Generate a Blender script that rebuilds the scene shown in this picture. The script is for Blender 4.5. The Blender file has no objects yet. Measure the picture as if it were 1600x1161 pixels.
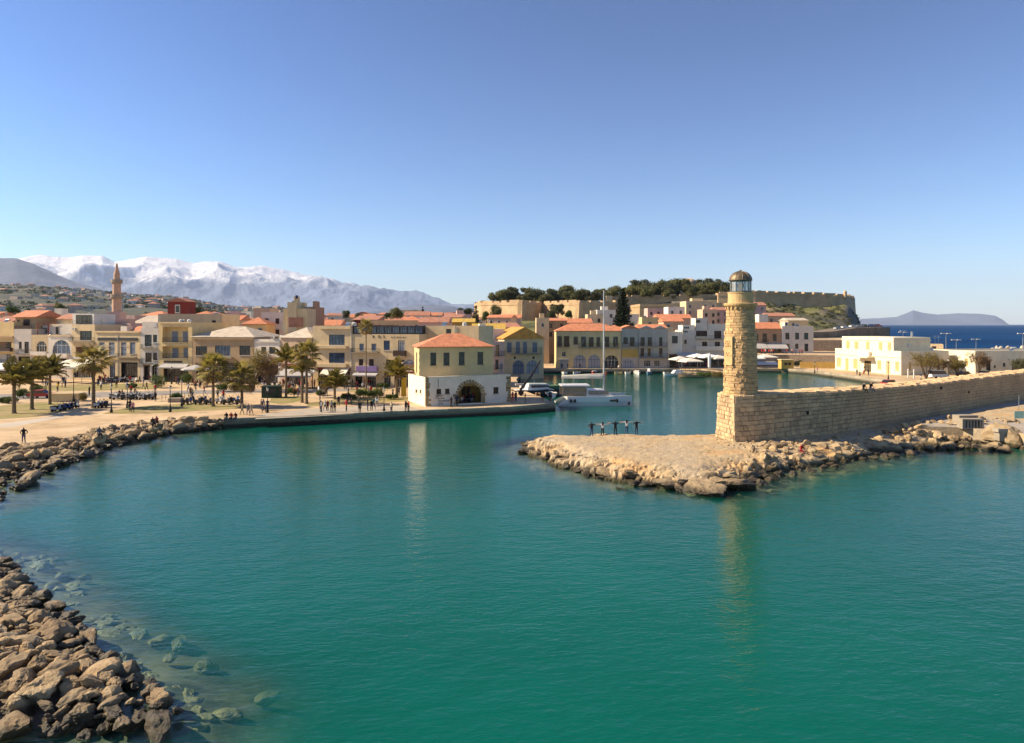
import bpy, bmesh, math, random
import numpy as np
from mathutils import Vector, Matrix, Euler, noise as mnoise
R = math.radians
scene = bpy.context.scene
COL = scene.collection

# ------------------------------------------------------------------ camera
F, HC, HY, CX = 1100.0, 14.3, 507.0, 800.0        # focal length in photo pixels, camera height, horizon row, centre column
cd = bpy.data.cameras.new('camera'); cam = bpy.data.objects.new('camera', cd); COL.objects.link(cam)
cam.location = (0, 0, HC); cam.rotation_euler = (R(90), 0, 0)
cd.sensor_width = 36; cd.sensor_fit = 'HORIZONTAL'; cd.lens = F / 1600 * 36
cd.shift_y = -(580.5 - HY) / 1600
cd.clip_start = 0.5; cd.clip_end = 150000
scene.camera = cam
# ------------------------------------------------------------------ sky, sun, exposure
SUN_EL, SUN_BEHIND = R(35), R(4)
w = bpy.data.worlds.new('World'); scene.world = w; w.use_nodes = True
nt = w.node_tree; nt.nodes.clear()
sky = nt.nodes.new('ShaderNodeTexSky'); sky.sky_type = 'NISHITA'; sky.sun_disc = False
sky.sun_elevation = SUN_EL; sky.sun_rotation = -(math.pi / 2 - SUN_BEHIND)
sky.altitude = 0; sky.air_density = 1.0; sky.dust_density = 0.25; sky.ozone_density = 4.0
bg = nt.nodes.new('ShaderNodeBackground'); bg.inputs['Strength'].default_value = 0.092
wo = nt.nodes.new('ShaderNodeOutputWorld')
# the whole sky a little deeper and richer, evenly in every direction
sc1 = nt.nodes.new('ShaderNodeVectorMath'); sc1.operation = 'SCALE'; sc1.inputs['Scale'].default_value = 0.125
gm = nt.nodes.new('ShaderNodeGamma'); gm.inputs['Gamma'].default_value = 1.6
sc2 = nt.nodes.new('ShaderNodeVectorMath'); sc2.operation = 'SCALE'; sc2.inputs['Scale'].default_value = 8.0
nt.links.new(sky.outputs[0], sc1.inputs[0]); nt.links.new(sc1.outputs[0], gm.inputs[0]); nt.links.new(gm.outputs[0], sc2.inputs[0])
nt.links.new(sc2.outputs[0], bg.inputs[0]); nt.links.new(bg.outputs[0], wo.inputs[0])
sd = bpy.data.lights.new('sun', 'SUN'); sd.energy = 4.6; sd.angle = R(0.5); sd.color = (1.0, 0.82, 0.58)
sun = bpy.data.objects.new('sun', sd); COL.objects.link(sun)
sdir = Vector((-math.cos(SUN_EL) * math.cos(SUN_BEHIND), math.cos(SUN_EL) * math.sin(SUN_BEHIND), math.sin(SUN_EL)))
sun.rotation_euler = sdir.to_track_quat('Z', 'Y').to_euler(); sun.location = (0, 0, 200)
vs = scene.view_settings
vs.view_transform = 'Standard'; vs.look = 'None'; vs.exposure = 1.12; vs.gamma = 1; vs.use_curve_mapping = False
scene.cycles.use_denoising = True
scene.cycles.max_bounces = 6; scene.cycles.volume_bounces = 1; scene.cycles.transparent_max_bounces = 8
scene.cycles.caustics_reflective = False; scene.cycles.caustics_refractive = False

# ------------------------------------------------------------------ pixel -> place
def G(px, py, z=1.2):                       # photo pixel on a level surface at height z
    d = (HC - z) * F / (py - HY)
    return Vector(((px - CX) / F * d, d, z))
def PX(px, d, z=0.0): return Vector(((px - CX) / F * d, d, z))
def ZY(py, d): return HC - (py - HY) * d / F
def PW(px, py, d): return Vector(((px - CX) / F * d, d, ZY(py, d)))

# ------------------------------------------------------------------ bookkeeping
def tag(o, label=None, cat=None, group=None, kind=None):
    if label: o['label'] = label
    if cat: o['category'] = cat
    if group: o['group'] = group
    if kind: o['kind'] = kind
    return o
def link(name, me, parent=None, loc=None, rot=None, scale=None):
    o = bpy.data.objects.new(name, me); COL.objects.link(o)
    if parent is not None: o.parent = parent
    if loc is not None: o.location = loc
    if rot is not None: o.rotation_euler = rot
    if scale is not None: o.scale = scale
    return o
def empty(name, loc, rz=0.0, label=None, cat=None, group=None):
    o = link(name, None, None, loc, (0, 0, rz)); o.empty_display_size = 0.3
    return tag(o, label, cat, group)
KIDS = {}
def copy_tree(o, parent=None):
    c = o.copy(); COL.objects.link(c); c.parent = parent
    for ch in list(o.children): copy_tree(ch, c)
    return c

# ------------------------------------------------------------------ mesh builder
class MB:
    def __init__(s): s.v, s.f, s.m = [], [], []
    def add(s, vs, fs, mi=0, mat=None):
        n = len(s.v)
        if mat is not None: vs = [mat @ Vector(v) for v in vs]
        s.v += [tuple(v) for v in vs]; s.f += [tuple(i + n for i in f) for f in fs]; s.m += [mi] * len(fs)
        return s
    def box(s, x0, y0, z0, x1, y1, z1, mi=0, mat=None):
        return s.add([(x0,y0,z0),(x1,y0,z0),(x1,y1,z0),(x0,y1,z0),(x0,y0,z1),(x1,y0,z1),(x1,y1,z1),(x0,y1,z1)],
              [(0,3,2,1),(4,5,6,7),(0,1,5,4),(1,2,6,5),(2,3,7,6),(3,0,4,7)], mi, mat)
    def tube(s, p0, p1, r0, r1=None, n=8, mi=0, mat=None, caps=True):
        p0, p1 = Vector(p0), Vector(p1); r1 = r0 if r1 is None else r1
        a = (p1 - p0).normalized(); u = a.orthogonal().normalized(); w_ = a.cross(u)
        vs = []
        for p, r in ((p0, r0), (p1, r1)):
            for k in range(n):
                t = 2 * math.pi * k / n; vs.append(p + u * (r * math.cos(t)) + w_ * (r * math.sin(t)))
        fs = [(k, (k + 1) % n, n + (k + 1) % n, n + k) for k in range(n)]
        if caps: fs += [tuple(range(n - 1, -1, -1)), tuple(range(n, 2 * n))]
        return s.add(vs, fs, mi, mat)
    def path(s, pts, rs, n=7, mi=0, mat=None):
        pts = [Vector(p) for p in pts]; vs, fs = [], []
        if not hasattr(rs, '__len__'): rs = [rs] * len(pts)
        u = None
        for i, p in enumerate(pts):
            a = (pts[min(i + 1, len(pts) - 1)] - pts[max(i - 1, 0)]).normalized()
            u = a.orthogonal().normalized() if u is None else (u - a * u.dot(a)).normalized()
            w_ = a.cross(u)
            for k in range(n):
                t = 2 * math.pi * k / n; vs.append(p + u * (rs[i] * math.cos(t)) + w_ * (rs[i] * math.sin(t)))
        for i in range(len(pts) - 1):
            for k in range(n): fs.append((i*n+k, i*n+(k+1)%n, (i+1)*n+(k+1)%n, (i+1)*n+k))
        fs += [tuple(range(n - 1, -1, -1)), tuple(range((len(pts)-1)*n, len(pts)*n))]
        return s.add(vs, fs, mi, mat)
    def lathe(s, prof, n=16, mi=0, mat=None, c=(0, 0), phase=0.0):
        vs, fs = [], []
        for r, z in prof:
            for k in range(n):
                t = 2 * math.pi * k / n + phase; vs.append((c[0] + r * math.cos(t), c[1] + r * math.sin(t), z))
        for i in range(len(prof) - 1):
            for k in range(n): fs.append((i*n+k, i*n+(k+1)%n, (i+1)*n+(k+1)%n, (i+1)*n+k))
        fs += [tuple(range(n - 1, -1, -1)), tuple(range((len(prof)-1)*n, len(prof)*n))]
        return s.add(vs, fs, mi, mat)
    def mesh(s, name, mats, smooth=False):
        me = bpy.data.meshes.new(name); me.from_pydata(s.v, [], s.f)
        for m in (mats if isinstance(mats, (list, tuple)) else [mats]): me.materials.append(m)
        if any(s.m): me.polygons.foreach_set('material_index', s.m)
        if smooth: me.polygons.foreach_set('use_smooth', [True] * len(s.f))
        me.validate(); me.update()
        return me
    def build(s, name, mats, parent=None, smooth=False, **k):
        return link(name, s.mesh(name, mats, smooth), parent, **k)

# ------------------------------------------------------------------ materials
def S(r, g, b):
    f = lambda c: (c / 255 / 12.92) if c / 255 <= 0.04045 else ((c / 255 + 0.055) / 1.055) ** 2.4
    return (f(r), f(g), f(b), 1)
def new_mat(name):
    m = bpy.data.materials.new(name); m.use_nodes = True
    t = m.node_tree; t.nodes.clear()
    o = t.nodes.new('ShaderNodeOutputMaterial'); b = t.nodes.new('ShaderNodeBsdfPrincipled')
    t.links.new(b.outputs[0], o.inputs[0])
    return m, t, b, o
def nd(t, kind, **props):
    n = t.nodes.new(kind)
    for k, v in props.items(): setattr(n, k, v)
    return n
def noise(t, vec, scale, detail=5, rough=0.6, w=None):
    n = nd(t, 'ShaderNodeTexNoise'); n.inputs['Scale'].default_value = scale
    n.inputs['Detail'].default_value = detail; n.inputs['Roughness'].default_value = rough
    if vec is not None: t.links.new(vec, n.inputs['Vector'])
    return n.outputs['Fac']
def ramp(t, fac, stops):
    n = nd(t, 'ShaderNodeValToRGB'); e = n.color_ramp.elements
    while len(e) > 1: e.remove(e[-1])
    for i, (p, c) in enumerate(stops):
        el = e[0] if i == 0 else e.new(p)
        el.position = p; el.color = c if len(c) == 4 else (*c, 1)
    t.links.new(fac, n.inputs['Fac']); return n.outputs['Color']
def mixc(t, fac, a, b, mode='MIX'):
    n = nd(t, 'ShaderNodeMix', data_type='RGBA', blend_type=mode)
    for s_, v in ((n.inputs['Factor'], fac), (n.inputs[6], a), (n.inputs[7], b)):
        if hasattr(v, 'is_linked'): t.links.new(v, s_)
        elif isinstance(v, (int, float)): s_.default_value = v
        else: s_.default_value = v
    return n.outputs[2]
def mathn(t, op, a, b=None, clamp=False):
    n = nd(t, 'ShaderNodeMath', operation=op, use_clamp=clamp)
    for s_, v in ((n.inputs[0], a), (n.inputs[1], b)):
        if v is None: continue
        if hasattr(v, 'is_linked'): t.links.new(v, s_)
        else: s_.default_value = v
    return n.outputs[0]
def mapr(t, v, a, b, c=0.0, d=1.0, smooth=True):
    n = nd(t, 'ShaderNodeMapRange', interpolation_type='SMOOTHSTEP' if smooth else 'LINEAR')
    t.links.new(v, n.inputs[0])
    for i, q in enumerate((a, b, c, d)): n.inputs[i + 1].default_value = q
    return n.outputs[0]
def bump(t, b, h, strength, dist):
    n = nd(t, 'ShaderNodeBump'); n.inputs['Strength'].default_value = strength; n.inputs['Distance'].default_value = dist
    t.links.new(h, n.inputs['Height']); t.links.new(n.outputs[0], b.inputs['Normal']); return n
def pos(t): return nd(t, 'ShaderNodeNewGeometry').outputs['Position']
def sc(c, k): return (min(c[0]*k, 1), min(c[1]*k, 1), min(c[2]*k, 1), 1)
MATS = {}
def M(name, col, rough=0.8, var=0.18, scale=1.2, bmp=0.15, bscale=8.0, bdist=0.05, metal=0.0, rnd=0.0, streak=0.0, spec=0.35):
    """weathered procedural paint / stone / cloth; colour varies in patches, with optional rain streaks"""
    if name in MATS: return MATS[name]
    m, t, b, o = new_mat(name); p = pos(t)
    n1 = noise(t, p, scale, 6, 0.65)
    c = ramp(t, n1, [(0.3, sc(col, 1 - var)), (0.7, sc(col, 1 + var * 0.6))])
    if streak:
        mp = nd(t, 'ShaderNodeMapping'); mp.inputs['Scale'].default_value = (1.6, 1.6, 0.12); t.links.new(p, mp.inputs[0])
        s_ = mapr(t, noise(t, mp.outputs[0], 1.0, 5, 0.7), 0.52, 0.75)
        c = mixc(t, mathn(t, 'MULTIPLY', s_, streak), c, sc(col, 0.45))
    if rnd:
        oi = nd(t, 'ShaderNodeObjectInfo').outputs['Random']
        c = mixc(t, 1.0, c, ramp(t, oi, [(0, (1 - rnd,) * 3), (1, (1 + rnd * 0.5,) * 3)]), 'MULTIPLY')
    t.links.new(c, b.inputs['Base Color'])
    b.inputs['Roughness'].default_value = rough; b.inputs['Metallic'].default_value = metal
    b.inputs['Specular IOR Level'].default_value = spec
    if bmp: bump(t, b, noise(t, p, bscale, 5, 0.65), bmp, bdist)
    MATS[name] = m; return m
def glass_mat(name, col, rough=0.08):
    m, t, b, o = new_mat(name)
    c = ramp(t, noise(t, pos(t), 0.8, 2), [(0.35, sc(col, 0.55)), (0.65, sc(col, 1.5))])
    t.links.new(c, b.inputs['Base Color']); b.inputs['Roughness'].default_value = rough
    b.inputs['Specular IOR Level'].default_value = 0.7
    MATS[name] = m; return m

PANE = glass_mat('window_glass', (0.02, 0.022, 0.026, 1)); PANEB = glass_mat('blue_window_glass', (0.06, 0.10, 0.16, 1))
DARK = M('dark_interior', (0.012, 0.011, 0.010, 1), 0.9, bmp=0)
FR_W = M('white_frame', (0.62, 0.60, 0.55, 1), 0.5, 0.1, bmp=0.05); FR_B = M('brown_frame', (0.055, 0.030, 0.018, 1), 0.6, bmp=0.05)
FR_D = M('dark_frame', (0.03, 0.03, 0.035, 1), 0.5, bmp=0); FR_G = M('grey_blue_shutter', (0.17, 0.20, 0.25, 1), 0.6, bmp=0.1)
FR_OC = M('ochre_shutter', (0.55, 0.40, 0.17, 1), 0.7, bmp=0.1)
FR_N = M('navy_frame', (0.02, 0.03, 0.09, 1), 0.5, bmp=0)
IRON = M('black_iron', (0.012, 0.012, 0.013, 1), 0.5, bmp=0)
STEEL = M('grey_steel', (0.35, 0.36, 0.37, 1), 0.35, 0.1, bmp=0.03, metal=0.7)
CONC = M('concrete', (0.34, 0.29, 0.22, 1), 0.9, 0.25, 0.8, 0.3, streak=0.4)
CANV = M('cream_canvas', (0.72, 0.66, 0.54, 1), 0.9, 0.12, 0.7, 0.1); CANG = M('grey_canvas', (0.42, 0.40, 0.38, 1), 0.9, 0.12, 0.7, 0.1)
CANW = M('white_canvas', (0.78, 0.75, 0.70, 1), 0.9, 0.08, 0.7, 0.1)
def tile_mat(name, col):
    m, t, b, o = new_mat(name); p = pos(t)
    n1 = noise(t, p, 0.9, 6, 0.7); n2 = noise(t, p, 7.0, 2, 0.5)
    c = ramp(t, n1, [(0.25, sc(col, 0.55)), (0.5, col), (0.78, sc(col, 1.35))])
    c = mixc(t, 0.35, c, ramp(t, n2, [(0.3, (0.55, 0.5, 0.45)), (0.7, (1.25, 1.2, 1.1))]), 'MULTIPLY')
    t.links.new(c, b.inputs['Base Color']); b.inputs['Roughness'].default_value = 0.85
    wv = nd(t, 'ShaderNodeTexWave', wave_type='BANDS', bands_direction='X'); wv.inputs['Scale'].default_value = 1.4
    wv.inputs['Distortion'].default_value = 0.6
    tc = nd(t, 'ShaderNodeTexCoord'); t.links.new(tc.outputs['Object'], wv.inputs['Vector'])
    bump(t, b, wv.outputs['Fac'], 0.5, 0.06); MATS[name] = m; return m
TILE = tile_mat('terracotta_tiles', (0.57, 0.22, 0.11, 1)); TILE_O = tile_mat('orange_tiles', (0.60, 0.29, 0.06, 1))
TILE_D = tile_mat('dusty_red_tiles', (0.42, 0.19, 0.12, 1)); TILE_P = tile_mat('pale_tiles', (0.52, 0.45, 0.36, 1))
TILE_Y = tile_mat('lichen_yellow_tiles', (0.55, 0.36, 0.06, 1))
# ================================================================== the setting: land, water, terrain
def sst(a, b, x):
    t = np.clip((np.asarray(x, float) - a) / (b - a), 0, 1); return t * t * (3 - 2 * t)
def sdist(P, poly):
    """signed distance of points to a polygon, positive inside"""
    P = np.asarray(P, float); Q = np.asarray(poly, float); n = len(Q)
    best = np.full(len(P), 1e18); ins = np.zeros(len(P), bool)
    for i in range(n):
        a, b = Q[i], Q[(i + 1) % n]; e = b - a; w_ = P - a
        t = np.clip((w_ @ e) / max(e @ e, 1e-9), 0, 1); dd = ((w_ - t[:, None] * e) ** 2).sum(1)
        best = np.minimum(best, dd)
        c = (a[1] > P[:, 1]) != (b[1] > P[:, 1])
        with np.errstate(divide='ignore', invalid='ignore'):
            xi = a[0] + (P[:, 1] - a[1]) / (b[1] - a[1]) * e[0]
        ins ^= c & (P[:, 0] < xi)
    return np.where(ins, 1, -1) * np.sqrt(best)
def fbm(x, y, s, o=4, seed=0.0, ridged=False):
    v, a, tot = 0.0, 1.0, 0.0
    for k in range(o):
        n = mnoise.noise(Vector((x / s + seed, y / s - seed, seed * 1.7 + k * 3.1)))
        v += a * ((1 - 2 * abs(n)) if ridged else n); tot += a; a *= 0.5; s *= 0.5
    return v / tot
def grid_mesh(name, xs, ys, zf, mat, keep=None, smooth=True):
    nx, ny = len(xs), len(ys); X, Y = np.meshgrid(xs, ys); Z = zf(X, Y)
    vs = np.stack([X, Y, Z], -1).reshape(-1, 3)
    i = np.arange(ny - 1)[:, None] * nx + np.arange(nx - 1)[None]; i = i.reshape(-1)
    fs = np.stack([i, i + 1, i + 1 + nx, i + nx], -1)
    if keep is not None:
        c = vs[fs].mean(1); fs = fs[keep(c)]
    me = bpy.data.meshes.new(name); me.from_pydata(vs.tolist(), [], fs.tolist()); me.materials.append(mat)
    if smooth: me.polygons.foreach_set('use_smooth', [True] * len(me.polygons))
    me.update(); return me
def poly_prism(name, pts, z0, z1, mats, parent=None):
    bm = bmesh.new(); vs = [bm.verts.new((p[0], p[1], z1)) for p in pts]
    es = [bm.edges.new((vs[i], vs[(i + 1) % len(vs)])) for i in range(len(vs))]
    bmesh.ops.triangle_fill(bm, edges=es, use_beauty=True)
    for f in bm.faces:
        f.normal_update()
        if f.normal.z < 0: f.normal_flip()
    lo = [bm.verts.new((p[0], p[1], z0)) for p in pts]; n = len(pts)
    for i in range(n):
        j = (i + 1) % n; f = bm.faces.new((vs[i], lo[i], lo[j], vs[j])); f.material_index = 1
    me = bpy.data.meshes.new(name); bm.to_mesh(me); bm.free()
    for m in mats: me.materials.append(m)
    return link(name, me, parent)
def resample(pts, n):
    P = np.asarray([tuple(p)[:2] for p in pts], float); s = np.r_[0, np.cumsum(np.hypot(*np.diff(P, axis=0).T))]
    q = np.linspace(0, s[-1], n); return np.stack([np.interp(q, s, P[:, 0]), np.interp(q, s, P[:, 1])], -1)

# --- shore lines (world metres; the water is z = 0)
WL = [G(x, y, 0) for x, y in ((350,668),(330,671),(250,681),(160,705),(100,728),(50,752),(0,787))]
WL_L = [(v.x, v.y) for v in WL] + [(-44.5, 52.5), (-43, 48.5), (-36, 45)] + \
       [tuple(G(x, y, 0))[:2] for x, y in ((0,880),(60,935),(125,990),(150,1022),(245,1092),(276,1120),(250,1142),(120,1148),(0,1150))] + [(-24, 23), (-38, 14)]
IN_L = [tuple(G(x, y))[:2] for x, y in ((350,655),(320,654),(250,657),(170,668),(110,683),(60,690),(0,697))] + \
       [(-59, 70), (-58, 55), (-53, 46), (-45, 40), (-38, 34), (-30, 27), (-34, 18), (-48, 10)]
SPIT = [tuple(G(x, y, 0))[:2] for x, y in ((822,700),(828,712),(860,724),(900,737),(940,747),(1000,757),(1060,764),(1100,767),(1150,764),(1180,750),
        (1200,741),(1240,735),(1300,725),(1380,711),(1450,698),(1530,693),(1590,691),(1650,693))] + \
       [(98, 84), (140, 96), (170, 130), (120, 137), (92, 125), (85, 121), (66, 108), (50, 97), (38, 90), (28, 87.5), (14, 87), (3, 86.6), (1.0, 84)]
QE = [tuple(G(x, y))[:2] for x, y in ((350,655),(480,650),(600,644),(700,640),(800,636),(868,630))]       # front quay edge
BASIN = [(7.2, 119), (2.0, 141), (1.0, 168), (3.5, 203), (8, 206), (49, 206), (50.5, 193), (57, 190), (66, 196), (70, 211), (80, 209), (85, 200), (86.5, 180), (87.5, 150), (86.5, 135), (84.5, 121)]
LAND = [(-48, 10)] + IN_L[::-1][1:] + QE[1:] + BASIN + [(92, 123), (140, 150), (200, 178), (330, 215), (330, 250), (245, 256), (150, 262), (120, 262), (-700, 262), (-700, 10)]

PAVE, t, b, o = new_mat('sandy_paving'); p = pos(t)
n1 = noise(t, p, 0.09, 6, 0.6); n2 = noise(t, p, 1.4, 5, 0.7)
c = ramp(t, n1, [(0.33, (0.44, 0.31, 0.17, 1)), (0.5, (0.55, 0.40, 0.235, 1)), (0.7, (0.62, 0.48, 0.31, 1))])
c = mixc(t, 0.45, c, ramp(t, n2, [(0.3, (0.72, 0.70, 0.66)), (0.7, (1.12, 1.1, 1.05))]), 'MULTIPLY')
c = mixc(t, 0.6, c, ramp(t, noise(t, p, 0.33, 6, 0.7), [(0.36, (0.62, 0.60, 0.57)), (0.52, (1.0, 1.0, 1.0))]), 'MULTIPLY')
t.links.new(c, b.inputs['Base Color']); b.inputs['Roughness'].default_value = 0.92; bump(t, b, n2, 0.3, 0.05)
QW, t, b, o = new_mat('quay_wall_stone'); p = pos(t)
z_ = nd(t, 'ShaderNodeSeparateXYZ'); t.links.new(p, z_.inputs[0])
n2 = noise(t, p, 1.1, 6, 0.7)
c = ramp(t, n2, [(0.3, (0.17, 0.14, 0.10, 1)), (0.7, (0.34, 0.28, 0.19, 1))])
wet = mapr(t, mathn(t, 'ADD', z_.outputs[2], mathn(t, 'MULTIPLY', n2, -0.7)), -0.05, 0.35, 1, 0)
c = mixc(t, wet, c, (0.03, 0.027, 0.016, 1))
t.links.new(c, b.inputs['Base Color']); b.inputs['Roughness'].default_value = 0.85; bump(t, b, n2, 0.6, 0.12)
promenade = tag(poly_prism('promenade', LAND, -4.5, 1.2, [PAVE, QW]), kind='structure')

# --- coping stones along the front quay
COPE = M('coping_stone', (0.40, 0.34, 0.24, 1), 0.9, 0.25, 1.5, 0.4, rnd=0.3)
cu = MB().box(-0.5, -0.5, -0.5, 0.5, 0.5, 0.5).mesh('coping_stone', COPE)
def coping(line, length, wdt, hgt, parent, z):
    P = [Vector(q) for q in line]
    for a, b_ in zip(P, P[1:]):
        L = (b_ - a).length; n = max(1, int(L / length)); ang = math.atan2(b_.y - a.y, b_.x - a.x)
        for k in range(n):
            q = a.lerp(b_, (k + 0.5) / n); nrm = Vector((math.sin(ang), -math.cos(ang)))
            link('coping_stone', cu, parent, (q.x - nrm.x * (wdt / 2 - 0.08), q.y - nrm.y * (wdt / 2 - 0.08), z + random.uniform(-0.02, 0.02)), (0, random.uniform(-.01, .01), ang), (L / n - 0.04, wdt, hgt))
random.seed(3)
coping(QE, 1.9, 0.9, 0.36, promenade, 1.10)
coping([(3.6, 205.9), (8, 206), (49, 206)], 3.0, 0.9, 0.5, promenade, 1.05)
coping([(80, 209), (85, 200), (86.5, 180), (87.5, 150)], 2.4, 0.9, 0.5, promenade, 1.05)

# --- shore slopes and seabed
SHORE = M('shore_rubble', (0.27, 0.21, 0.145, 1), 0.95, 0.4, 0.7, 0.9, 2.5, 0.25)
def strip(name, A, B, za, zb, n, mat, jit=0.2, rows=6):
    a, b_ = resample(A, n), resample(B, n); vs, fs = [], []
    for r in range(rows + 1):
        k = r / rows
        for i in range(n):
            q = a[i] * (1 - k) + b_[i] * k
            vs.append((q[0], q[1], za + (zb - za) * k + (fbm(q[0], q[1], 3, 3) * jit * 2 if 0 < r < rows else 0)))
    for r in range(rows):
        for i in range(n - 1): fs.append((r*n+i, r*n+i+1, (r+1)*n+i+1, (r+1)*n+i))
    me = bpy.data.meshes.new(name); me.from_pydata(vs, [], fs); me.materials.append(mat)
    return tag(link(name, me), kind='structure')
strip('shore_embankment', WL_L, IN_L, -0.25, 1.19, 120, SHORE, 0.25)
SB, t, b, o = new_mat('seabed'); n2 = noise(t, pos(t), 0.35, 6, 0.7)
t.links.new(ramp(t, n2, [(0.38, (0.035, 0.04, 0.03, 1)), (0.62, (0.20, 0.18, 0.11, 1))]), b.inputs['Base Color']); b.inputs['Roughness'].default_value = 0.9
LANDL = [p for p in WL_L] + [(-300, 0), (-300, 120), (-45, 120)]
def near_shore(P): return np.maximum(sdist(P, LANDL), sdist(P, SPIT))
def bedz(X, Y):
    P = np.stack([X.ravel(), Y.ravel()], -1); s = near_shore(P).reshape(X.shape)
    nz = np.array([fbm(a, b_, 4, 3) for a, b_ in P]).reshape(X.shape)
    return np.clip(s * 0.24 + nz * 0.55 - 0.1, -4.5, -0.05 + 0.0 * s)
me = grid_mesh('seabed', np.arange(-60, 115, 1.6), np.arange(14, 130, 1.6), bedz, SB)
tag(link('seabed', me), kind='structure')

# --- water: one sheet from the bay to the horizon
wx = np.r_[-90000, -30000, -8000, -2500, -800, -300, np.arange(-110, 141, 2.0), 200, 300, 500, 900, 2500, 8000, 30000, 90000]
wy = np.r_[-3000, -600, -100, 4, np.arange(12, 216, 2.0), 240, 270, 310, 360, 420, 500, 650, 900, 1500, 3000, 8000, 20000, 60000, 120000]
WATER = bpy.data.materials.new('sea_water')
wme = grid_mesh('water', wx, wy, lambda X, Y: X * 0.0, WATER)
co = np.empty(len(wme.vertices) * 3); wme.vertices.foreach_get('co', co); co = co.reshape(-1, 3)
ns = -near_shore(co[:, :2]); dep = np.clip(ns * 0.22 + np.maximum(ns - 3.0, 0) * 1.2, 0, 30)
dep = np.where((co[:, 1] > 120) | (np.abs(co[:, 0]) > 100), 30, dep)
at = wme.attributes.new('depth', 'FLOAT', 'POINT'); at.data.foreach_set('value', dep.astype(np.float32))
at = wme.attributes.new('open_sea', 'FLOAT', 'POINT'); at.data.foreach_set('value', (sst(215, 420, co[:, 1])).astype(np.float32))
WATER.use_nodes = True; t = WATER.node_tree; t.nodes.clear(); p = pos(t)
o = nd(t, 'ShaderNodeOutputMaterial')
dn = nd(t, 'ShaderNodeAttribute', attribute_name='depth').outputs['Fac']; on = nd(t, 'ShaderNodeAttribute', attribute_name='open_sea').outputs['Fac']
fac = mathn(t, 'SUBTRACT', 1.0, mathn(t, 'EXPONENT', mathn(t, 'MULTIPLY', dn, -0.58)))
cloudy = noise(t, p, 0.035, 4, 0.55)
teal = ramp(t, cloudy, [(0.3, (0.0008, 0.078, 0.056, 1)), (0.7, (0.0014, 0.108, 0.080, 1))])
blue = ramp(t, noise(t, p, 0.006, 4), [(0.3, (0.0006, 0.026, 0.098, 1)), (0.7, (0.001, 0.045, 0.15, 1))])
dcol = mixc(t, on, teal, blue)
df = nd(t, 'ShaderNodeBsdfDiffuse'); t.links.new(dcol, df.inputs['Color'])
tr = nd(t, 'ShaderNodeBsdfTransparent'); tr.inputs['Color'].default_value = (0.80, 0.95, 0.90, 1)
m1 = nd(t, 'ShaderNodeMixShader'); t.links.new(fac, m1.inputs[0]); t.links.new(tr.outputs[0], m1.inputs[1]); t.links.new(df.outputs[0], m1.inputs[2])
mp = nd(t, 'ShaderNodeMapping'); mp.inputs['Scale'].default_value = (0.6, 1.15, 1.0); mp.inputs['Rotation'].default_value = (0, 0, R(-22)); t.links.new(p, mp.inputs[0])
w1 = noise(t, mp.outputs[0], 0.9, 3, 0.55); w2 = noise(t, mp.outputs[0], 3.2, 3, 0.6); w3 = noise(t, p, 0.12, 2, 0.5)
h = mathn(t, 'ADD', mathn(t, 'MULTIPLY', w1, 0.75), mathn(t, 'ADD', mathn(t, 'MULTIPLY', w2, 0.34), mathn(t, 'MULTIPLY', w3, 0.8)))
bp = nd(t, 'ShaderNodeBump'); bp.inputs['Strength'].default_value = 0.46; bp.inputs['Distance'].default_value = 0.20; t.links.new(h, bp.inputs['Height'])
gl = nd(t, 'ShaderNodeBsdfGlossy'); t.links.new(mapr(t, noise(t, p, 0.03, 3, 0.6), 0.35, 0.65, 0.04, 0.13), gl.inputs['Roughness']); t.links.new(bp.outputs[0], gl.inputs['Normal'])
t.links.new(bp.outputs[0], df.inputs['Normal'])
dt = nd(t, 'ShaderNodeVectorMath', operation='DOT_PRODUCT'); t.links.new(bp.outputs[0], dt.inputs[0]); t.links.new(nd(t, 'ShaderNodeNewGeometry').outputs['Incoming'], dt.inputs[1])
sch = mathn(t, 'POWER', mathn(t, 'SUBTRACT', 1.0, mathn(t, 'ABSOLUTE', dt.outputs['Value']), True), 5.0)
fres = mathn(t, 'ADD', mathn(t, 'MULTIPLY', sch, 0.98), 0.02)          # the same from above and below the surface
m2 = nd(t, 'ShaderNodeMixShader'); t.links.new(mathn(t, 'MULTIPLY', fres, mapr(t, on, 0, 1, 1.0, 0.05)), m2.inputs[0]); t.links.new(m1.outputs[0], m2.inputs[1]); t.links.new(gl.outputs[0], m2.inputs[2])
t.links.new(m2.outputs[0], o.inputs[0])
tag(link('water', wme), kind='structure')

# --- the rock spit and the rubble shore under the breakwater
ROCKG, t, b, o = new_mat('spit_rock'); p = pos(t)
z_ = nd(t, 'ShaderNodeSeparateXYZ'); t.links.new(p, z_.inputs[0])
nb = noise(t, p, 0.22, 5, 0.6); nf = noise(t, p, 1.3, 7, 0.72); nv = noise(t, p, 6.0, 4, 0.6)
sand = ramp(t, nb, [(0.38, (0.42, 0.335, 0.225, 1)), (0.55, (0.47, 0.35, 0.20, 1)), (0.66, (0.50, 0.315, 0.145, 1))])
c = mixc(t, 0.6, sand, ramp(t, nf, [(0.3, (0.5, 0.47, 0.42)), (0.5, (1.0, 1.0, 1.0)), (0.7, (1.2, 1.18, 1.12))]), 'MULTIPLY')
c = mixc(t, 0.35, c, ramp(t, nv, [(0.35, (0.6, 0.57, 0.5)), (0.6, (1.1, 1.1, 1.08))]), 'MULTIPLY')
wet = mapr(t, mathn(t, 'ADD', z_.outputs[2], mathn(t, 'MULTIPLY', nf, -0.5)), -0.15, 0.35, 1, 0)
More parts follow.
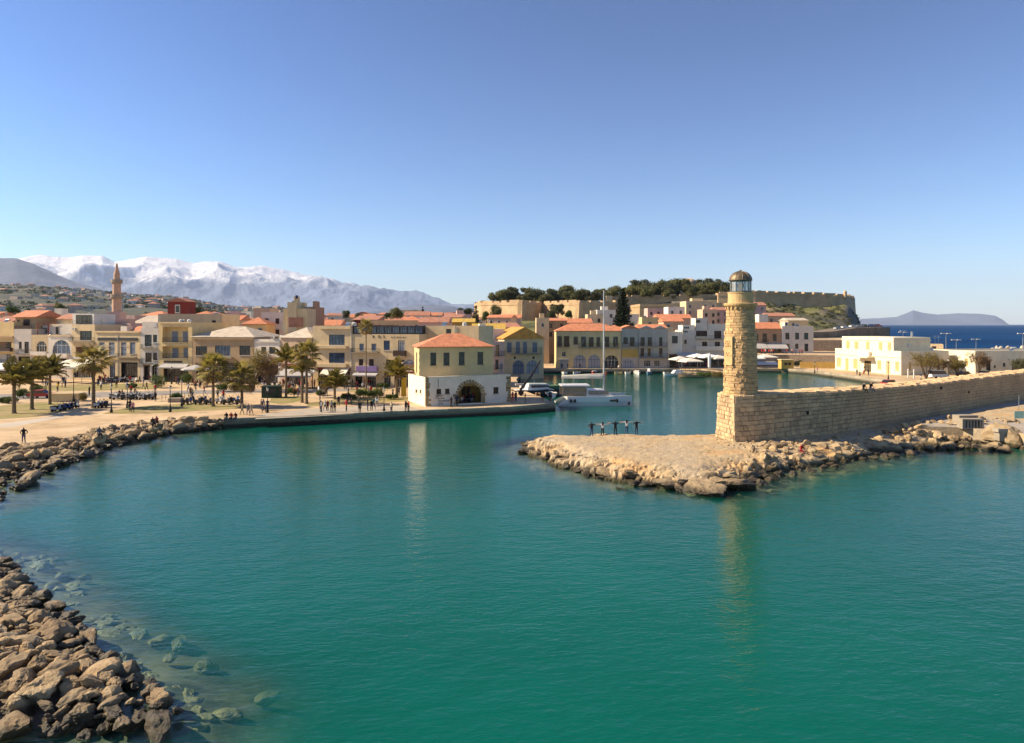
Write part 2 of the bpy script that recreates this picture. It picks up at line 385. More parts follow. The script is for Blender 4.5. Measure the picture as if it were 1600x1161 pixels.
c = mixc(t, wet, c, ramp(t, nf, [(0.35, (0.028, 0.022, 0.012, 1)), (0.65, (0.085, 0.065, 0.025, 1))]))
t.links.new(c, b.inputs['Base Color']); b.inputs['Roughness'].default_value = 0.92
bump(t, b, mathn(t, 'ADD', nf, mathn(t, 'MULTIPLY', nv, 0.4)), 0.7, 0.18)
TOPX = 24.5
def spitz(X, Y):
    P = np.stack([X.ravel(), Y.ravel()], -1); s = sdist(P, SPIT)
    n1 = np.array([fbm(a, b_, 5, 4, 2.0) for a, b_ in P]); n2 = np.array([fbm(a, b_, 1.3, 3, 7.0) for a, b_ in P])
    x, y = P[:, 0], P[:, 1]
    back = sst(80, 86, y) * (x < 28)                         # vertical rear edge of the slab
    s1 = s + n1 * 1.5 + n2 * 0.5
    ledge = 0.30 * sst(-0.2, 0.3, s1) + 0.30 * sst(0.6, 1.0, s1 + n2 * 1.6) + 0.25 * sst(1.3, 1.9, s1 - n2 * 1.2) + 0.22 * sst(2.2, 4.2, s1)
    z = -0.30 + 1.48 * ledge + 0.22 * n2 * sst(0.0, 1.0, s) * (1 - 0.7 * sst(2, 5, s)) + 0.14 * n1
    vor = [mnoise.voronoi(Vector((a / 1.7, b_ / 1.3, 0.3))) for a, b_ in P]; gap = np.array([q[0][1] - q[0][0] for q in vor]); cid = np.array([mnoise.cell(q[1][0] * 9.7) for q in vor])
    rim = (1 - sst(1.5, 3.6, s)) * sst(-0.3, 0.4, s) + 0.10
    z = z + rim * (0.15 * cid - 0.42 * (1 - sst(0.0, 0.10, gap)))
    rise = sst(36, 70, x) * 0.85
    z = z + rise * sst(2, 9, s)
    z = np.where(s < -0.4, -1.2, z)
    return z.reshape(X.shape)
sxs = np.arange(-2, 30, 0.28).tolist() + np.arange(30, 172, 0.8).tolist(); sys_ = np.r_[np.arange(58, 88, 0.3), np.arange(88, 140, 0.6)]
sme = grid_mesh('rock_spit', np.array(sxs), sys_, spitz, ROCKG, smooth=False, keep=lambda c: sdist(c[:, :2], SPIT) > -0.9)
tag(link('rock_spit', sme), kind='structure')
_sv = np.empty(len(sme.vertices) * 3); sme.vertices.foreach_get('co', _sv); _sv = _sv.reshape(-1, 3)
def spit_z(x, y):
    k = ((_sv[:, 0] - x) ** 2 + (_sv[:, 1] - y) ** 2).argmin(); return float(_sv[k, 2])

# --- town ground and fortress hill
FP = [tuple(PX(a, d))[:2] for a, d in ((752,445),(816,415),(842,440),(848,445),(905,415),(962,440),(985,470),(1090,462),(1180,450),(1325,478),(1338,505),(1330,560),(1200,640),(900,640),(740,540))]
COAST = [(84, 230), (118, 258), (150, 285), (180, 335), (205, 390), (232, 450), (243, 490), (246, 560), (160, 720), (0, 830), (-1400, 1500), (-1400, 230)]
def terr(X, Y):
    X = np.asarray(X, float); Y = np.asarray(Y, float); P = np.stack([X.ravel(), Y.ravel()], -1)
    x, y = P[:, 0], P[:, 1]
    base = 1.0 + 4.5 * sst(250, 430, y) + 1.5 * sst(200, 500, y)
    s = sdist(P, FP); cs = sdist(P, COAST)
    right = sst(70, 150, x)
    edge = 16.5 + 9.0 * right; top = 24.5 + 6.5 * sst(20, 150, x)
    hill = base + (edge - base) * sst(-120, 0, s) ** 1.2
    n = np.array([fbm(a, b_, 22, 4, 5.0) for a, b_ in P])
    hill = hill + n * 9.0 * sst(-140, -15, s) * (s < 0) * right
    z = np.where(s > 5.0, top + n * 1.0, hill)
    cl = sst(-1, 17, cs + n * 6); z = z * cl - 2.5 * (1 - cl)
    return z.reshape(X.shape)
HILLM, t, b, o = new_mat('hill_ground'); p = pos(t); g_ = nd(t, 'ShaderNodeNewGeometry')
sl = nd(t, 'ShaderNodeSeparateXYZ'); t.links.new(g_.outputs['Normal'], sl.inputs[0])
nb = noise(t, p, 0.05, 6, 0.65); nf = noise(t, p, 0.35, 6, 0.7)
green = ramp(t, nb, [(0.38, (0.05, 0.06, 0.016, 1)), (0.5, (0.13, 0.135, 0.028, 1)), (0.64, (0.25, 0.19, 0.08, 1))])
rock = ramp(t, nf, [(0.3, (0.07, 0.062, 0.055, 1)), (0.7, (0.24, 0.20, 0.15, 1))])
c = mixc(t, mapr(t, mathn(t, 'ADD', sl.outputs[2], mathn(t, 'MULTIPLY', nf, 0.25)), 0.98, 1.12), rock, green)
t.links.new(c, b.inputs['Base Color']); b.inputs['Roughness'].default_value = 0.95; bump(t, b, nf, 0.8, 1.2)
gx = np.r_[np.arange(-1400, -300, 40), np.arange(-300, -40, 12), np.arange(-40, 262, 3.5)]
gy = np.r_[np.arange(232, 560, 3.5), np.arange(560, 860, 20), np.arange(860, 1500, 60)]
tag(link('fortress_hill', grid_mesh('fortress_hill', gx, gy, terr, HILLM, keep=lambda c: sdist(c[:, :2], COAST) > -6)), kind='structure')
def tz(x, y):
    return max(1.2, float(terr(np.array([x]), np.array([y]))[0]))

# --- far ridges: (photo column, crest row) at a given distance, each with its own slopes and gullies
def ridge(name, pts, d, foot, mat, ncol, nrow, rough, wl, seed, back=0.5, ridged=True):
    xs = np.linspace(pts[0][0], pts[-1][0], ncol); cy = np.interp(xs, [q[0] for q in pts], [q[1] for q in pts])
    vs, fs = [], []
    for r in range(nrow + 4):
        k = r / nrow
        for i in range(ncol):
            if k <= 1:
                dd = foot + (d - foot) * k; zc = (HY - cy[i]) * d / F + HC
                x = (xs[i] - CX) / F * dd
                n = fbm(x, dd, wl, 6, seed, ridged)
                z = zc * k ** 1.15 + (n - (0.15 if ridged else 0)) * rough * math.sin(math.pi * min(k, 0.93)) + (n * rough * 0.14 if k > 0.9 else 0)
                if r == 0: z = -30
            else:
                dd = d + (d - foot) * (k - 1) * 1.5; zc = (HY - cy[i]) * d / F + HC; x = (xs[i] - CX) / F * dd
                z = zc * max(0, 1 - (k - 1) * nrow / 3.0) - 20
            vs.append((x, dd, z))
    for r in range(nrow + 3):
        for i in range(ncol - 1): fs.append((r*ncol+i, r*ncol+i+1, (r+1)*ncol+i+1, (r+1)*ncol+i))
    me = bpy.data.meshes.new(name); me.from_pydata(vs, [], fs); me.materials.append(mat)
    me.polygons.foreach_set('use_smooth', [True] * len(fs)); me.update()
    return tag(link(name, me), kind='structure'), np.array(vs).reshape(nrow + 4, ncol, 3)
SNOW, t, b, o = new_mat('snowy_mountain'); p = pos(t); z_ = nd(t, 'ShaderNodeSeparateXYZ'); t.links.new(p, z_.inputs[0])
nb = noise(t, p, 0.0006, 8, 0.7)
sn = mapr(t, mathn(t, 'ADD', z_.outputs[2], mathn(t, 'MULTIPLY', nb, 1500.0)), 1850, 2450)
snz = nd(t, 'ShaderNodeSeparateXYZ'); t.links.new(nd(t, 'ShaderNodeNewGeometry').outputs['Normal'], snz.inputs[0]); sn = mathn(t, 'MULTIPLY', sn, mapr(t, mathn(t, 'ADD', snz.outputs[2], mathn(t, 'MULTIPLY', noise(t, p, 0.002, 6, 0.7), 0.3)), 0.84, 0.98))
c = mixc(t, sn, (0.12, 0.16, 0.25, 1), (0.72, 0.72, 0.74, 1))  # pale blue of the lower slopes is distance haze painted into the colour
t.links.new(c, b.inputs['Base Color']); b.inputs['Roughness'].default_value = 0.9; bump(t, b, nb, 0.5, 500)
MTN = M('hazy_bare_mountain', (0.10, 0.12, 0.17, 1), 0.95, 0.35, 0.0008, 0.4, 0.002, 150.0)  # blue-grey base colour has part of the distance haze mixed in
SCRUB, t, b, o = new_mat('olive_hillside'); p = pos(t)
nb = noise(t, p, 0.004, 7, 0.7); nf = noise(t, p, 0.03, 5, 0.7)
c = ramp(t, nb, [(0.36, (0.028, 0.036, 0.020, 1)), (0.52, (0.055, 0.06, 0.034, 1)), (0.68, (0.15, 0.12, 0.08, 1))])
c = mixc(t, 0.6, c, ramp(t, nf, [(0.35, (0.45, 0.48, 0.45)), (0.65, (1.2, 1.15, 1.05))]), 'MULTIPLY')
t.links.new(c, b.inputs['Base Color']); b.inputs['Roughness'].default_value = 0.95
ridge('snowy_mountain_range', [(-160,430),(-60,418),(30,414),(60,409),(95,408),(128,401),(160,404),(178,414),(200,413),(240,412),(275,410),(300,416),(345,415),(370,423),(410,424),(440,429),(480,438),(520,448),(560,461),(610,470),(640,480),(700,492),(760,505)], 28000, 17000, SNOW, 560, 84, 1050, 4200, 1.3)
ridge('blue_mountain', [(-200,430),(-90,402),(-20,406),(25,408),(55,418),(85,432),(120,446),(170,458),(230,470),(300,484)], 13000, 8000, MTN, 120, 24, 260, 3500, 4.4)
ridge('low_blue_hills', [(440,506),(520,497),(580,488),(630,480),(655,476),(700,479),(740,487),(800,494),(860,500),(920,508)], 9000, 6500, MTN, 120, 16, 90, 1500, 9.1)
_, HILLV = ridge('town_hillside', [(-260,436),(-80,440),(0,443),(60,446),(120,451),(180,457),(250,461),(300,467),(330,473),(360,479),(400,480),(440,480),(470,485),(490,491),(530,499),(570,507)], 3200, 620, SCRUB, 150, 60, 26, 420, 2.2, ridged=False)
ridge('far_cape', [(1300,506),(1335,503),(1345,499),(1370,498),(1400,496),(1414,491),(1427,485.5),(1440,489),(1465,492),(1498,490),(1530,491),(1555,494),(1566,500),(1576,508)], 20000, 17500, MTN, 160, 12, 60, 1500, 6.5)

# --- air
def haze():
    me = MB().box(-42000, -6000, -60, 42000, 46000, 3000).mesh('haze', [])
    m = bpy.data.materials.new('pale_haze'); m.use_nodes = True; t = m.node_tree; t.nodes.clear()
    o = nd(t, 'ShaderNodeOutputMaterial'); v = nd(t, 'ShaderNodeVolumePrincipled')
    v.inputs['Color'].default_value = (0.66, 0.79, 1.0, 1); v.inputs['Density'].default_value = 2.3e-5; v.inputs['Anisotropy'].default_value = 0.0
    t.links.new(v.outputs[0], o.inputs['Volume']); me.materials.append(m)
    tag(link('haze', me), kind='stuff')
haze()
# ================================================================== stones, breakwater, lighthouse
rng = random.Random(11)
def stone_mat(name, col, var=0.3, rnd=0.35, scale=2.2):
    m, t, b, o = new_mat(name); p = pos(t); oi = nd(t, 'ShaderNodeObjectInfo').outputs['Random']
    n1 = noise(t, p, scale, 6, 0.7); n2 = noise(t, p, 0.25, 4, 0.6); n3 = noise(t, p, 9.0, 4, 0.65)
    c = ramp(t, n1, [(0.28, sc(col, 1 - var)), (0.55, col), (0.75, sc(col, 1 + var * 0.6))])
    c = mixc(t, 0.55, c, ramp(t, n2, [(0.35, (0.66, 0.62, 0.58)), (0.65, (1.15, 1.1, 1.0))]), 'MULTIPLY')
    c = mixc(t, 1.0, c, ramp(t, oi, [(0, (1 - rnd, 1 - rnd * 1.05, 1 - rnd * 1.15)), (0.5, (1, 0.98, 0.95)), (1, (1.18, 1.12, 1.02))]), 'MULTIPLY')
    t.links.new(c, b.inputs['Base Color']); b.inputs['Roughness'].default_value = 0.93; b.inputs['Specular IOR Level'].default_value = 0.2
    bump(t, b, mathn(t, 'ADD', n1, mathn(t, 'MULTIPLY', n3, 0.5)), 0.6, 0.05); MATS[name] = m; return m
WALLST = stone_mat('breakwater_stone', (0.56, 0.42, 0.265, 1), 0.25, 0.25); TOWST = stone_mat('lighthouse_stone', (0.57, 0.405, 0.225, 1), 0.22, 0.16)
MORT = M('mortar', (0.34, 0.25, 0.15, 1), 0.95, 0.3, 2.0, 0.5)
def stone_block(name, seed, mat):
    """unit block, front face at y=-0.5, chamfered and a little uneven"""
    r = random.Random(seed); c = 0.06; vs = []
    for y, k in ((0.5, 0), (-0.34, 0), (-0.5, 1)):
        for sx, sz in ((-1, -1), (1, -1), (1, 1), (-1, 1)):
            e = c * k * r.uniform(0.4, 1.0)
            vs.append((sx * (0.5 - e), y + (r.uniform(-.06, .06) if k else 0), sz * (0.5 - e * 1.4)))
    vs.append((r.uniform(-.15, .15), -0.5 - r.uniform(.01, .06), r.uniform(-.15, .15)))
    fs = [(0, 3, 2, 1)]
    for a in (0, 4):
        for i in range(4): fs.append((a + i, a + (i + 1) % 4, a + 4 + (i + 1) % 4, a + 4 + i))
    fs += [(8, 9, 12), (9, 10, 12), (10, 11, 12), (11, 8, 12)]
    me = bpy.data.meshes.new(name); me.from_pydata(vs, [], fs); me.materials.append(mat); me.update(); return me
WB = [stone_block('wall_stone', i, WALLST) for i in range(10)]; TB = [stone_block('tower_stone', 20 + i, TOWST) for i in range(8)]
CAPM = [stone_block('cap_stone', 40 + i, WALLST) for i in range(5)]
def join_blocks(name, items, mat, parent):
    mb = MB()
    for me, mt in items:
        mb.add([v.co for v in me.vertices], [tuple(p.vertices) for p in me.polygons], 0, mt)
    return tag(mb.build(name, mat, parent), kind='stuff')

# breakwater wall: plan line of the front face, with foot and top heights
BW = [(24.6, 78.0, 0.6, 6.35), (26.9, 78.2, 0.7, 6.4), (38.2, 84.0, 1.1, 6.2), (50.2, 92.0, 1.3, 6.0), (65.5, 103.0, 1.5, 5.95), (85.5, 117.4, 1.4, 6.15), (104, 130, 1.4, 6.1), (126, 146, 1.4, 6.1)]
THICK = 4.4
wall = empty('breakwater_wall', (26.9, 79, 1.2), 0, 'long weathered stone breakwater wall of pale squared blocks running from the lighthouse', 'wall')
W0 = Vector(wall.location)
def bwnorm(i):
    a, b_ = Vector(BW[max(i - 1, 0)][:2]), Vector(BW[min(i + 1, len(BW) - 1)][:2]); d = (b_ - a).normalized()
    return Vector((-d.y, d.x))                              # towards the harbour
vs, fs = [], []; n = len(BW)
for i, (x, y, z0, z1) in enumerate(BW):
    q = bwnorm(i) if i > 0 else Vector((-0.17, 0.985)); ins = 0.10; bat = 0.22
    for off, z in ((ins - 0.03, z0 - 1.6), (ins + bat, z1 - 0.06), (THICK - bat, z1 - 0.06), (THICK, z0 - 2.2)):
        k = 0.40 if i == 0 else 0.0
        vs.append((x + q.x * off + k - W0.x, y + q.y * off - W0.y, z - W0.z))
for i in range(n - 1):
    for k in range(3): fs.append((i*4+k, (i+1)*4+k, (i+1)*4+k+1, i*4+k+1))
fs += [(0, 1, 2, 3), tuple((n-1)*4 + k for k in (3, 2, 1, 0))]
me = bpy.data.meshes.new('wall_core'); me.from_pydata(vs, [], fs); me.materials.append(MORT); link('wall_core', me, wall)
parts, rest = [], []
def put(me, loc, rot, scl, lst): lst.append((me, Vector(loc), rot, scl))
allst = []
for i in range(n - 1):
    a, b_ = Vector(BW[i][:2]), Vector(BW[i + 1][:2]); L = (b_ - a).length; u = (b_ - a) / L; nn = Vector((-u.y, u.x)); ang = math.atan2(u.y, u.x)
    za0, za1, zb0, zb1 = BW[i][2], BW[i][3], BW[i + 1][2], BW[i + 1][3]
    rows = 11; CH = np.cumsum([0] + [0.62, .56, .5, .58, .46, .52, .40, .5, .42, .36, .4]); CH = CH / CH[-1]
    for r in range(rows):
        s_ = rng.uniform(-0.6, 0) if i > 0 else 0.0
        if i == 0: s_ = -0.02
        far = 1 + max(0, (i - 2)) * 0.25
        while s_ < L - 0.05:
            wd = rng.choice((0.55, 0.7, 0.85, 0.95, 1.1, 1.35)) * far; e = min(s_ + wd, L)
            st = max(s_, 0)
            if L - e < 0.3: e = L
            k = ((st + e) / 2) / L; lo = za0 + (zb0 - za0) * k; hi = za1 + (zb1 - za1) * k; hh = (hi - lo) * float(CH[r + 1] - CH[r])
            z = lo + (hi - lo) * float(CH[r] + CH[r + 1]) / 2; f = r / rows
            c = a + u * ((st + e) / 2) + nn * (0.16 + 0.22 * f + rng.uniform(-0.03, 0.03))
            dep = 0.5
            if e - st > 0.15:
                allst.append((c, z, ang, (e - st - rng.uniform(.008, .028), dep, hh - rng.uniform(.008, .022)), rng.choice(WB), rng.uniform(-.012, .012)))
            s_ = e
# end face (lit by the sun)
ea = Vector((24.6, 78.0)); eb = ea + Vector((-0.17, 0.985)) * THICK
u = (ea - eb).normalized(); nn = Vector((-u.y, u.x)); ang = math.atan2(u.y, u.x)
for r in range(12):
    s_ = 0.0
    while s_ < THICK - 0.05:
        e = min(s_ + rng.choice((0.5, 0.65, 0.8, 1.0)), THICK)
        if THICK - e < 0.3: e = THICK
        hh = 5.75 / 12; z = 0.6 + hh * (r + 0.5); f = r / 12
        c = eb + u * ((s_ + e) / 2) + nn * (0.16 + 0.34 * f + rng.uniform(-.05, .05))
        allst.append((c, z, ang, (e - s_ - .03, 0.55, hh - .03), rng.choice(WB), rng.uniform(-.02, .02))); s_ = e
allst.sort(key=lambda q: q[0].length)
for k, (c, z, ang, scl, me, tilt) in enumerate(allst):
    loc = Vector((c.x - W0.x, c.y - W0.y, z - W0.z))
    if k < 300: link('wall_stone', me, wall, loc, (0, tilt, ang), scl)
    else: rest.append((me, Matrix.Translation(loc) @ Matrix.Rotation(ang, 4, 'Z') @ Matrix.Rotation(tilt, 4, 'Y') @ Matrix.Diagonal((*scl, 1))))
join_blocks('wall_stones_farther', rest, WALLST, wall)
# uneven cap along the top
rest = []
for i in range(n - 1):
    a, b_ = Vector(BW[i][:2]), Vector(BW[i + 1][:2]); L = (b_ - a).length; u = (b_ - a) / L; nn = Vector((-u.y, u.x)); ang = math.atan2(u.y, u.x)
    for lane, (o0, wd) in enumerate(((0.22, 0.95), (1.2, 1.25), (2.5, 1.6))):
        s_ = 0
        while s_ < L - 0.1:
            e = min(s_ + rng.uniform(0.7, 1.5), L); k = (s_ + e) / 2 / L; z = BW[i][3] + (BW[i + 1][3] - BW[i][3]) * k
            c = a + u * ((s_ + e) / 2) + nn * (o0 + wd / 2)
            mt = Matrix.Translation((c.x - W0.x, c.y - W0.y, z - 0.08 - W0.z + rng.uniform(-.07, .08))) @ Matrix.Rotation(ang, 4, 'Z') @ Matrix.Rotation(R(-90), 4, 'X') @ Matrix.Diagonal((e - s_ - .03, 0.4, wd - .03, 1))
            if s_ < L: rest.append((rng.choice(CAPM), mt))
            s_ = e
join_blocks('cap_stones', rest, WALLST, wall)
mb = MB()
for px, py, d in ((1262, 645, 82.5), (1514, 613, 104.5), (1471, 606, 99.5), (1537, 622, 107)):
    xw = (px - CX) / F; k_ = next(i for i in range(len(BW) - 1) if BW[i + 1][0] / BW[i + 1][1] >= xw); a_, b2_ = Vector(BW[k_][:2]), Vector(BW[k_ + 1][:2]); u_ = (b2_ - a_).normalized(); t_ = (xw * a_.y - a_.x) / (u_.x - xw * u_.y); c_ = a_ + u_ * t_; zq = ZY(py, c_.y)
    mb.box(-.18, -.04, -.2, .18, .5, .2, 0, Matrix.Translation((c_.x - W0.x, c_.y - W0.y, zq - W0.z)) @ Matrix.Rotation(math.atan2(u_.y, u_.x), 4, 'Z'))
mb.build('drain_hole', DARK, wall)

# ------------------------------------------------ lighthouse
LX, LY = 26.1, 80.4; LB = 6.2
lh = empty('lighthouse', (LX, LY, LB), 0, 'tall old stone lighthouse with glazed lantern and bronze dome on the breakwater end', 'lighthouse')
def lr(z):                                                   # radius of the shaft above its foot
    return np.interp(z, [0, 0.6, 2.2, 4.2, 7.2, 7.3, 10.1], [1.90, 1.82, 1.76, 1.74, 1.70, 1.58, 1.48])
mb = MB(); zs = np.linspace(-0.5, 10.2, 24); mb.lathe([(float(lr(z)) - 0.14, z) for z in zs], 24); mb.build('shaft_core', MORT, lh)
blocks = []; z = 0.0
while z < 10.05:
    hgt = rng.uniform(0.27, 0.38) if z > 2.4 else rng.uniform(0.22, 0.42)
    octo = 2.6 < z < 7.2; rr = float(lr(z + hgt / 2)); a = rng.uniform(0, 0.5); a0 = a
    while a < a0 + 2 * math.pi - 0.08:
        wd = rng.uniform(0.40, 0.78); da = min(wd / rr, a0 + 2 * math.pi - a); am = a + da / 2
        jit = rng.uniform(-.02, .02) * (4 if z < 2.6 else 1)
        r2 = rr
        if octo:                                            # eight-sided middle stage
            ph = ((am + math.pi / 8 - 0.25) % (math.pi / 4)) - math.pi / 8; r2 = rr * 0.985 / math.cos(ph) * 0.98
        blocks.append((am, r2 - 0.17 + jit, z + hgt / 2, (2 * rr * math.sin(da / 2) + .01, 0.42, hgt - .012), rng.choice(TB)))
        a += da
    z += hgt
def facing(am): return math.cos(am - math.atan2(-LY, -LX))
blocks.sort(key=lambda q: -facing(q[0])); rest = []
for k, (am, r_, z, scl, me) in enumerate(blocks):
    loc = (r_ * math.cos(am), r_ * math.sin(am), z); ang = am + math.pi / 2
    if k < 290: link('tower_stone', me, lh, loc, (0, rng.uniform(-.02, .02), ang), scl)
    else: rest.append((me, Matrix.Translation(loc) @ Matrix.Rotation(ang, 4, 'Z') @ Matrix.Diagonal((*scl, 1))))
join_blocks('tower_stones_rear', rest, TOWST, lh)
# carved panel, cornice, drum
SAND = M('dressed_sandstone', (0.58, 0.40, 0.19, 1), 0.9, 0.25, 1.5, 0.4, streak=0.35)
pa = 3.60; mt = Matrix.Rotation(pa + math.pi / 2, 4, 'Z')
pn = MB(); pn.box(-.62, -1.86, 3.5, .62, -1.70, 6.7, 0, mt); panel = pn.build('carved_panel', SAND, lh)
pn = MB(); r5 = random.Random(4)
for k in range(26):
    x_, z_ = r5.uniform(-.45, .45), r5.choice((6.2, 5.95, 5.7, 4.9, 4.65)); pn.box(x_ - .05, -1.93, z_ - .07, x_ + r5.uniform(.02, .09), -1.86, z_ + .07, 0, mt)
pn.box(-.62, -1.93, 3.5, .62, -1.86, 3.68, 0, mt); pn.build('carving', SAND, panel)
mb = MB(); mb.lathe([(1.44, 9.98), (1.60, 10.05), (1.66, 10.16), (1.82, 10.24), (1.88, 10.46), (1.80, 10.52), (1.42, 10.52)], 32); mb.build('cornice', SAND, lh)
mb = MB()
for k in range(20):
    a = 2 * math.pi * k / 20; mb.box(1.45, -.09, 9.86, 1.70, .09, 10.12, 0, Matrix.Rotation(a, 4, 'Z'))
mb.build('corbel', SAND, lh)
mb = MB(); mb.lathe([(1.43, 10.4), (1.40, 10.55), (1.38, 11.62), (1.44, 11.66), (1.44, 11.76), (1.05, 11.78)], 28); mb.build('drum', SAND, lh)
BRONZE = M('bronze_dome', (0.20, 0.155, 0.10, 1), 0.55, 0.35, 1.5, 0.12, metal=0.65); LGL, t, b, o = new_mat('lantern_glass')
b.inputs['Base Color'].default_value = (0.92, 0.96, 0.95, 1); b.inputs['Roughness'].default_value = 0.05; b.inputs['Transmission Weight'].default_value = 0.75; b.inputs['IOR'].default_value = 1.1
FRGR = M('grey_green_frame', (0.09, 0.11, 0.10, 1), 0.5, bmp=0.05)
lan = MB(); NL = 10
for k in range(NL):
    a = 2 * math.pi * (k + .3) / NL; c_, s_ = math.cos(a) * 1.14, math.sin(a) * 1.14
    lan.tube((c_, s_, 11.7), (c_, s_, 13.12), 0.055, n=6)
lan.lathe([(1.20, 11.74), (1.20, 11.90), (1.10, 11.90)], NL, phase=2 * math.pi * .3 / NL); lan.lathe([(1.12, 13.02), (1.20, 13.02), (1.20, 13.14), (1.1, 13.14)], NL, phase=2 * math.pi * .3 / NL)
lantern = lan.build('lantern', FRGR, lh)
for k in range(NL):
    a0_, a1_ = (2 * math.pi * (q + .3) / NL for q in (k, k + 1)); g_ = MB()
    p0, p1 = Vector((1.12 * math.cos(a0_), 1.12 * math.sin(a0_), 0)), Vector((1.12 * math.cos(a1_), 1.12 * math.sin(a1_), 0)); i0, i1 = p0 * .985, p1 * .985
    g_.add([(p0.x, p0.y, 11.9), (p1.x, p1.y, 11.9), (p1.x, p1.y, 13.02), (p0.x, p0.y, 13.02), (i0.x, i0.y, 11.9), (i1.x, i1.y, 11.9), (i1.x, i1.y, 13.02), (i0.x, i0.y, 13.02)],
           [(0, 1, 2, 3), (5, 4, 7, 6), (0, 4, 5, 1), (3, 2, 6, 7)]); g_.build('pane', LGL, lantern)
MB().lathe([(.2, 11.78), (.24, 12.1), (.34, 12.3), (.38, 12.5), (.34, 12.7), (.2, 12.85)], 12).build('lamp', FR_W, lh)
dm = MB(); prof = [(1.30, 13.10), (1.32, 13.18)] + [(1.24 * math.cos(q), 13.18 + 1.0 * math.sin(q)) for q in np.linspace(0, 1.45, 9)] + [(.12, 14.2), (.12, 14.3), (.02, 14.34)]
dm.lathe(prof, 20); dome = dm.build('dome', BRONZE, lh, smooth=True)
rb = MB()
for k in range(10):
    a = 2 * math.pi * (k + .3) / 10
    rb.path([(1.255 * math.cos(q) * math.cos(a), 1.255 * math.cos(q) * math.sin(a), 13.18 + 1.01 * math.sin(q)) for q in np.linspace(0, 1.5, 8)], 0.025, 5)
rb.build('rib', BRONZE, dome)
gr = MB(); gr.lathe([(1.68, 11.2), (1.70, 11.2), (1.70, 11.23), (1.68, 11.23)], 24)
for k in range(12):
    a = 2 * math.pi * k / 12; gr.tube((1.69 * math.cos(a), 1.69 * math.sin(a), 10.45), (1.69 * math.cos(a), 1.69 * math.sin(a), 11.22), .012, n=4)

# ------------------------------------------------ rocks
ROCK, t, b, o = new_mat('limestone_boulder'); p = pos(t); oi = nd(t, 'ShaderNodeObjectInfo').outputs['Random']
z_ = nd(t, 'ShaderNodeSeparateXYZ'); t.links.new(p, z_.inputs[0])
n1 = noise(t, p, 1.6, 7, 0.72); n2 = noise(t, p, 7, 5, 0.7)
c = ramp(t, n1, [(0.28, (0.24, 0.16, 0.088, 1)), (0.5, (0.44, 0.335, 0.20, 1)), (0.72, (0.59, 0.48, 0.32, 1))])
c = mixc(t, 0.5, c, ramp(t, n2, [(0.32, (0.55, 0.52, 0.48)), (0.6, (1.1, 1.08, 1.03))]), 'MULTIPLY')
c = mixc(t, 1.0, c, ramp(t, oi, [(0, (0.60, 0.56, 0.52)), (0.5, (0.95, 0.93, 0.9)), (1, (1.2, 1.12, 1.0))]), 'MULTIPLY')
wetn = mathn(t, 'ADD', z_.outputs[2], mathn(t, 'MULTIPLY', mathn(t, 'ADD', n1, mathn(t, 'MULTIPLY', oi, 0.6)), -0.75))
wet = mapr(t, wetn, -0.30, 0.22, 1, 0)
sunk = mapr(t, z_.outputs[2], -0.10, -0.01, 1, 0)
wcol = mixc(t, sunk, ramp(t, n1, [(0.3, (0.018, 0.014, 0.008, 1)), (0.7, (0.075, 0.055, 0.022, 1))]), ramp(t, n1, [(0.3, (0.16, 0.13, 0.05, 1)), (0.7, (0.40, 0.32, 0.15, 1))]))
c = mixc(t, wet, c, wcol)
t.links.new(c, b.inputs['Base Color']); t.links.new(mapr(t, wet, 0, 1, 0.92, 0.5), b.inputs['Roughness'])
bump(t, b, mathn(t, 'ADD', n1, mathn(t, 'MULTIPLY', n2, 0.45)), 1.0, 0.16)
def rock_mesh(name, seed, sub=3, mat=ROCK, facets=13):
    r = random.Random(seed); bm = bmesh.new(); bmesh.ops.create_icosphere(bm, subdivisions=sub, radius=1.0)
    planes = []
    for k in range(facets):
        v = Vector((r.gauss(0, 1), r.gauss(0, 1), r.gauss(0, 0.8))).normalized(); planes.append((v, r.uniform(0.45, 0.86)))
    off = r.uniform(0, 50)
    for v in bm.verts:
        d = v.co.normalized(); rad = 1.0
        for pn, h_ in planes:
            k = d.dot(pn)
            if k > 0.05: rad = min(rad, h_ / k)
        rad += 0.13 * mnoise.noise(d * 1.7 + Vector((off,) * 3)) - 0.11 * abs(mnoise.noise(d * 3.3 + Vector((off,) * 3))) + 0.06 * mnoise.noise(d * 7 + Vector((off,) * 3)) + 0.05 * mnoise.noise(d * 15 + Vector((off,) * 3))
        v.co = d * rad
    me = bpy.data.meshes.new(name); bm.to_mesh(me); bm.free(); me.materials.append(mat)
    return me
RK = [rock_mesh('boulder', 100 + i, 4 if i < 7 else 3) for i in range(16)]
RKS = [rock_mesh('small_rock', 300 + i, 2) for i in range(8)]
def rock(name, loc, size, label, cat, group, flat=0.7, pool=RK, rr=rng, tilt=0.35):
    s_ = (size * rr.uniform(.85, 1.7), size * rr.uniform(.65, 1.05), size * flat * rr.uniform(.75, 1.15))
    return tag(link(name, rr.choice(pool), None, loc, (rr.uniform(-tilt, tilt), rr.uniform(-tilt, tilt), rr.uniform(0, 6.28)), s_), label, cat, group)
LBL_F = ['dry tan limestone boulder high on the rubble heap on the near shore', 'brown wet boulder at the waterline of the near shore rubble heap', 'pale sunken boulder seen through shallow water off the near rubble heap']
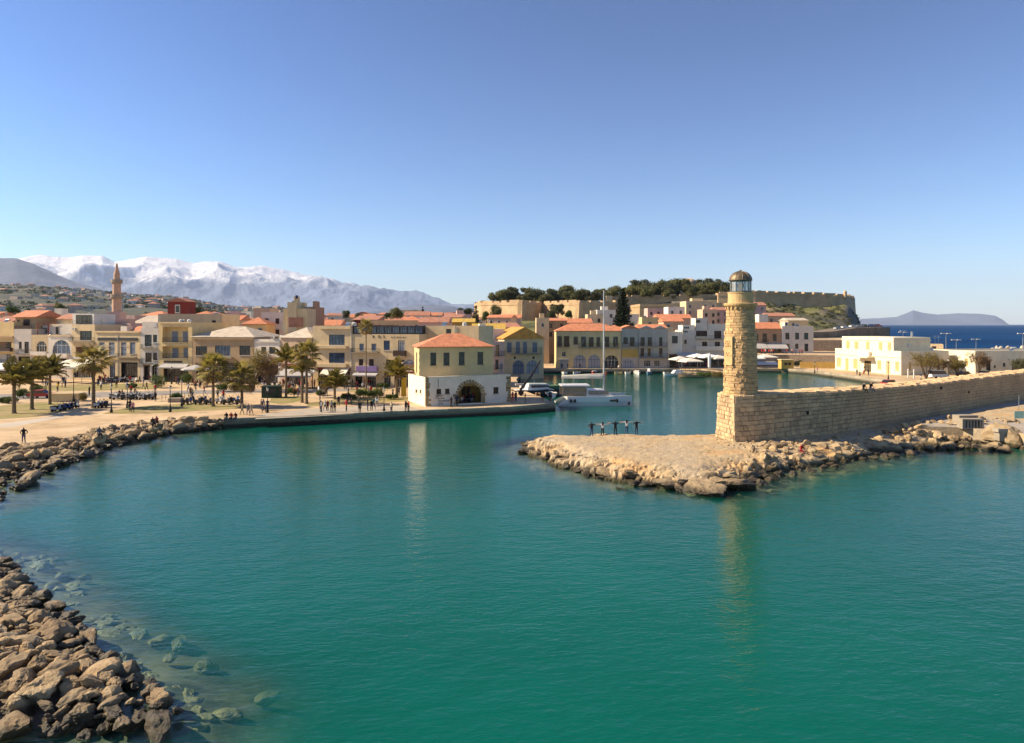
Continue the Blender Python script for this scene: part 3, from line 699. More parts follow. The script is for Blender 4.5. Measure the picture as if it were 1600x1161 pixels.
# near heap
rr = random.Random(5); FGW = [p for p in WL_L if p[1] < 53]; pts = []
HEAP = [(-44.5, 52.5), (-43, 48.5), (-36, 45)] + FGW[3:] + [(-38, 14), (-60, 14), (-60, 52)]
tries = 0
while len(pts) < 285 and tries < 40000:
    tries += 1; x, y = rr.uniform(-38, -11), rr.uniform(22, 46)
    if (x / y) * F + CX < -75: continue
    s_ = float(sdist([(x, y)], HEAP)[0])
    if s_ < -0.15: continue
    size = rr.choice((0.3, 0.4, 0.5, 0.62, 0.75, 0.95)) * (0.8 if s_ < 1.2 else 1.0)
    if any((x - a) ** 2 + (y - b_) ** 2 < ((size + c_) * 0.54) ** 2 for a, b_, c_, _ in pts): continue
    pts.append((x, y, size, s_))
for x, y, size, s_ in pts:
    z = min(0.10 + s_ * 0.24, 1.30) + rr.uniform(-.05, .25)
    rock('boulder', (x, y, z), size, ('large ' if size > .7 else 'small ') + (LBL_F[1] if s_ < 1.1 else LBL_F[0]), 'boulder', ('large ' if size > .7 else 'small ') + ('wet' if s_ < 1.1 else 'dry') + ' boulders of the near heap', 0.66, rr=rr)
k = 0
while k < 82:
    x, y = rr.uniform(-40, -4), rr.uniform(20, 46); s_ = float(sdist([(x, y)], HEAP)[0])
    if not (-3.8 < s_ < -0.1) or rr.random() < -s_ / 3.8: continue
    if (x / y) * F + CX < -40: continue
    size = rr.uniform(0.3, 0.8)
    rock('sunken_boulder', (x, y, -0.12 + s_ * 0.09 - size * 0.45), size, LBL_F[2], 'boulder', 'sunken boulders off the near heap', 0.6, rr=rr); k += 1
# left revetment
a_, b_ = resample(WL_L[:9], 300), resample(IN_L[:9], 300); pts = []; tries = 0
while len(pts) < 185 and tries < 15000:
    tries += 1; i = rr.randrange(300); k = rr.random(); q = a_[i] * (1 - k) + b_[i] * k
    size = rr.choice((0.45, 0.6, 0.8, 1.0, 1.15)) * (1.0 if k < 0.7 else 0.6)
    if any((q[0] - p_[0]) ** 2 + (q[1] - p_[1]) ** 2 < ((size + p_[2]) * 0.52) ** 2 for p_ in pts): continue
    pts.append((q[0], q[1], size, k))
for x, y, size, k in pts:
    rock('revetment_boulder', (x, y, 0.05 + 1.15 * k + rr.uniform(.0, .25)), size,
         ('large ' if size > .7 else 'small ') + 'dark wet limestone boulder along the waterline of the sandy promenade' if k < .3 else ('large ' if size > .7 else 'small ') + 'dry limestone boulder bordering the sandy promenade', 'boulder',
         ('large ' if size > .7 else 'small ') + ('boulders along the promenade waterline' if k < .3 else 'dry boulders bordering the promenade'), 0.72, rr=rr)
mb = MB()
for q_ in range(760):
    i = rr.randrange(300); k = rr.random(); q = a_[i] * (1 - k) + b_[i] * k; me = RKS[rr.randrange(8)]; s_ = rr.uniform(.12, .38)
    mb.add([v.co for v in me.vertices], [tuple(f.vertices) for f in me.polygons], 0, Matrix.Translation((q[0], q[1], -.02 + 1.2 * k + .06)) @ Matrix.Rotation(rr.uniform(0, 6), 4, 'Z') @ Matrix.Rotation(rr.uniform(-.5, .5), 4, 'X') @ Matrix.Diagonal((s_ * 1.4, s_, s_ * .75, 1)))
for q_ in range(420):
    x, y = rr.uniform(-36, -12), rr.uniform(23, 45); s0_ = float(sdist([(x, y)], HEAP)[0])
    if s0_ < 0: continue
    me = RKS[rr.randrange(8)]; s_ = rr.uniform(.1, .3); mb.add([v.co for v in me.vertices], [tuple(f.vertices) for f in me.polygons], 0, Matrix.Translation((x, y, min(.1 + s0_ * .24, 1.3) + .15)) @ Matrix.Rotation(rr.uniform(0, 6), 4, 'Z') @ Matrix.Diagonal((s_ * 1.4, s_, s_ * .75, 1)))
tag(mb.build('shore_rubble_stones', ROCK), kind='stuff')
# rocks round the spit edge and the rubble under the wall
spw = resample(SPIT[:11], 400); k = 0; pts = []
while k < 85:
    i = rr.randrange(400); q = spw[i]; nx = np.array([spw[min(i+2,399)][1] - spw[max(i-2,0)][1], -(spw[min(i+2,399)][0] - spw[max(i-2,0)][0])]); nx = -nx / max(np.hypot(*nx), 1e-6)
    inn = rr.uniform(-0.4, 2.0); x, y = q + nx * inn
    size = rr.choice((0.35, 0.5, 0.7, 1.0))
    if any((x - a) ** 2 + (y - b2) ** 2 < ((size + c2) * 0.5) ** 2 for a, b2, c2 in pts): pass
    else:
        pts.append((x, y, size)); rock('ledge_boulder', (x, y, 0.08 + max(inn, 0) * .30), size * 1.15, 'flat broken rock slab along the undercut edge of the rock spit', 'boulder', 'slabs along the spit edge', 0.42, rr=rr, tilt=0.2)
    k += 1
big = [(1170, 717, 1.9, 0.75), (1345, 697, 1.5, .5), (1098, 757, 2.4, .35), (1150, 752, 2.0, .3), (1040, 752, 1.5, .35), (1375, 698, 1.3, .6)]
for px, py, size, fl in big:
    q = G(px, py, 0.6); rock('large_boulder', (q.x, q.y, 0.4), size, 'large dark boulder lying at the foot of the rubble by the spit', 'boulder', 'large boulders by the spit', fl, rr=rr, tilt=.15)
RUB = [(13,0)]
pts = []; tries = 0
while len(pts) < 250 and tries < 20000:
    tries += 1; px = rr.uniform(1165, 1600); py0 = np.interp(px, [1165, 1240, 1300, 1380, 1450, 1530, 1600], [752, 735, 725, 711, 698, 693, 690]); py1 = np.interp(px, [1165, 1240, 1300, 1380, 1450, 1490, 1600], [692, 697, 696, 684, 668, 668, 675])
    q = G(px, py0 + (py1 - py0) * rr.random(), 0.5)
    size = rr.choice((0.22, 0.3, 0.38, 0.5, 0.65)) * (1.3 if px > 1400 else 1)
    if any((q.x - a) ** 2 + (q.y - b2) ** 2 < ((size + c2) * 0.5) ** 2 for a, b2, c2 in pts): continue
    pts.append((q.x, q.y, size))
for x, y, size in pts:
    rock('rubble_stone', (x, y, max(spit_z(x, y), -.1) + size * .22), size, ('large' if size > .45 else 'small') + ' pale rubble stone on the shore below the breakwater wall', 'rock', ('large' if size > .45 else 'small') + ' rubble stones below the breakwater', 0.75, RK[7:], rr)
mb = MB(); rs = rr
for k in range(1500):
    px = rs.uniform(1120, 1600); py = rs.uniform(np.interp(px, [1120, 1240, 1300, 1450, 1600], [700, 735, 724, 697, 690]) , np.interp(px, [1120, 1240, 1450, 1600], [690, 688, 664, 668])); q = G(px, py, .7)
    me = rs.choice(RKS); s_ = rs.uniform(.07, .2)
    if k % 3 == 0:
        mb.add([v.co for v in me.vertices], [tuple(f.vertices) for f in me.polygons], 0, Matrix.Translation((q.x, q.y, spit_z(q.x, q.y))) @ Matrix.Rotation(rs.uniform(0, 6), 4, 'Z') @ Matrix.Diagonal((s_ * 1.3, s_, s_ * .8, 1)))
for k in range(700):
    x, y = rs.uniform(2, 24), rs.uniform(62, 86)
    if sdist([(x, y)], SPIT)[0] < 1.5: continue
    s_ = rs.uniform(.03, .13); me = rs.choice(RKS)
    if k % 2 == 0: mb.add([v.co for v in me.vertices], [tuple(f.vertices) for f in me.polygons], 0, Matrix.Translation((x, y, spit_z(x, y))) @ Matrix.Rotation(rs.uniform(0, 6), 4, 'Z') @ Matrix.Diagonal((s_ * 1.3, s_, s_ * .6, 1)))
mb.build('loose_pebbles', ROCK); tag(bpy.data.objects['loose_pebbles'], kind='stuff')
k = 0
while k < 60:
    px = rr.uniform(820, 1600); py = np.interp(px, [820, 900, 1000, 1100, 1180, 1240, 1300, 1450, 1600], [706, 742, 762, 774, 756, 744, 732, 706, 698]) + abs(rr.gauss(0, 9)); q = G(px, py, 0)
    size = rr.uniform(.4, 1.1); rock('sunken_boulder', (q.x, q.y, -.42 - rr.random() * .5), size, 'greenish sunken rock in the shallows round the rock spit', 'boulder', 'sunken rocks round the spit', .45, rr=rr); k += 1
# concrete units on the right shore
for i, (px, py, rz, L) in enumerate(((1508, 661, 0.12, 2.6), (1516, 667, -0.05, 2.5))):
    q = G(px, py, 1.9); cb = empty('concrete_frame_block', (q.x, q.y, 1.72), rz, ('hollow concrete block open to the seaward side, lying behind another' if i == 0 else 'ribbed grey concrete block lying in front of the hollow one'), 'concrete block')
    m_ = MB(); H_ = 1.2
    for bx in ((-L/2, -.6, 0, L/2, .6, .16), (-L/2, -.6, H_-.16, L/2, .6, H_), (-L/2, -.6, .16, -L/2+.2, .6, H_-.16), (L/2-.2, -.6, .16, L/2, .6, H_-.16), (-L/2+.2, .4, .16, L/2-.2, .6, H_-.16)): m_.box(*bx)
    m_.build('shell', CONC, cb)
    if i == 1:
        for k in range(6):
            MB().box(-.9 + k * .36 - .07, -.5, .16, -.9 + k * .36 + .07, -.38, H_ - .16).build('rib', CONC, cb)
q = G(1568, 672, 2.0); cb = empty('concrete_slab_table', (q.x, q.y, 1.7), 0.05, 'flat concrete slab raised on stubs at the end of the rubble shore', 'concrete block')
MB().box(-1.0, -.5, .1, 1.0, .5, .5).build('slab', CONC, cb); MB().box(-.8, -.4, -.9, .9, .5, .15).build('stub', CONC, cb)
q = G(1567, 684, 1.0); bl = tag(rock('pointed_boulder', (q.x, q.y, 1.0), 1.9, 'big angular pale boulder with a pointed top by the concrete slab', 'boulder', None, .9, rr=rr, tilt=.1))
# paved ramp on the right
AR = [tuple(G(x, y, 2.1))[:2] for x, y in ((1505,664),(1545,668),(1590,672),(1700,690),(1760,640),(1600,622),(1530,634),(1440,651),(1440,662))]
ASPH = M('pale_asphalt', (0.36, 0.31, 0.26, 1), 0.95, 0.18, 0.3, 0.3, 5)
tag(poly_prism('ramp_pavement', AR, 0.3, 1.80, [ASPH, ROCKG]), kind='structure')
k = 0; pts = []
while k < 900 and len(pts) < 75:
    k += 1; px = rr.uniform(1440, 1640); q = G(px, rr.uniform(671, 693) if px < 1560 else rr.uniform(677, 695), .8); size = rr.choice((.5, .65, .85, 1.1))
    if any((q.x - a) ** 2 + (q.y - b2) ** 2 < ((size + c2) * .5) ** 2 for a, b2, c2 in pts): continue
    pts.append((q.x, q.y, size)); zz_ = .15 + max(0, (float(sdist([(q.x, q.y)], SPIT)[0]))) * .32
    rock('shore_boulder', (q.x, q.y, min(zz_, 1.9)), size, 'angular tan boulder at the edge of the paved ramp', 'boulder', 'boulders at the ramp edge', .8, rr=rr)
# ================================================================== buildings
STY = {'g': (FR_W, PANE), 'b': (FR_B, PANE), 'd': (FR_D, PANE), 'n': (FR_N, PANEB), 'bl': (FR_D, PANEB), 'o': (FR_OC, PANE), 'bw': (FR_B, FR_W)}
SHUT = {'s': FR_G, 'bs': FR_B, 'oc': FR_OC, 'w': FR_W, 'gd': M('grey_door', (0.33, 0.34, 0.36, 1), 0.6, 0.12, bmp=0.1)}
def wm(col, name, streak=0.35): return M(name, (*col, 1), 0.92, 0.14, 0.5, 0.2, 6, 0.03, streak=streak)
CREAM = wm((0.66, 0.51, 0.30), 'cream_plaster'); CREAMY = wm((0.69, 0.52, 0.26), 'yellow_plaster'); OCHRE = wm((0.52, 0.34, 0.09), 'ochre_plaster')
WHITE = wm((0.76, 0.68, 0.56), 'white_plaster'); WHITEG = wm((0.62, 0.56, 0.48), 'greyish_white_plaster'); TAN = wm((0.46, 0.32, 0.18), 'tan_plaster')
PINK = wm((0.55, 0.38, 0.32), 'pink_plaster'); GREYP = wm((0.42, 0.38, 0.33), 'grey_plaster'); BROWNP = wm((0.40, 0.25, 0.15), 'brown_plaster')
REDP = wm((0.22, 0.035, 0.025), 'oxblood_boards'); PEACH = wm((0.60, 0.42, 0.28), 'peach_plaster'); CRW = wm((0.78, 0.70, 0.50), 'pale_cream_plaster', 0.15)
RUBW = M('rubble_wall', (0.32, 0.25, 0.18, 1), 0.95, 0.5, 2.2, 0.8, 3.0, 0.15); FORT = M('fortress_masonry', (0.52, 0.36, 0.20, 1), 0.95, 0.3, 0.16, 0.6, 1.2, 0.25, streak=0.4)
def bar_rail(mb, pts, z, h, mi=0, step=0.25, mat=None):
    for a, b_ in zip(pts, pts[1:]):
        a, b_ = Vector((*a, 0)), Vector((*b_, 0)); L = (b_ - a).length
        if L < 0.05: continue
        for zz, r in ((z + h, .03), (z + .08, .02)): mb.tube((a.x, a.y, zz), (b_.x, b_.y, zz), r, n=4, mat=mat)
        n = max(1, int(L / step))
        for k in range(n + 1):
            q = a.lerp(b_, k / n); mb.tube((q.x, q.y, z), (q.x, q.y, z + h), .016 if k % 6 else .025, n=4, mat=mat, caps=False)
def arch_pts(x0, z0, x1, z1, n=8):
    r = (x1 - x0) / 2; zs = max(z0 + 0.1, z1 - r); ry = z1 - zs; cx = (x0 + x1) / 2
    return [(x0, z0), (x1, z0)] + [(cx + r * math.cos(a), zs + ry * math.sin(a)) for a in np.linspace(0, math.pi, n + 1)]
def fill(bm, outer, holes, Wm, t=0.28, mi=0):
    loops = [outer] + holes; es = []
    for lp in loops:
        v = [bm.verts.new((p[0], 0, p[1])) for p in lp]
        es += [bm.edges.new((v[i], v[(i + 1) % len(v)])) for i in range(len(v))]
    r = bmesh.ops.triangle_fill(bm, edges=es, use_beauty=True, use_dissolve=False)
    fs = [g_ for g_ in r['geom'] if isinstance(g_, bmesh.types.BMFace)]
    for f in fs:
        f.normal_update()
        if f.normal.y > 0: f.normal_flip()
    ex = bmesh.ops.extrude_face_region(bm, geom=fs, use_keep_orig=True)
    nv = [g_ for g_ in ex['geom'] if isinstance(g_, bmesh.types.BMVert)]
    bmesh.ops.translate(bm, verts=nv, vec=(0, t, 0))
    av = list({v for f in fs for v in f.verts} | set(nv))
    bmesh.ops.transform(bm, matrix=Wm, verts=av)
def window(e, Wm, s0, z0, s1, z1, sty, arch=False, inset=0.13, name='window', sill=True):
    w_, h_ = s1 - s0, z1 - z0; mb = MB(); fw = min(0.09, w_ * 0.14); y0, y1 = inset, inset + 0.07
    if sty in SHUT:
        m = SHUT[sty]; g_ = 0.012; mid = (s0 + s1) / 2
        for a, b_ in ((s0 + .01, mid - g_), (mid + g_, s1 - .01)):
            mb.box(a, y0, z0 + .01, b_, y1 - .02, z1 - .01, 0, Wm)
            for q in (z0 + .06, (z0 + z1) / 2, z1 - .1): mb.box(a + .03, y0 - .03, q - .04, b_ - .03, y0 - .001, q + .04, 0, Wm)
        o_ = mb.build('shutter' if name == 'window' else name, m, e)
    else:
        fm, pm = STY[sty]
        for bx in ((s0, z0, s0 + fw, z1), (s1 - fw, z0, s1, z1), (s0 + fw, z0, s1 - fw, z0 + fw), (s0 + fw, z1 - fw, s1 - fw, z1)): mb.box(bx[0], y0, bx[1], bx[2], y1, bx[3], 0, Wm)
        nm = max(1, int(round(w_ / 0.9)))
        for k in range(1, nm + 1):
            x = s0 + w_ * k / (nm + 1); mb.box(x - .03, y0 + .004, z0 + fw, x + .03, y1 - .004, z1 - fw, 0, Wm)
        if h_ > 1.3: z = z0 + h_ * 0.7; mb.box(s0 + fw, y0 + .008, z - .03, s1 - fw, y1 - .008, z + .03, 0, Wm)
        o_ = mb.build(name, fm, e)
        MB().box(s0 + fw * .5, y1 - .02, z0 + fw * .5, s1 - fw * .5, y1 + .01, z1 - fw * .5, 0, Wm).build('pane', pm, o_)
    if arch:
        pass
    if sill and name == 'window' and z0 > 1.0: MB().box(s0 - .12, -.12, z0 - .1, s1 + .12, .10, z0 - .003, 0, Wm).build('sill', FR_W if sty != 'b' else CONC, o_)
    return o_
def roof_mesh(mb, x0, y0, x1, y1, z, h, kind, ov=0.35, th=0.12):
    x0 -= ov; y0 -= ov; x1 += ov; y1 += ov; w_, d_ = x1 - x0, y1 - y0
    if kind == 'hip':
        if w_ >= d_: r0, r1 = (x0 + d_ / 2, (y0 + y1) / 2), (x1 - d_ / 2, (y0 + y1) / 2)
        else: r0, r1 = ((x0 + x1) / 2, y0 + w_ / 2), ((x0 + x1) / 2, y1 - w_ / 2)
    elif kind == 'gx': r0, r1 = (x0, (y0 + y1) / 2), (x1, (y0 + y1) / 2)
    elif kind == 'gy': r0, r1 = ((x0 + x1) / 2, y0), ((x0 + x1) / 2, y1)
    elif kind == 'shed': r0, r1 = (x0, y1), (x1, y1)
    b_ = [(x0, y0), (x1, y0), (x1, y1), (x0, y1)]
    vs = [(*p, z) for p in b_] + [(*p, z + th) for p in b_] + [(*r0, z + h + th), (*r1, z + h + th)]
    fs = [(3, 2, 1, 0), (0, 1, 5, 4), (1, 2, 6, 5), (2, 3, 7, 6), (3, 0, 4, 7)]
    if kind == 'shed': fs = fs[:3] + [(2, 3, 8, 9), (3, 0, 4, 8), (1, 2, 9, 5), (4, 5, 9, 8)]; fs = [(3, 2, 1, 0), (0, 1, 5, 4), (4, 5, 9, 8), (1, 2, 9, 5), (3, 0, 4, 8), (2, 3, 8, 9)]
    elif kind == 'gy' or (kind == 'hip' and w_ < d_): fs += [(4, 5, 8), (5, 6, 9, 8), (6, 7, 9), (7, 4, 8, 9)]
    else: fs += [(4, 5, 9, 8), (5, 6, 9), (6, 7, 8, 9), (7, 4, 8)]
    mb.add(vs, fs); return mb
class Wall:
    def __init__(s, org, dr, length, H, Wm, z0): s.o, s.d, s.L, s.H, s.M, s.z0 = org, dr, length, H, Wm, z0
    def at(s, px, py):
        r = Vector(((px - CX) / F, 1.0)); a, b_, c, d = s.d.x, -r.x, s.d.y, -r.y
        det = a * d - b_ * c; q = -s.o; sv = (q.x * d - b_ * q.y) / det; t = (a * q.y - c * q.x) / det
        return sv, HC - (py - HY) * t / F - s.z0
def clampbox(W, it):
    s0, z1 = W.at(it[1], it[2]); s1, _ = W.at(it[3], it[2]); _, z0 = W.at(it[1], it[4])
    if s0 > s1: s0, s1 = s1, s0
    return max(s0, .1), max(z0, .04), min(s1, W.L - .1), min(z1, W.H - .12)
def do_wall(bm, e, W, items, outline=None):
    holes, todo = [], []
    taken = []
    for it in items:
        k = it[0]
        if k in ('w', 'a', 'o', 'd'):
            s0, z0, s1, z1 = clampbox(W, it)
            if s1 - s0 < .15 or z1 - z0 < .15: continue
            if any(s0 < b_[2] + .03 and s1 > b_[0] - .03 and z0 < b_[3] + .03 and z1 > b_[1] - .03 for b_ in taken): continue
            taken.append((s0, z0, s1, z1)); lp = arch_pts(s0, z0, s1, z1) if k == 'a' else [(s0, z0), (s1, z0), (s1, z1), (s0, z1)]
            holes.append(lp); todo.append((k, it, s0, z0, s1, z1, lp))
    fill(bm, outline or [(0, -1.2), (W.L, -1.2), (W.L, W.H), (0, W.H)], holes, W.M)
    for k, it, s0, z0, s1, z1, lp in todo:
        sty = it[5] if len(it) > 5 else 'g'
        if k == 'w': window(e, W.M, s0, z0, s1, z1, sty)
        elif k == 'd': window(e, W.M, s0, z0, s1, z1, sty, name='door')
        elif k == 'a':                                      # arched leaf
            mb = MB(); n = len(lp); fm = SHUT[sty] if sty in SHUT else STY[sty][0]
            mb.add([(p[0], .14, p[1]) for p in lp] + [(p[0], .20, p[1]) for p in lp], [tuple(range(n))] + [(i, n + i, n + (i + 1) % n, (i + 1) % n) for i in range(n)], 0, W.M)
            dr = mb.build('arched_door', fm if sty in SHUT else STY[sty][1], e)
            fb = MB(); mid = (s0 + s1) / 2; zt = z0 + (z1 - z0) * .62
            fb.box(s0, .10, zt - .05, s1, .139, zt + .05, 0, W.M)
            for x in (s0 + (s1 - s0) * .26, mid, s0 + (s1 - s0) * .74): fb.box(x - .04, .11, z0, x + .04, .1385, z1 - abs(x - mid) * .55 - .03, 0, W.M)
            fb.build('mullion', FR_D if sty in ('gd', 's') else FR_W, dr)
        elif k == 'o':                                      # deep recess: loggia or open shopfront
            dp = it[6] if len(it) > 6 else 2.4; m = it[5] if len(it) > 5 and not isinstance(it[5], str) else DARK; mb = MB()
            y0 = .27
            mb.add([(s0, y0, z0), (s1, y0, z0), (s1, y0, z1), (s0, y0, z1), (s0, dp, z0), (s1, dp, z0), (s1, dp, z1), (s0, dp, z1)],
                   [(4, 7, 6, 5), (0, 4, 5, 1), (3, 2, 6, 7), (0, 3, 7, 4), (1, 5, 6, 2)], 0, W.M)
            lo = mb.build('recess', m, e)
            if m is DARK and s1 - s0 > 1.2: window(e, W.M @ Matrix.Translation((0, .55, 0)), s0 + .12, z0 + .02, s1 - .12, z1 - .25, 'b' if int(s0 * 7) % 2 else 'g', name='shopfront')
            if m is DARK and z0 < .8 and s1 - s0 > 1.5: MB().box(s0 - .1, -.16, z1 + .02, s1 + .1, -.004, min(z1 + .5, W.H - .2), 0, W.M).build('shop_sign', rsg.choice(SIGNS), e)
            for q in (it[7] if len(it) > 7 else ()):
                c0 = clampbox(W, ('w', *q[:4])); window(e, W.M @ Matrix.Translation((0, dp - .25, 0)), c0[0], max(c0[1], z0 + .05), c0[2], min(c0[3], z1 - .1), q[4], name='balcony_door')
    for it in items:
        k = it[0]
        if k == 'b':                                        # balcony: floor row it[4], rail top row it[2]
            s0, z1 = W.at(it[1], it[2]); s1, _ = W.at(it[3], it[2]); _, z0 = W.at(it[1], it[4]); pr = it[5]; kind = it[6] if len(it) > 6 else 'iron'
            bal = MB().box(s0, -pr, z0 - .16, s1, -.003, z0, 0, W.M).build('balcony', CONC if kind != 'solid' else WHITE, e)
            rl = MB()
            if kind == 'iron': bar_rail(rl, [(s0 + .04, -.02), (s0 + .04, -pr + .05), (s1 - .04, -pr + .05), (s1 - .04, -.02)], z0, max(z1 - z0, .8), mat=W.M)
            elif kind == 'wood':
                for bx in ((s0, -pr, s1, -pr + .06), (s0, -pr + .06, s0 + .06, -.01), (s1 - .06, -pr + .06, s1, -.01)): rl.box(bx[0], bx[1], z0, bx[2], bx[3], z1, 0, W.M)
            else:
                for bx in ((s0, -pr, s1, -pr + .1), (s0, -pr + .1, s0 + .1, -.01), (s1 - .1, -pr + .1, s1, -.01)): rl.box(bx[0], bx[1], z0 + .002, bx[2], bx[3], z1, 0, W.M)
            rl.build('railing', {'iron': IRON, 'wood': FR_B}.get(kind, WHITE), bal)
        elif k == 'c':                                      # cornice / ledge band: rows it[2]..it[4]
            s0, z1 = W.at(it[1], it[2]); s1, _ = W.at(it[3], it[2]); _, z0 = W.at(it[1], it[4])
            MB().box(s0, -it[5], z0, s1, -.003, z1, 0, W.M).build('cornice', it[6] if len(it) > 6 else CREAM, e)
        elif k == 'n':                                      # sloping awning
            s0, z1 = W.at(it[1], it[2]); s1, _ = W.at(it[3], it[2]); _, z0 = W.at(it[1], it[4]); pr = it[5]; m = it[6]
            mb = MB(); mb.add([(s0, -.02, z1), (s1, -.02, z1), (s1, -pr, z0 + .25), (s0, -pr, z0 + .25), (s0, -.02, z1 - .05), (s1, -.02, z1 - .05), (s1, -pr + .03, z0), (s0, -pr + .03, z0)],
                              [(0, 3, 2, 1), (4, 5, 6, 7), (3, 7, 6, 2), (0, 4, 7, 3), (1, 2, 6, 5)], 0, W.M); aw = mb.build('awning', m, e)
            fr_ = MB()
            for x in np.linspace(s0 + .05, s1 - .05, max(2, int((s1 - s0) / 2.5) + 1)): fr_.tube((x, -.02, z1 - .5), (x, -pr + .08, z0 + .1), .025, n=5, mat=W.M)
            fr_.build('awning_arm', STEEL, aw)
        elif k == 'sg':                                     # flat sign board
            s0, z1 = W.at(it[1], it[2]); s1, _ = W.at(it[3], it[2]); _, z0 = W.at(it[1], it[4])
            MB().box(s0, -.12, z0, s1, -.004, z1, 0, W.M).build('sign_board', it[5], e)
        elif k == 'p':                                      # rain pipe
            s0, z1 = W.at(it[1], it[2]); _, z0 = W.at(it[1], it[3]); MB().tube((s0, -.08, z0), (s0, -.08, z1), .06, n=6, mat=W.M).build('rain_pipe', FR_W, e)
        elif k == 'x':                                      # air conditioner
            s0, z0 = W.at(it[1], it[2]); mb = MB().box(s0 - .4, -.36, z0 - .28, s0 + .4, -.02, z0 + .28, 0, W.M); ac = mb.build('air_conditioner', FR_W, e)
            MB().tube((s0 - .1, -.37, z0), (s0 - .1, -.359, z0), .2, n=12, mat=W.M).build('fan_grille', FR_D, ac)
rsg = random.Random(6); SIGNS = [M('sign_' + n_, (*c_, 1), .6, .1, 2, .03) for n_, c_ in (('green', (.03, .09, .05)), ('navy', (.03, .05, .14)), ('white', (.6, .58, .54)), ('maroon', (.18, .04, .03)), ('brown', (.16, .09, .05)))]
def roof_clutter(e, L, deep, z):
    for k in range(rsg.randrange(2, 5)):
        x, y = rsg.uniform(1.0, max(1.2, L - 1.0)), rsg.uniform(2.0, deep - 1.5); kind = rsg.randrange(5)
        if kind == 0: heater(e, x, y, z)
        elif kind == 1: dish(e, x, y, z + .5)
        elif kind == 2:
            mb = MB(); mb.tube((x, y, z), (x, y, z + 3.4), .04, n=4)
            for q_ in (2.6, 2.9, 3.2): mb.box(x - .55, y - .02, z + q_, x + .55, y + .02, z + q_ + .04)
            mb.build('aerial', STEEL, e)
        elif kind == 3: MB().lathe([(.5, z), (.5, z + 1.1), (.3, z + 1.25), (.05, z + 1.3)], 12, c=(x, y)).build('water_tank', FR_W, e)
        else: MB().box(x - .9, y - .8, z, x + .9, y + .9, z + 1.9).build('stair_head', rsg.choice((WHITE, CREAM, TAN)), e)
def house(name, label, A, B, top, deep, wall_m, items=(), left=(), right=(), roof=None, z0=1.2, cat='house', group=None, gable=None, parapet=0.5, top_z=None):
    Pa, Pb = PX(*A, z0), PX(*B, z0); u = Vector((Pb.x - Pa.x, Pb.y - Pa.y)); L = u.length; u.normalize(); inn = Vector((-u.y, u.x))
    H = (ZY(top, A[1]) if top_z is None else top_z) - z0; ang = math.atan2(u.y, u.x)
    e = empty(name, Pa, ang, label, cat, group); bm = bmesh.new(); a2 = Vector((Pa.x, Pa.y)); T = .28
    Wf = Wall(a2, u, L, H, Matrix.Identity(4), z0)
    out = None
    if gable: out = [(0, -1.2), (L, -1.2), (L, H), *[(L * k, H + hh) for k, hh in gable], (0, H)]
    do_wall(bm, e, Wf, items, out)
    Ml = Matrix(((0, 1, 0, 0), (-1, 0, 0, deep - T), (0, 0, 1, 0), (0, 0, 0, 1)))
    do_wall(bm, e, Wall(a2 + inn * (deep - T), -inn, deep - 2 * T, H, Ml, z0), left)
    Mr = Matrix(((0, -1, 0, L), (1, 0, 0, T), (0, 0, 1, 0), (0, 0, 0, 1)))
    do_wall(bm, e, Wall(a2 + u * L + inn * T, inn, deep - 2 * T, H, Mr, z0), right)
    Mk = Matrix(((-1, 0, 0, L), (0, -1, 0, deep), (0, 0, 1, 0), (0, 0, 0, 1)))
    do_wall(bm, e, Wall(a2 + u * L + inn * deep, -u, L, H, Mk, z0), ())
    me = bpy.data.meshes.new('wall'); bm.to_mesh(me); bm.free(); me.materials.append(wall_m); link('wall', me, e)
    if roof is None:
        MB().box(T + .002, T + .002, H - parapet - .2, L - T - .002, deep - T - .002, H - parapet).build('roof', CONC, e)
        if name not in ('white_harbour_office', 'harbour_hotel'): roof_clutter(e, L, deep, H - parapet)
    else:
        kind, h_, m = roof[:3]; roof_mesh(MB(), 0, 0, L, deep, H + .002, h_, kind, roof[3] if len(roof) > 3 else .35).build('roof', m, e)
    return e, Wf, L, H
def block(e, W, px0, y0, px1, y1, setback, deep, m, items=(), roof=None, name='upper_storey'):
    """a set-back storey standing on the roof of building e"""
    Wb = Wall(W.o + Vector((-W.d.y, W.d.x)) * setback, W.d, 1, 99, Matrix.Identity(4), W.z0)
    s0, zt = Wb.at(px0, y0); s1, _ = Wb.at(px1, y0); _, zb = Wb.at(px0, y1); zb = min(zb, W.H - .4)
    MB().box(s0, setback, zb, s1, setback + deep, zt).build(name, m, e)
    Wb.L, Wb.H = 999, 999
    for it in items:
        a, z1 = Wb.at(it[0], it[1]); b_, _ = Wb.at(it[2], it[1]); _, z0 = Wb.at(it[0], it[3])
        window(e, Matrix.Translation((0, setback - .22, 0)), a, z0, b_, z1, it[4], sill=False)
    if roof: roof_mesh(MB(), s0, setback, s1, setback + deep, zt + .002, roof[1], roof[0], roof[3] if len(roof) > 3 else .4).build('roof', roof[2], e)
def text_on(e, Wm, txt, s, z, size, m, name='lettering', y=-.03, space=1.0):
    cu_ = bpy.data.curves.new('t', 'FONT'); cu_.body = txt; cu_.size = size; cu_.extrude = .02; cu_.space_character = space
    ob = bpy.data.objects.new('t', cu_); COL.objects.link(ob); dg = bpy.context.evaluated_depsgraph_get()
    me = bpy.data.meshes.new_from_object(ob.evaluated_get(dg)); bpy.data.objects.remove(ob)
    me.transform(Wm @ Matrix.Translation((s, y, z)) @ Matrix.Rotation(R(90), 4, 'X')); me.materials.clear(); me.materials.append(m)
    return link(name, me, e)
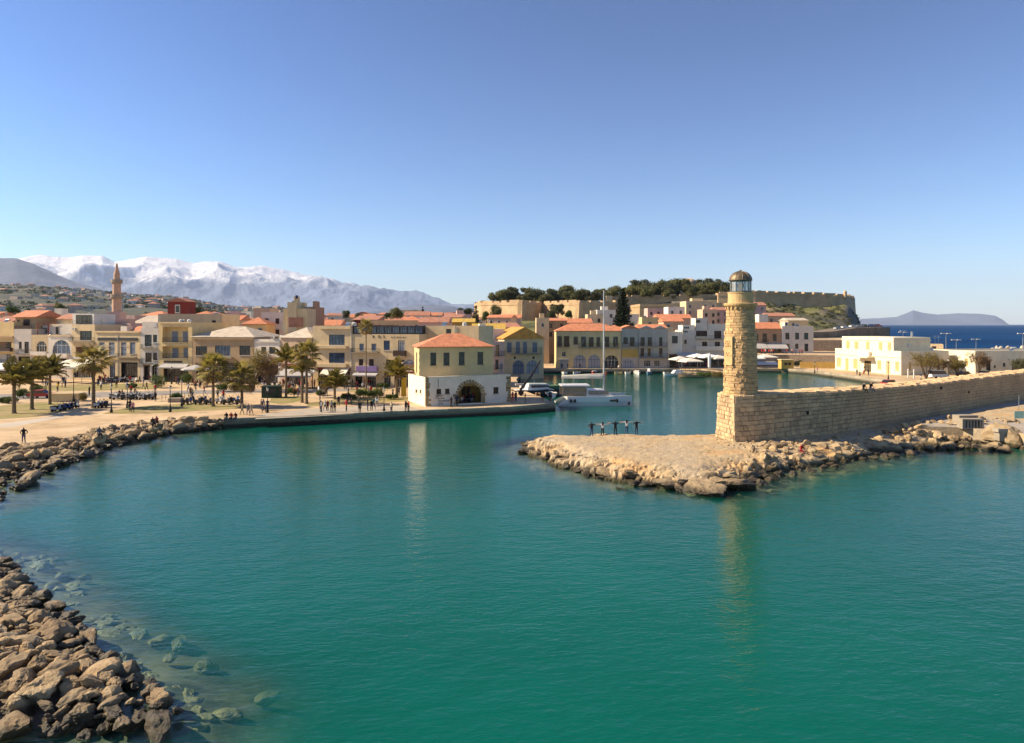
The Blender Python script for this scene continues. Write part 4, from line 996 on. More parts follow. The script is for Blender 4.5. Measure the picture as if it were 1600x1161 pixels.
def dish(e, x, y, z):
    mb = MB(); mb.lathe([(.02, 0), (.22, .03), (.4, .12), (.41, .12), (.22, .05), (.02, .02)], 12, mat=Matrix.Translation((x, y, z)) @ Matrix.Rotation(R(60), 4, 'X')); mb.tube((x, y, z - .5), (x, y, z + .1), .03, n=5); mb.build('satellite_dish', STEEL, e)
def heater(e, x, y, z):
    mb = MB(); mb.tube((x - .6, y, z + 1.0), (x + .6, y, z + 1.0), .24, n=10); mb.box(x - .6, y - 1.2, z + .1, x + .6, y - 1.14, z + .12); h_ = mb.build('water_heater', STEEL, e)
    mb = MB(); mb.add([(x - .55, y - 1.3, z + .05), (x + .55, y - 1.3, z + .05), (x + .55, y - .2, z + .9), (x - .55, y - .2, z + .9), (x - .55, y - 1.26, z), (x + .55, y - 1.26, z), (x + .55, y - .16, z + .85), (x - .55, y - .16, z + .85)], [(0, 1, 2, 3), (7, 6, 5, 4), (0, 4, 5, 1), (3, 2, 6, 7), (0, 3, 7, 4), (1, 5, 6, 2)]); mb.build('solar_panel', PANEB, h_)

# ---------------------------------------------------------------- the seafront row, west to east
def dl(px): return float(np.interp(px, [-60, 0, 100, 200, 300, 420, 500, 560, 650, 760], [175, 172, 168, 162, 158, 154, 150, 148, 145, 142]))
def row(a, b_, back=0): return (a, dl(a) + back), (b_, dl(b_) + back)
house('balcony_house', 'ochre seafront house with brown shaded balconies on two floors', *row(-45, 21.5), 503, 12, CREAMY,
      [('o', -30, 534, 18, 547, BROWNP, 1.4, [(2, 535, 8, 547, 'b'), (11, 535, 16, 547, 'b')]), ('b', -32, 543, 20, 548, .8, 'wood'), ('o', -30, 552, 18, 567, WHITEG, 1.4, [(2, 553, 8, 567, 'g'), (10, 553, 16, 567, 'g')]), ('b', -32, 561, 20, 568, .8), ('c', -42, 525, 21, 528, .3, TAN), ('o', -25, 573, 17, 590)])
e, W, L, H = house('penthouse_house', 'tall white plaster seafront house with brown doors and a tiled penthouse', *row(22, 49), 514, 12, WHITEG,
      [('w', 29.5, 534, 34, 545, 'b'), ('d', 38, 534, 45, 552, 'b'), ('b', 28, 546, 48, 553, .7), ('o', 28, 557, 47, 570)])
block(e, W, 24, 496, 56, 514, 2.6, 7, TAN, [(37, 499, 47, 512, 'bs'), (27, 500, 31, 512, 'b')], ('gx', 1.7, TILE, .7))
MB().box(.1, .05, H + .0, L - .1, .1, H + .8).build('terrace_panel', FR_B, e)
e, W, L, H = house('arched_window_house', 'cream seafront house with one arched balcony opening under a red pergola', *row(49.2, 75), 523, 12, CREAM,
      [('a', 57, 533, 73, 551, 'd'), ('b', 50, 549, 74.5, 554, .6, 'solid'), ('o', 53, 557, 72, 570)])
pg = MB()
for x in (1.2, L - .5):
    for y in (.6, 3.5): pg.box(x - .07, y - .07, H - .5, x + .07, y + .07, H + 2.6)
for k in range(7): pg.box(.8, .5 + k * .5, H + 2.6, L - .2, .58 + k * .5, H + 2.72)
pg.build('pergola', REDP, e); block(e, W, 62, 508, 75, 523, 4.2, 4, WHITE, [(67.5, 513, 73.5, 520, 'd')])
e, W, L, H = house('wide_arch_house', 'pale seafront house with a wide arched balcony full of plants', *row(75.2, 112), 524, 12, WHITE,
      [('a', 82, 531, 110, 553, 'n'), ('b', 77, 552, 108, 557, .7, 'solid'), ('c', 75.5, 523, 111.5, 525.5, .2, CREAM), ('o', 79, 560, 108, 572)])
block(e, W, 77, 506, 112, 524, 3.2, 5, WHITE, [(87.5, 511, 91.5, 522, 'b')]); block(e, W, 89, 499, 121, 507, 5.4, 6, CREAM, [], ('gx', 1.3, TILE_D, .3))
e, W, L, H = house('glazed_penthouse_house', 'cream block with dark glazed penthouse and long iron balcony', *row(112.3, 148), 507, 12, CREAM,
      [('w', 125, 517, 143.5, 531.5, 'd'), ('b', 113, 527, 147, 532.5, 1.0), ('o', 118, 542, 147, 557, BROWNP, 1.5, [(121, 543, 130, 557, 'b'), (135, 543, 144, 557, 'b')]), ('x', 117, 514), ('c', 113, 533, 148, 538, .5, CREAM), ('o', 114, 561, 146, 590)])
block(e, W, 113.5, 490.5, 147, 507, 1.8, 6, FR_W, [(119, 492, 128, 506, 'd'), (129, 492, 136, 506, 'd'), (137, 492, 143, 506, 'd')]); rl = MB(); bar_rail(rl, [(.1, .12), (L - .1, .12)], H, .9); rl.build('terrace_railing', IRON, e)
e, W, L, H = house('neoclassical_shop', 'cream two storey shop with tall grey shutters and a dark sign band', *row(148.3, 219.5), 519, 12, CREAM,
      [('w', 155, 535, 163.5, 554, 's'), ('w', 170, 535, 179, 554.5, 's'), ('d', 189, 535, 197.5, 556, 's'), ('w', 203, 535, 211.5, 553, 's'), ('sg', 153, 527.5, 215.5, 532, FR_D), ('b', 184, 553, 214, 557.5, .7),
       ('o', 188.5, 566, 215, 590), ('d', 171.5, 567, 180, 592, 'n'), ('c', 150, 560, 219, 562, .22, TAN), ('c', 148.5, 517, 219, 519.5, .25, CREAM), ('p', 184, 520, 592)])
for x_, w_ in ((1.2, 4.2), (6.6, 3.6)):
    MB().box(x_, -.135, 10.05 - 2.0 + .0, x_ + w_, -.121, 10.22 - 2.0).build('sign_stripe', GREYP, e)
roof_mesh(MB(), 7.0, 3.0, L - .3, 9, H - .3, 1.6, 'gx').build('roof_behind', TILE, e)
block(e, W, 150, 498, 176, 519, 9, 7, PINK, [(154, 494 + 10, 158, 508, 'd')]); block(e, W, 176, 505, 204, 519, 8, 6, PINK)
e, W, L, H = house('narrow_balcony_house', 'narrow greyish house with two small balconies and a rooftop cabin', *row(219.8, 248), 513, 12, WHITEG,
      [('w', 226, 523, 237, 541, 'd'), ('w', 239, 523, 245.5, 535, 'd'), ('b', 221, 538, 246, 544, .6), ('w', 227, 551, 237, 566, 'd'), ('w', 239, 551, 245.5, 563, 'd'), ('b', 221, 560, 246, 568, .7), ('o', 224, 572, 234, 594), ('o', 237, 572, 246, 594)])
block(e, W, 222, 503, 247, 513, 1.2, 7, WHITEG, [(240, 504, 245, 511, 'w')])
dish(e, L - 1.2, -.5, H - 8.2)
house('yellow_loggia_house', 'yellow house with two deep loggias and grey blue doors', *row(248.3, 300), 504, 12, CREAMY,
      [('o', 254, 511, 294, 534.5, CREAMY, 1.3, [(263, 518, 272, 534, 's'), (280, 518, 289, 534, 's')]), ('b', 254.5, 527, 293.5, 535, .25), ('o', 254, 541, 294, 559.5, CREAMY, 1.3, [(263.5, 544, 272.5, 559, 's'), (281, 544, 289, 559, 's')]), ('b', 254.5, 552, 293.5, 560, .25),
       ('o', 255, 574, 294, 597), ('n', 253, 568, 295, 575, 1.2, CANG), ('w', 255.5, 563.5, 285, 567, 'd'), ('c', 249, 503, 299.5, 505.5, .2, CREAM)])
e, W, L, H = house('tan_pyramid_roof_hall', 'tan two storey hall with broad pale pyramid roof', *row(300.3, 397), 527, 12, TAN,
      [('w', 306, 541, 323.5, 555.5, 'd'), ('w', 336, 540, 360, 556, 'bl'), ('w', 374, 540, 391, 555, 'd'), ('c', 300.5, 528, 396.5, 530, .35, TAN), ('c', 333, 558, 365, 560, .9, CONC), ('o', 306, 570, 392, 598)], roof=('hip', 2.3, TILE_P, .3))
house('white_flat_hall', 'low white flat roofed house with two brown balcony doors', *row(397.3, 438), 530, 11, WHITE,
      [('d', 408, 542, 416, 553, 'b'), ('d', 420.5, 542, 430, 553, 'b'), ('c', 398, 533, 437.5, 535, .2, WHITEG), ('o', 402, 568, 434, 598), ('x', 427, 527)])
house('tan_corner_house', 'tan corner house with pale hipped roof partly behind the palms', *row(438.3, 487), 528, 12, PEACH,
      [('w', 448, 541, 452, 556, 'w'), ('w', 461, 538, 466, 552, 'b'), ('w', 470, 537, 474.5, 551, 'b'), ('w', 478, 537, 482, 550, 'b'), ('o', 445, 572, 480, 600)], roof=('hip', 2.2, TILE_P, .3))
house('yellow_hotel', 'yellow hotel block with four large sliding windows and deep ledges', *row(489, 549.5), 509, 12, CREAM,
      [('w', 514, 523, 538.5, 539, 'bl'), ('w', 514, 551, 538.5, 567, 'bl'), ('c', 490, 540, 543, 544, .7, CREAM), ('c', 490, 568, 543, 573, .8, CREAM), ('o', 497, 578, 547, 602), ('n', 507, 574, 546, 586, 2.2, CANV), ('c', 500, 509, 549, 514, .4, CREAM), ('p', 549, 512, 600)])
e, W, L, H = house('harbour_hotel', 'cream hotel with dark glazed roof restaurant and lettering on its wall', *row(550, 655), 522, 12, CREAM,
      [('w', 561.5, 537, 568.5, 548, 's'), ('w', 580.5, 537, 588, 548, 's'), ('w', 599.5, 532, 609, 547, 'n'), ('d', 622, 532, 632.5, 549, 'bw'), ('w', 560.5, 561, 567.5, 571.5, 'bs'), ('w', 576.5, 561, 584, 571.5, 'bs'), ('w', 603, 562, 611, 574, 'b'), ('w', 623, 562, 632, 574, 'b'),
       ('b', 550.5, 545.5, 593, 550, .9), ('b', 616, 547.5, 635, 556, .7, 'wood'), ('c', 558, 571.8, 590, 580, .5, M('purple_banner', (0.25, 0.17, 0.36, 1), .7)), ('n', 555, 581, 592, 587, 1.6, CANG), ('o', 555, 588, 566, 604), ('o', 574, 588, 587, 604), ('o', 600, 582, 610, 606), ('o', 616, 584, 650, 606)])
block(e, W, 550.5, 509, 653, 522, .5, 8, FR_D, [(a, 510.8, a + 11, 521, 'bl') for a in range(553, 650, 12)])
for txt, px0, px1, py, sz in (('ROS', 582, 607, 528, .78), ('BENENI', 611.5, 638, 528, .42)):
    s0, z_ = W.at(px0, py); s1, _ = W.at(px1, py); step = (s1 - s0) / len(txt)
    for k, ch in enumerate(txt): text_on(e, Matrix.Identity(4), ch, s0 + k * step, z_, sz, FR_B if sz > .5 else IRON)
MB().box(1, 2, H + 1.9, L - 1, 2.06, H + 2.9).build('roof_planter_rail', BROWNP, e)
e, W, L, H = house('plain_cream_block', 'blank cream wall block beside the hotel with one grille window', (655.5, 150), (748, 147), 509, 12, CREAM,
      [('w', 697, 514, 705, 522, 'b'), ('p', 710, 508, 530), ('p', 713, 510, 530)]); heater(e, 4, 5, H - .4)

# ---------------------------------------------------------------- old customs house on the quay
e, W, L, H = house('white_harbour_office', 'low white quayside building with rough stone corners and a wide stone arch', (665, 112.2), (798, 118.5), 590, 9.6, WHITE,
      [('w', 682, 608, 689.5, 616, 'b'), ('w', 695.5, 607.5, 702.5, 615.5, 'b'), ('w', 771, 605, 779, 615, 'b'), ('a', 716, 599.5, 753, 631, 'o')],
      left=[('w', 649, 608, 652.2, 614, 'o'), ('w', 655.5, 608.5, 658.5, 615, 'o')], cat='building', parapet=.45)
next(c_ for c_ in e.children if c_.name.startswith('roof')).active_material = WHITE
for ch in [c_ for c_ in e.children if c_.name.startswith('arched_door')]:
    for g_ in list(ch.children): bpy.data.objects.remove(g_)
    bpy.data.objects.remove(ch)
s0, z1 = W.at(716, 599.5); s1, _ = W.at(753, 599.5); _, z0 = W.at(716, 632)
MB().add([(s0 - 1, .3, .02), (s1 + 1, .3, .02), (s1 + 1, 4.2, .02), (s0 - 1, 4.2, .02), (s0 - 1, .3, 4.2), (s1 + 1, .3, 4.2), (s1 + 1, 4.2, 4.2), (s0 - 1, 4.2, 4.2)], [(0, 1, 2, 3), (7, 6, 5, 4), (3, 2, 6, 7), (0, 3, 7, 4), (1, 5, 6, 2)]).build('passage', OCHRE, e)
for k, (xx, ww) in enumerate(((s0 + .6, .5), (s0 + 2.2, .6), (s1 - 1.1, .55))): MB().box(xx, 3.9, .05, xx + ww, 4.18, 3.1).build('passage_door', FR_B if k else CREAMY, e)
QUO = stone_mat('quoin_stone', (0.36, 0.28, 0.16, 1)); qb = [stone_block('quoin', 70 + i, QUO) for i in range(5)]; rq = random.Random(8)
for sx, top_ in ((0, H), (L, H)):
    z = .1
    while z < top_ - .35:
        h_ = rq.uniform(.32, .5); w_ = rq.uniform(.5, .95)
        link('quoin', rq.choice(qb), e, (sx + (w_ / 2 - .03 if sx == 0 else -w_ / 2 + .03), .08, z + h_ / 2), None, (w_, .28, h_ - .02)); z += h_ + .01
cx, zs, r_ = (s0 + s1) / 2, z1 - (s1 - s0) / 2, (s1 - s0) / 2
for k in range(15):
    a = math.pi * (k + .5) / 15; rr_ = r_ + rq.uniform(.14, .3)
    link('voussoir', rq.choice(qb), e, (cx + rr_ * math.cos(a), .06, zs + rr_ * math.sin(a)), (0, -a, 0), (rq.uniform(.55, .8), .26, .40))
z = .1
while z < zs:
    h_ = rq.uniform(.35, .5)
    for sg in (-1, 1): w_ = rq.uniform(.5, .9); link('voussoir', rq.choice(qb), e, (cx + sg * (r_ + w_ / 2 + .02), .06, z + h_ / 2), None, (w_, .26, h_ - .02))
    z += h_
GRF = M('dark_blue_paint', (0.05, 0.05, 0.075, 1), .7, bmp=0)
for txt, px0, py, sz in (('WUNLL/F', 680.5, 620, .33), ('MNYAC', 683, 624, .36), ('CHAMEGTED', 684, 628, .36), ('A RL,', 684.5, 632.3, .42)):
    s_, z_ = W.at(px0, py); text_on(e, Matrix.Identity(4), txt, s_, z_, sz, GRF, 'graffiti', -.02)
MB().box(.35, -.12, H + .002, L - .2, .36, H + .1).build('parapet_coping', WHITE, e)
mb = MB(); mb.tube((2.1, -.06, H - .3), (2.1, -.06, 1.6), .03, n=5); mb.path([(2.1, -.06, 1.6), (1.7, -.06, 1.3), (1.5, -.06, 1.2)], .03, 5); mb.build('cable', IRON, e)
e2, W2, L2, H2 = house('yellow_harbour_office', 'yellow upper building with orange hipped roof and four tall brown windows', (655, 115.6), (770, 118.3), 543, 9.5, CREAMY,
      [('w', 672.5, 551, 681.5, 571, 'b'), ('w', 693, 551, 702.5, 571, 'b'), ('w', 717, 550, 726, 570.5, 'b'), ('w', 746, 550, 755, 569.5, 'b'), ('c', 655, 541.5, 770, 544, .25, CREAMY)] +
      [('c', a, 574, a + 12, 574.6, .06, CREAMY) for a in (671, 692, 715, 744)], left=[('w', 650, 550, 652, 583, 'g')], roof=('hip', 2.1, TILE, .35), z0=5.2, cat='building')
qy = [stone_block('quoin', 90 + i, CREAMY) for i in range(3)]
for k in range(9):
    for sx in (0, L2): link('quoin', rq.choice(qy), e2, (sx + (.28 if sx == 0 else -.28), .11, .5 + k * .55), None, (.5 + .2 * (k % 2), .26, .42))
# ---------------------------------------------------------------- inner harbour
house('pinkish_alley_house', 'narrow pinkish grey house in shade with black balconies beside the customs roof', (764, 176), (788, 180), 534, 9, PINK,
      [('d', 774.5, 539, 780, 556, 'd'), ('b', 773, 549, 787, 556, .8), ('d', 774, 562, 779, 577, 'd'), ('d', 787, 566, 790, 584, 'b'), ('b', 772, 570, 782, 577, .8), ('w', 781, 566, 785, 582, 'gd')])
house('white_terrace_block', 'white upper terrace wall with a brown post beside the orange roofed house', (745, 190), (788, 192), 514, 9, WHITE, [('w', 750, 520, 756, 531, 'd'), ('d', 766, 519, 770, 531, 'b')])
e, W, L, H = house('stone_arch_house', 'old house with orange tiled hipped roof over blue shutters and two arched doors', (788, 184), (849.5, 187), 529.5, 12, CREAM,
      [('w', 792, 535, 799.5, 551, 's'), ('d', 806, 534, 812.5, 552.5, 's'), ('d', 817, 534, 823.5, 552.5, 's'), ('w', 832, 535, 839.5, 551, 's'), ('b', 794, 544, 845, 553, .9), ('w', 802.5, 557, 806, 561, 'd'), ('w', 832, 557, 835.5, 561, 'd'),
       ('a', 801, 563, 819, 586, 's'), ('a', 822, 563, 842, 586, 'gd')], roof=('gy', 3.0, TILE_O, .4))
MB().box(.05, -.05, -.5, L - .05, -.003, W.at(800, 554)[1]).build('stone_base', RUBW, e) if False else None
D16 = 210.5
house('yellow_quay_house', 'yellow quay house with red hipped roof, long black balcony and grey arched shop doors', (869, D16), (970.5, D16), 517.5, 9, CREAMY,
      [('d', 871, 525, 878, 541.5, 'b'), ('d', 881, 525, 889.5, 541.5, 'b'), ('b', 870, 537, 890, 542, .5), ('w', 896, 526, 903, 538.5, 'd'), ('d', 908, 526, 915.5, 542, 'd'), ('d', 920, 527, 927.5, 542, 'd'), ('d', 932, 527, 938, 542, 'd'), ('d', 945, 526, 952, 542, 'd'), ('d', 958, 526, 965.5, 542, 'd'),
       ('b', 904, 536, 967, 543.5, .8), ('w', 878, 549.5, 884, 557, 'g'), ('d', 875, 562, 888, 577, 'gd'), ('a', 896, 554, 915.5, 577, 'gd'), ('a', 919, 554, 938, 577, 'gd'), ('a', 944.5, 555, 966, 577, 'g'), ('c', 873, 561, 889, 562, .5, FR_W), ('p', 916.5, 518, 577)],
      left=[('w', 861, 524, 864, 536, 'b')], roof=('hip', 2.2, TILE, .3))
for k, (px0, w_) in enumerate(((925, 5.0), (947, 5.5))):
    q = PX(px0, D16 + 1.2); roof_mesh(MB(), 0, 0, w_, 5, 0, 1.3, 'hip').build('tiled_roof', TILE, None, loc=(q.x, q.y, 12.7)); tag(bpy.data.objects['tiled_roof' if k == 0 else 'tiled_roof.001'], ['small hipped tile roof on the yellow quay house beside the pipe', 'small hipped tile roof on the yellow quay house next to the grey gables'][k], 'roof')
house('yellow_grey_gable_house', 'single gabled quay house, grey upper floor above an ochre ground floor', (971, D16 - .2), (998, D16 - .2), 513.5, 9, GREYP,
      [('w', 974, 527, 981, 538, 'd'), ('d', 984, 527, 991.5, 541, 'd'), ('b', 972.5, 535, 997.5, 541.5, .9), ('a', 972.5, 560, 990, 577, 'gd'), ('c', 971.5, 546, 997.5, 558.5, .06, OCHRE)], roof=('gy', .95, TILE, .05), gable=[(.5, .85)])
house('double_gable_house', 'grey double gabled quay house with two tiers of black balconies', (998.4, D16 - .4), (1043, D16 - .4), 513.5, 9, GREYP,
      [('d', 1001, 527, 1007.5, 540.5, 'd'), ('d', 1012, 527, 1018.5, 540.5, 'd'), ('d', 1030, 527, 1035, 540.5, 'd'), ('b', 999.5, 535, 1042, 541.5, .9), ('d', 1001, 544, 1006.5, 557, 'b'), ('d', 1011.5, 544, 1017, 557, 'o'), ('d', 1030, 544, 1035, 557, 'b'), ('b', 999.5, 552.5, 1043, 559, .9),
       ('w', 1006, 563, 1016.5, 573, 'g'), ('w', 1022, 563, 1031, 573, 'g'), ('p', 1022, 516, 560)], roof=('gx', 1.2, TILE, .05), gable=[(.75, .9), (.5, .1), (.25, .9)])
house('low_white_house', 'low white house squeezed next to the double gables with one grey window', (1043.4, 214), (1066, 214), 518.5, 9, WHITE, [('w', 1050, 525, 1059, 536.5, 'd'), ('o', 1046, 556, 1064, 577)])
e, W, L, H = house('white_stepped_house', 'white stepped modern house with brown shutters above the cafe parasols', (1066.3, 218), (1136, 218), 516, 10, WHITEG,
      [('w', 1087.5, 516.8, 1105, 525.5, 'bs'), ('d', 1116, 517, 1127, 529, 'bs'), ('b', 1086, 524, 1134, 530, .8), ('d', 1097, 534, 1105, 546, 'bs'), ('d', 1117, 534, 1125, 546, 'bs'), ('b', 1086, 541, 1134, 547, .7, 'solid'), ('w', 1069, 531, 1073, 537, 'b'), ('w', 1067.5, 515.8, 1075, 520, 'g'), ('o', 1070, 556, 1132, 575)])
block(e, W, 1087, 497, 1105, 516, 2, 6, WHITEG, [(1087.5, 500, 1094, 504.5, 'b')]); block(e, W, 1066.5, 508, 1085.5, 516, 1, 6, WHITE, [(1068, 510, 1077, 514, 'g')]); block(e, W, 1105.5, 506, 1135.5, 516, 2.5, 6, WHITEG); heater(e, 9, 5, H - .3)
house('brown_tavern', 'brown plastered tavern with red roof behind the lighthouse and grey awnings', (1164, 240), (1221.5, 240), 514, 9, BROWNP,
      [('w', 1179, 522, 1185, 533.5, 'd'), ('d', 1191.5, 521, 1198, 535, 'd'), ('w', 1207.5, 522, 1213.5, 533.5, 'd'), ('b', 1191, 530, 1200, 535, .6), ('o', 1168, 539, 1219, 549), ('n', 1166, 536, 1196, 545, 3.0, CANG), ('n', 1197, 536, 1227, 545, 3.0, CANG)], roof=('gx', 2.2, TILE, .3), z0=4.6)
e, W, L, H = house('white_tavern', 'white flat roofed tavern with dark windows above the retaining wall', (1222, 239.5), (1271, 239), 509.5, 9, WHITEG,
      [('w', 1227, 520, 1233.5, 530.5, 'd'), ('w', 1242.5, 520, 1248.5, 530.5, 'd'), ('w', 1256.5, 520, 1263, 530.5, 'd'), ('w', 1242.5, 537, 1247.5, 545, 'd'), ('d', 1257, 537, 1263, 549, 'd'), ('d', 1228, 537, 1234, 549, 'o')], z0=4.6)
block(e, W, 1226, 503, 1232, 510, 1, 2, WHITE, [(1227.5, 504.5, 1230, 508.5, 'd')], name='chimney')
# ---------------------------------------------------------------- cream harbourmaster building and the low building on the east quay
A_, B_ = (1305, 205.5), (1408, 181.5)
e, W, L, H = house('cream_customs_building', 'sunlit pale cream two storey harbour building with ochre shutters on the east quay', A_, B_, 541, 15, CRW,
      [('w', 1308, 559, 1314, 573, 'oc'), ('d', 1321, 560, 1326, 579, 'oc'), ('w', 1333.5, 561, 1340, 575.5, 'oc'), ('d', 1350, 563, 1361, 581.5, 'o'), ('w', 1371, 563, 1377, 577, 'oc'), ('d', 1385, 564, 1390.5, 584, 'oc'), ('w', 1399, 565, 1405, 579, 'oc'), ('c', 1343, 555.5, 1366, 558, 2.2, CRW), ('c', 1305.5, 552, 1407.5, 553.2, .15, CRW), ('b', 1344, 549, 1362, 555.4, .9, 'solid')], top_z=7.4, cat='building',
      right=[('w', 1420, 566, 1424, 578, 'oc'), ('w', 1440, 567, 1444, 578, 'oc')])
Pa = PX(1317, 203.2); s0 = (Vector((Pa.x, Pa.y)) - W.o).dot(W.d); Pb = PX(1394, 184.3); s1 = (Vector((Pb.x, Pb.y)) - W.o).dot(W.d)
up = MB().box(s0, .3, H - .5, s1, 12, 9.7).build('upper_storey', CRW, e); MB().box(s0 - .15, .15, 8.75, s1 + .15, 12.15, 8.95).build('cornice', CRW, e)
for a, b_ in ((1321, 1326), (1334, 1339.5), (1352, 1357), (1372, 1377), (1386, 1391)):
    sa, z1 = W.at(a, 534); sb_, _ = W.at(b_, 534); window(e, Matrix.Translation((0, .08, 0)), sa, 6.3, sb_, 8.4, 'oc', sill=False)
for yy in (2.6, 7.6):
    Mr = Matrix(((0, -1, 0, s1 + .1), (1, 0, 0, 0), (0, 0, 1, 0), (0, 0, 0, 1))); window(e, Mr, yy, 6.3, yy + 1.1, 8.4, 'oc', sill=False)
MB().box(s1, 4.6, 7.2, s1 + .5, 5.4, 7.8).build('air_conditioner', FR_W, e); MB().tube((s1 - 2, 8, 9.6), (s1 - 2, 8, 11.2), .3, n=10).build('flue', STEEL, e)
house('low_cream_warehouse', 'long low cream warehouse behind the tamarisk trees on the east quay', (1453, 196), (1524, 181), 548, 42, CRW,
      [('d', 1464, 562, 1474, 590, 'o'), ('w', 1487, 560, 1492, 572, 'oc'), ('w', 1508, 560, 1513, 572, 'oc')], right=[('d', 1541, 562, 1548, 583, 'd'), ('w', 1567, 567, 1571, 573, 'd'), ('d', 1581, 568, 1589, 583, 'o'), ('w', 1553, 571, 1556, 575, 'd')], top_z=7.5, cat='building', parapet=.3)
house('white_tower_hut', 'small pale hut with a flat roof beyond the cream harbour building', (1450, 232), (1474, 230), 538, 8, CREAM, [('w', 1456, 541, 1463, 546, 'd')])
# ================================================================== fortress, rooftops of the old town, hillside
fort = empty('hilltop_fortress', (60, 470, 20), 0, 'long old stone fortress with angled bastions on the hill above the harbour', 'fortress'); FO = Vector(fort.location)
def fwall(name, pts, ytops, zb, th=3.0, m=FORT, crenel=0):
    """one length of masonry: list of (column, distance), top rows, foot height"""
    for (a, b_), (ta, tb) in zip(zip(pts, pts[1:]), zip(ytops, ytops[1:])):
        P, Q = PX(*a), PX(*b_); u = (Q - P).normalized(); n = Vector((-u.y, u.x, 0)); za, zb_ = ZY(ta, a[1]), ZY(tb, b_[1])
        vs = []
        for p_, z1 in ((P, za), (Q, zb_)):
            for off, z in ((-.9, zb - 4), (0, z1 - 1.6), (0, z1), (th, z1), (th, zb - 4)): q = p_ + n * off; vs.append((q.x - FO.x, q.y - FO.y, z - FO.z))
        fs = [(i, 5 + i, 6 + i, 1 + i) for i in range(4)] + [(0, 1, 2, 3, 4), (9, 8, 7, 6, 5)]
        w_ = MB().add(vs, fs).build(name, m, fort)
        L = (Q - P).length; mt = Matrix.Translation((P.x - FO.x, P.y - FO.y, 0)) @ Matrix.Rotation(math.atan2(u.y, u.x), 4, 'Z')
        MB().add([(0, -.25, za - 1.75 - FO.z), (L, -.25, zb_ - 1.75 - FO.z), (L, -.25, zb_ - 1.45 - FO.z), (0, -.25, za - 1.45 - FO.z), (0, .05, za - 1.75 - FO.z), (L, .05, zb_ - 1.75 - FO.z), (L, .05, zb_ - 1.45 - FO.z), (0, .05, za - 1.45 - FO.z)],
                 [(0, 1, 2, 3), (3, 2, 6, 7), (0, 4, 5, 1), (0, 3, 7, 4), (1, 5, 6, 2)], 0, mt).build('string_course', m, w_)
        if crenel:
            k = 1.0
            while k < L - 2:
                ln = rq.uniform(5, 11); z = za + (zb_ - za) * k / L - FO.z; MB().box(k, .2, z - .1, min(k + ln, L - .5), th - .3, z + rq.uniform(.7, 1.5), 0, mt).build('parapet', m, w_); k += ln + rq.uniform(1.5, 3)
fwall('bastion', [(741, 470), (752, 445), (816, 415), (842, 441), (848, 447)], [475, 473, 472, 473, 474], 15, crenel=1)
fwall('bastion', [(848, 446), (905, 415), (960, 444), (986, 452)], [473, 472, 472, 471], 15, crenel=1)
fwall('curtain_wall', [(950, 470), (985, 474), (1090, 474), (1128, 478)], [466, 463, 462, 461], 18, crenel=1)
fwall('curtain_wall', [(985, 440), (1000, 432), (1060, 430), (1128, 432)], [477, 475, 474, 473], 14)
fwall('curtain_wall', [(1122, 455), (1180, 452), (1240, 464), (1322, 480), (1328, 512), (1336, 545)], [458, 456, 458, 463, 463, 466], 22, crenel=1)
q = PW(1320.5, 461, 479); tw = MB(); tw.lathe([(1.0, -2), (1.1, 0), (1.1, 2.2), (.7, 2.9), (.1, 3.2)], 10, mat=Matrix.Translation((q.x - FO.x, q.y - FO.y, q.z - FO.z))); tw.build('sentry_turret', FORT, fort)
q = PW(1076, 440, 520); dm_ = MB(); dm_.lathe([(6, -14), (6, -1)] + [(6 * math.cos(a), -1 + 3.4 * math.sin(a)) for a in np.linspace(.05, 1.5, 7)], 18, mat=Matrix.Translation((q.x - FO.x, q.y - FO.y, q.z - FO.z))); dm_.build('mosque_dome', PEACH, fort)
for px, py, w_, h_, d_, m in ((952, 462, 4, 9, 462, CREAM), (1062, 456, 5, 7, 490, PEACH), (1099, 447, 4, 9, 500, OCHRE), (873, 470, 3, 4, 452, CREAM)):
    q = PW(px, py, d_); MB().box(q.x - w_ / 2 - FO.x, q.y - FO.y, q.z - h_ - FO.z, q.x + w_ / 2 - FO.x, q.y + 4 - FO.y, q.z - FO.z).build('inner_building', m, fort)

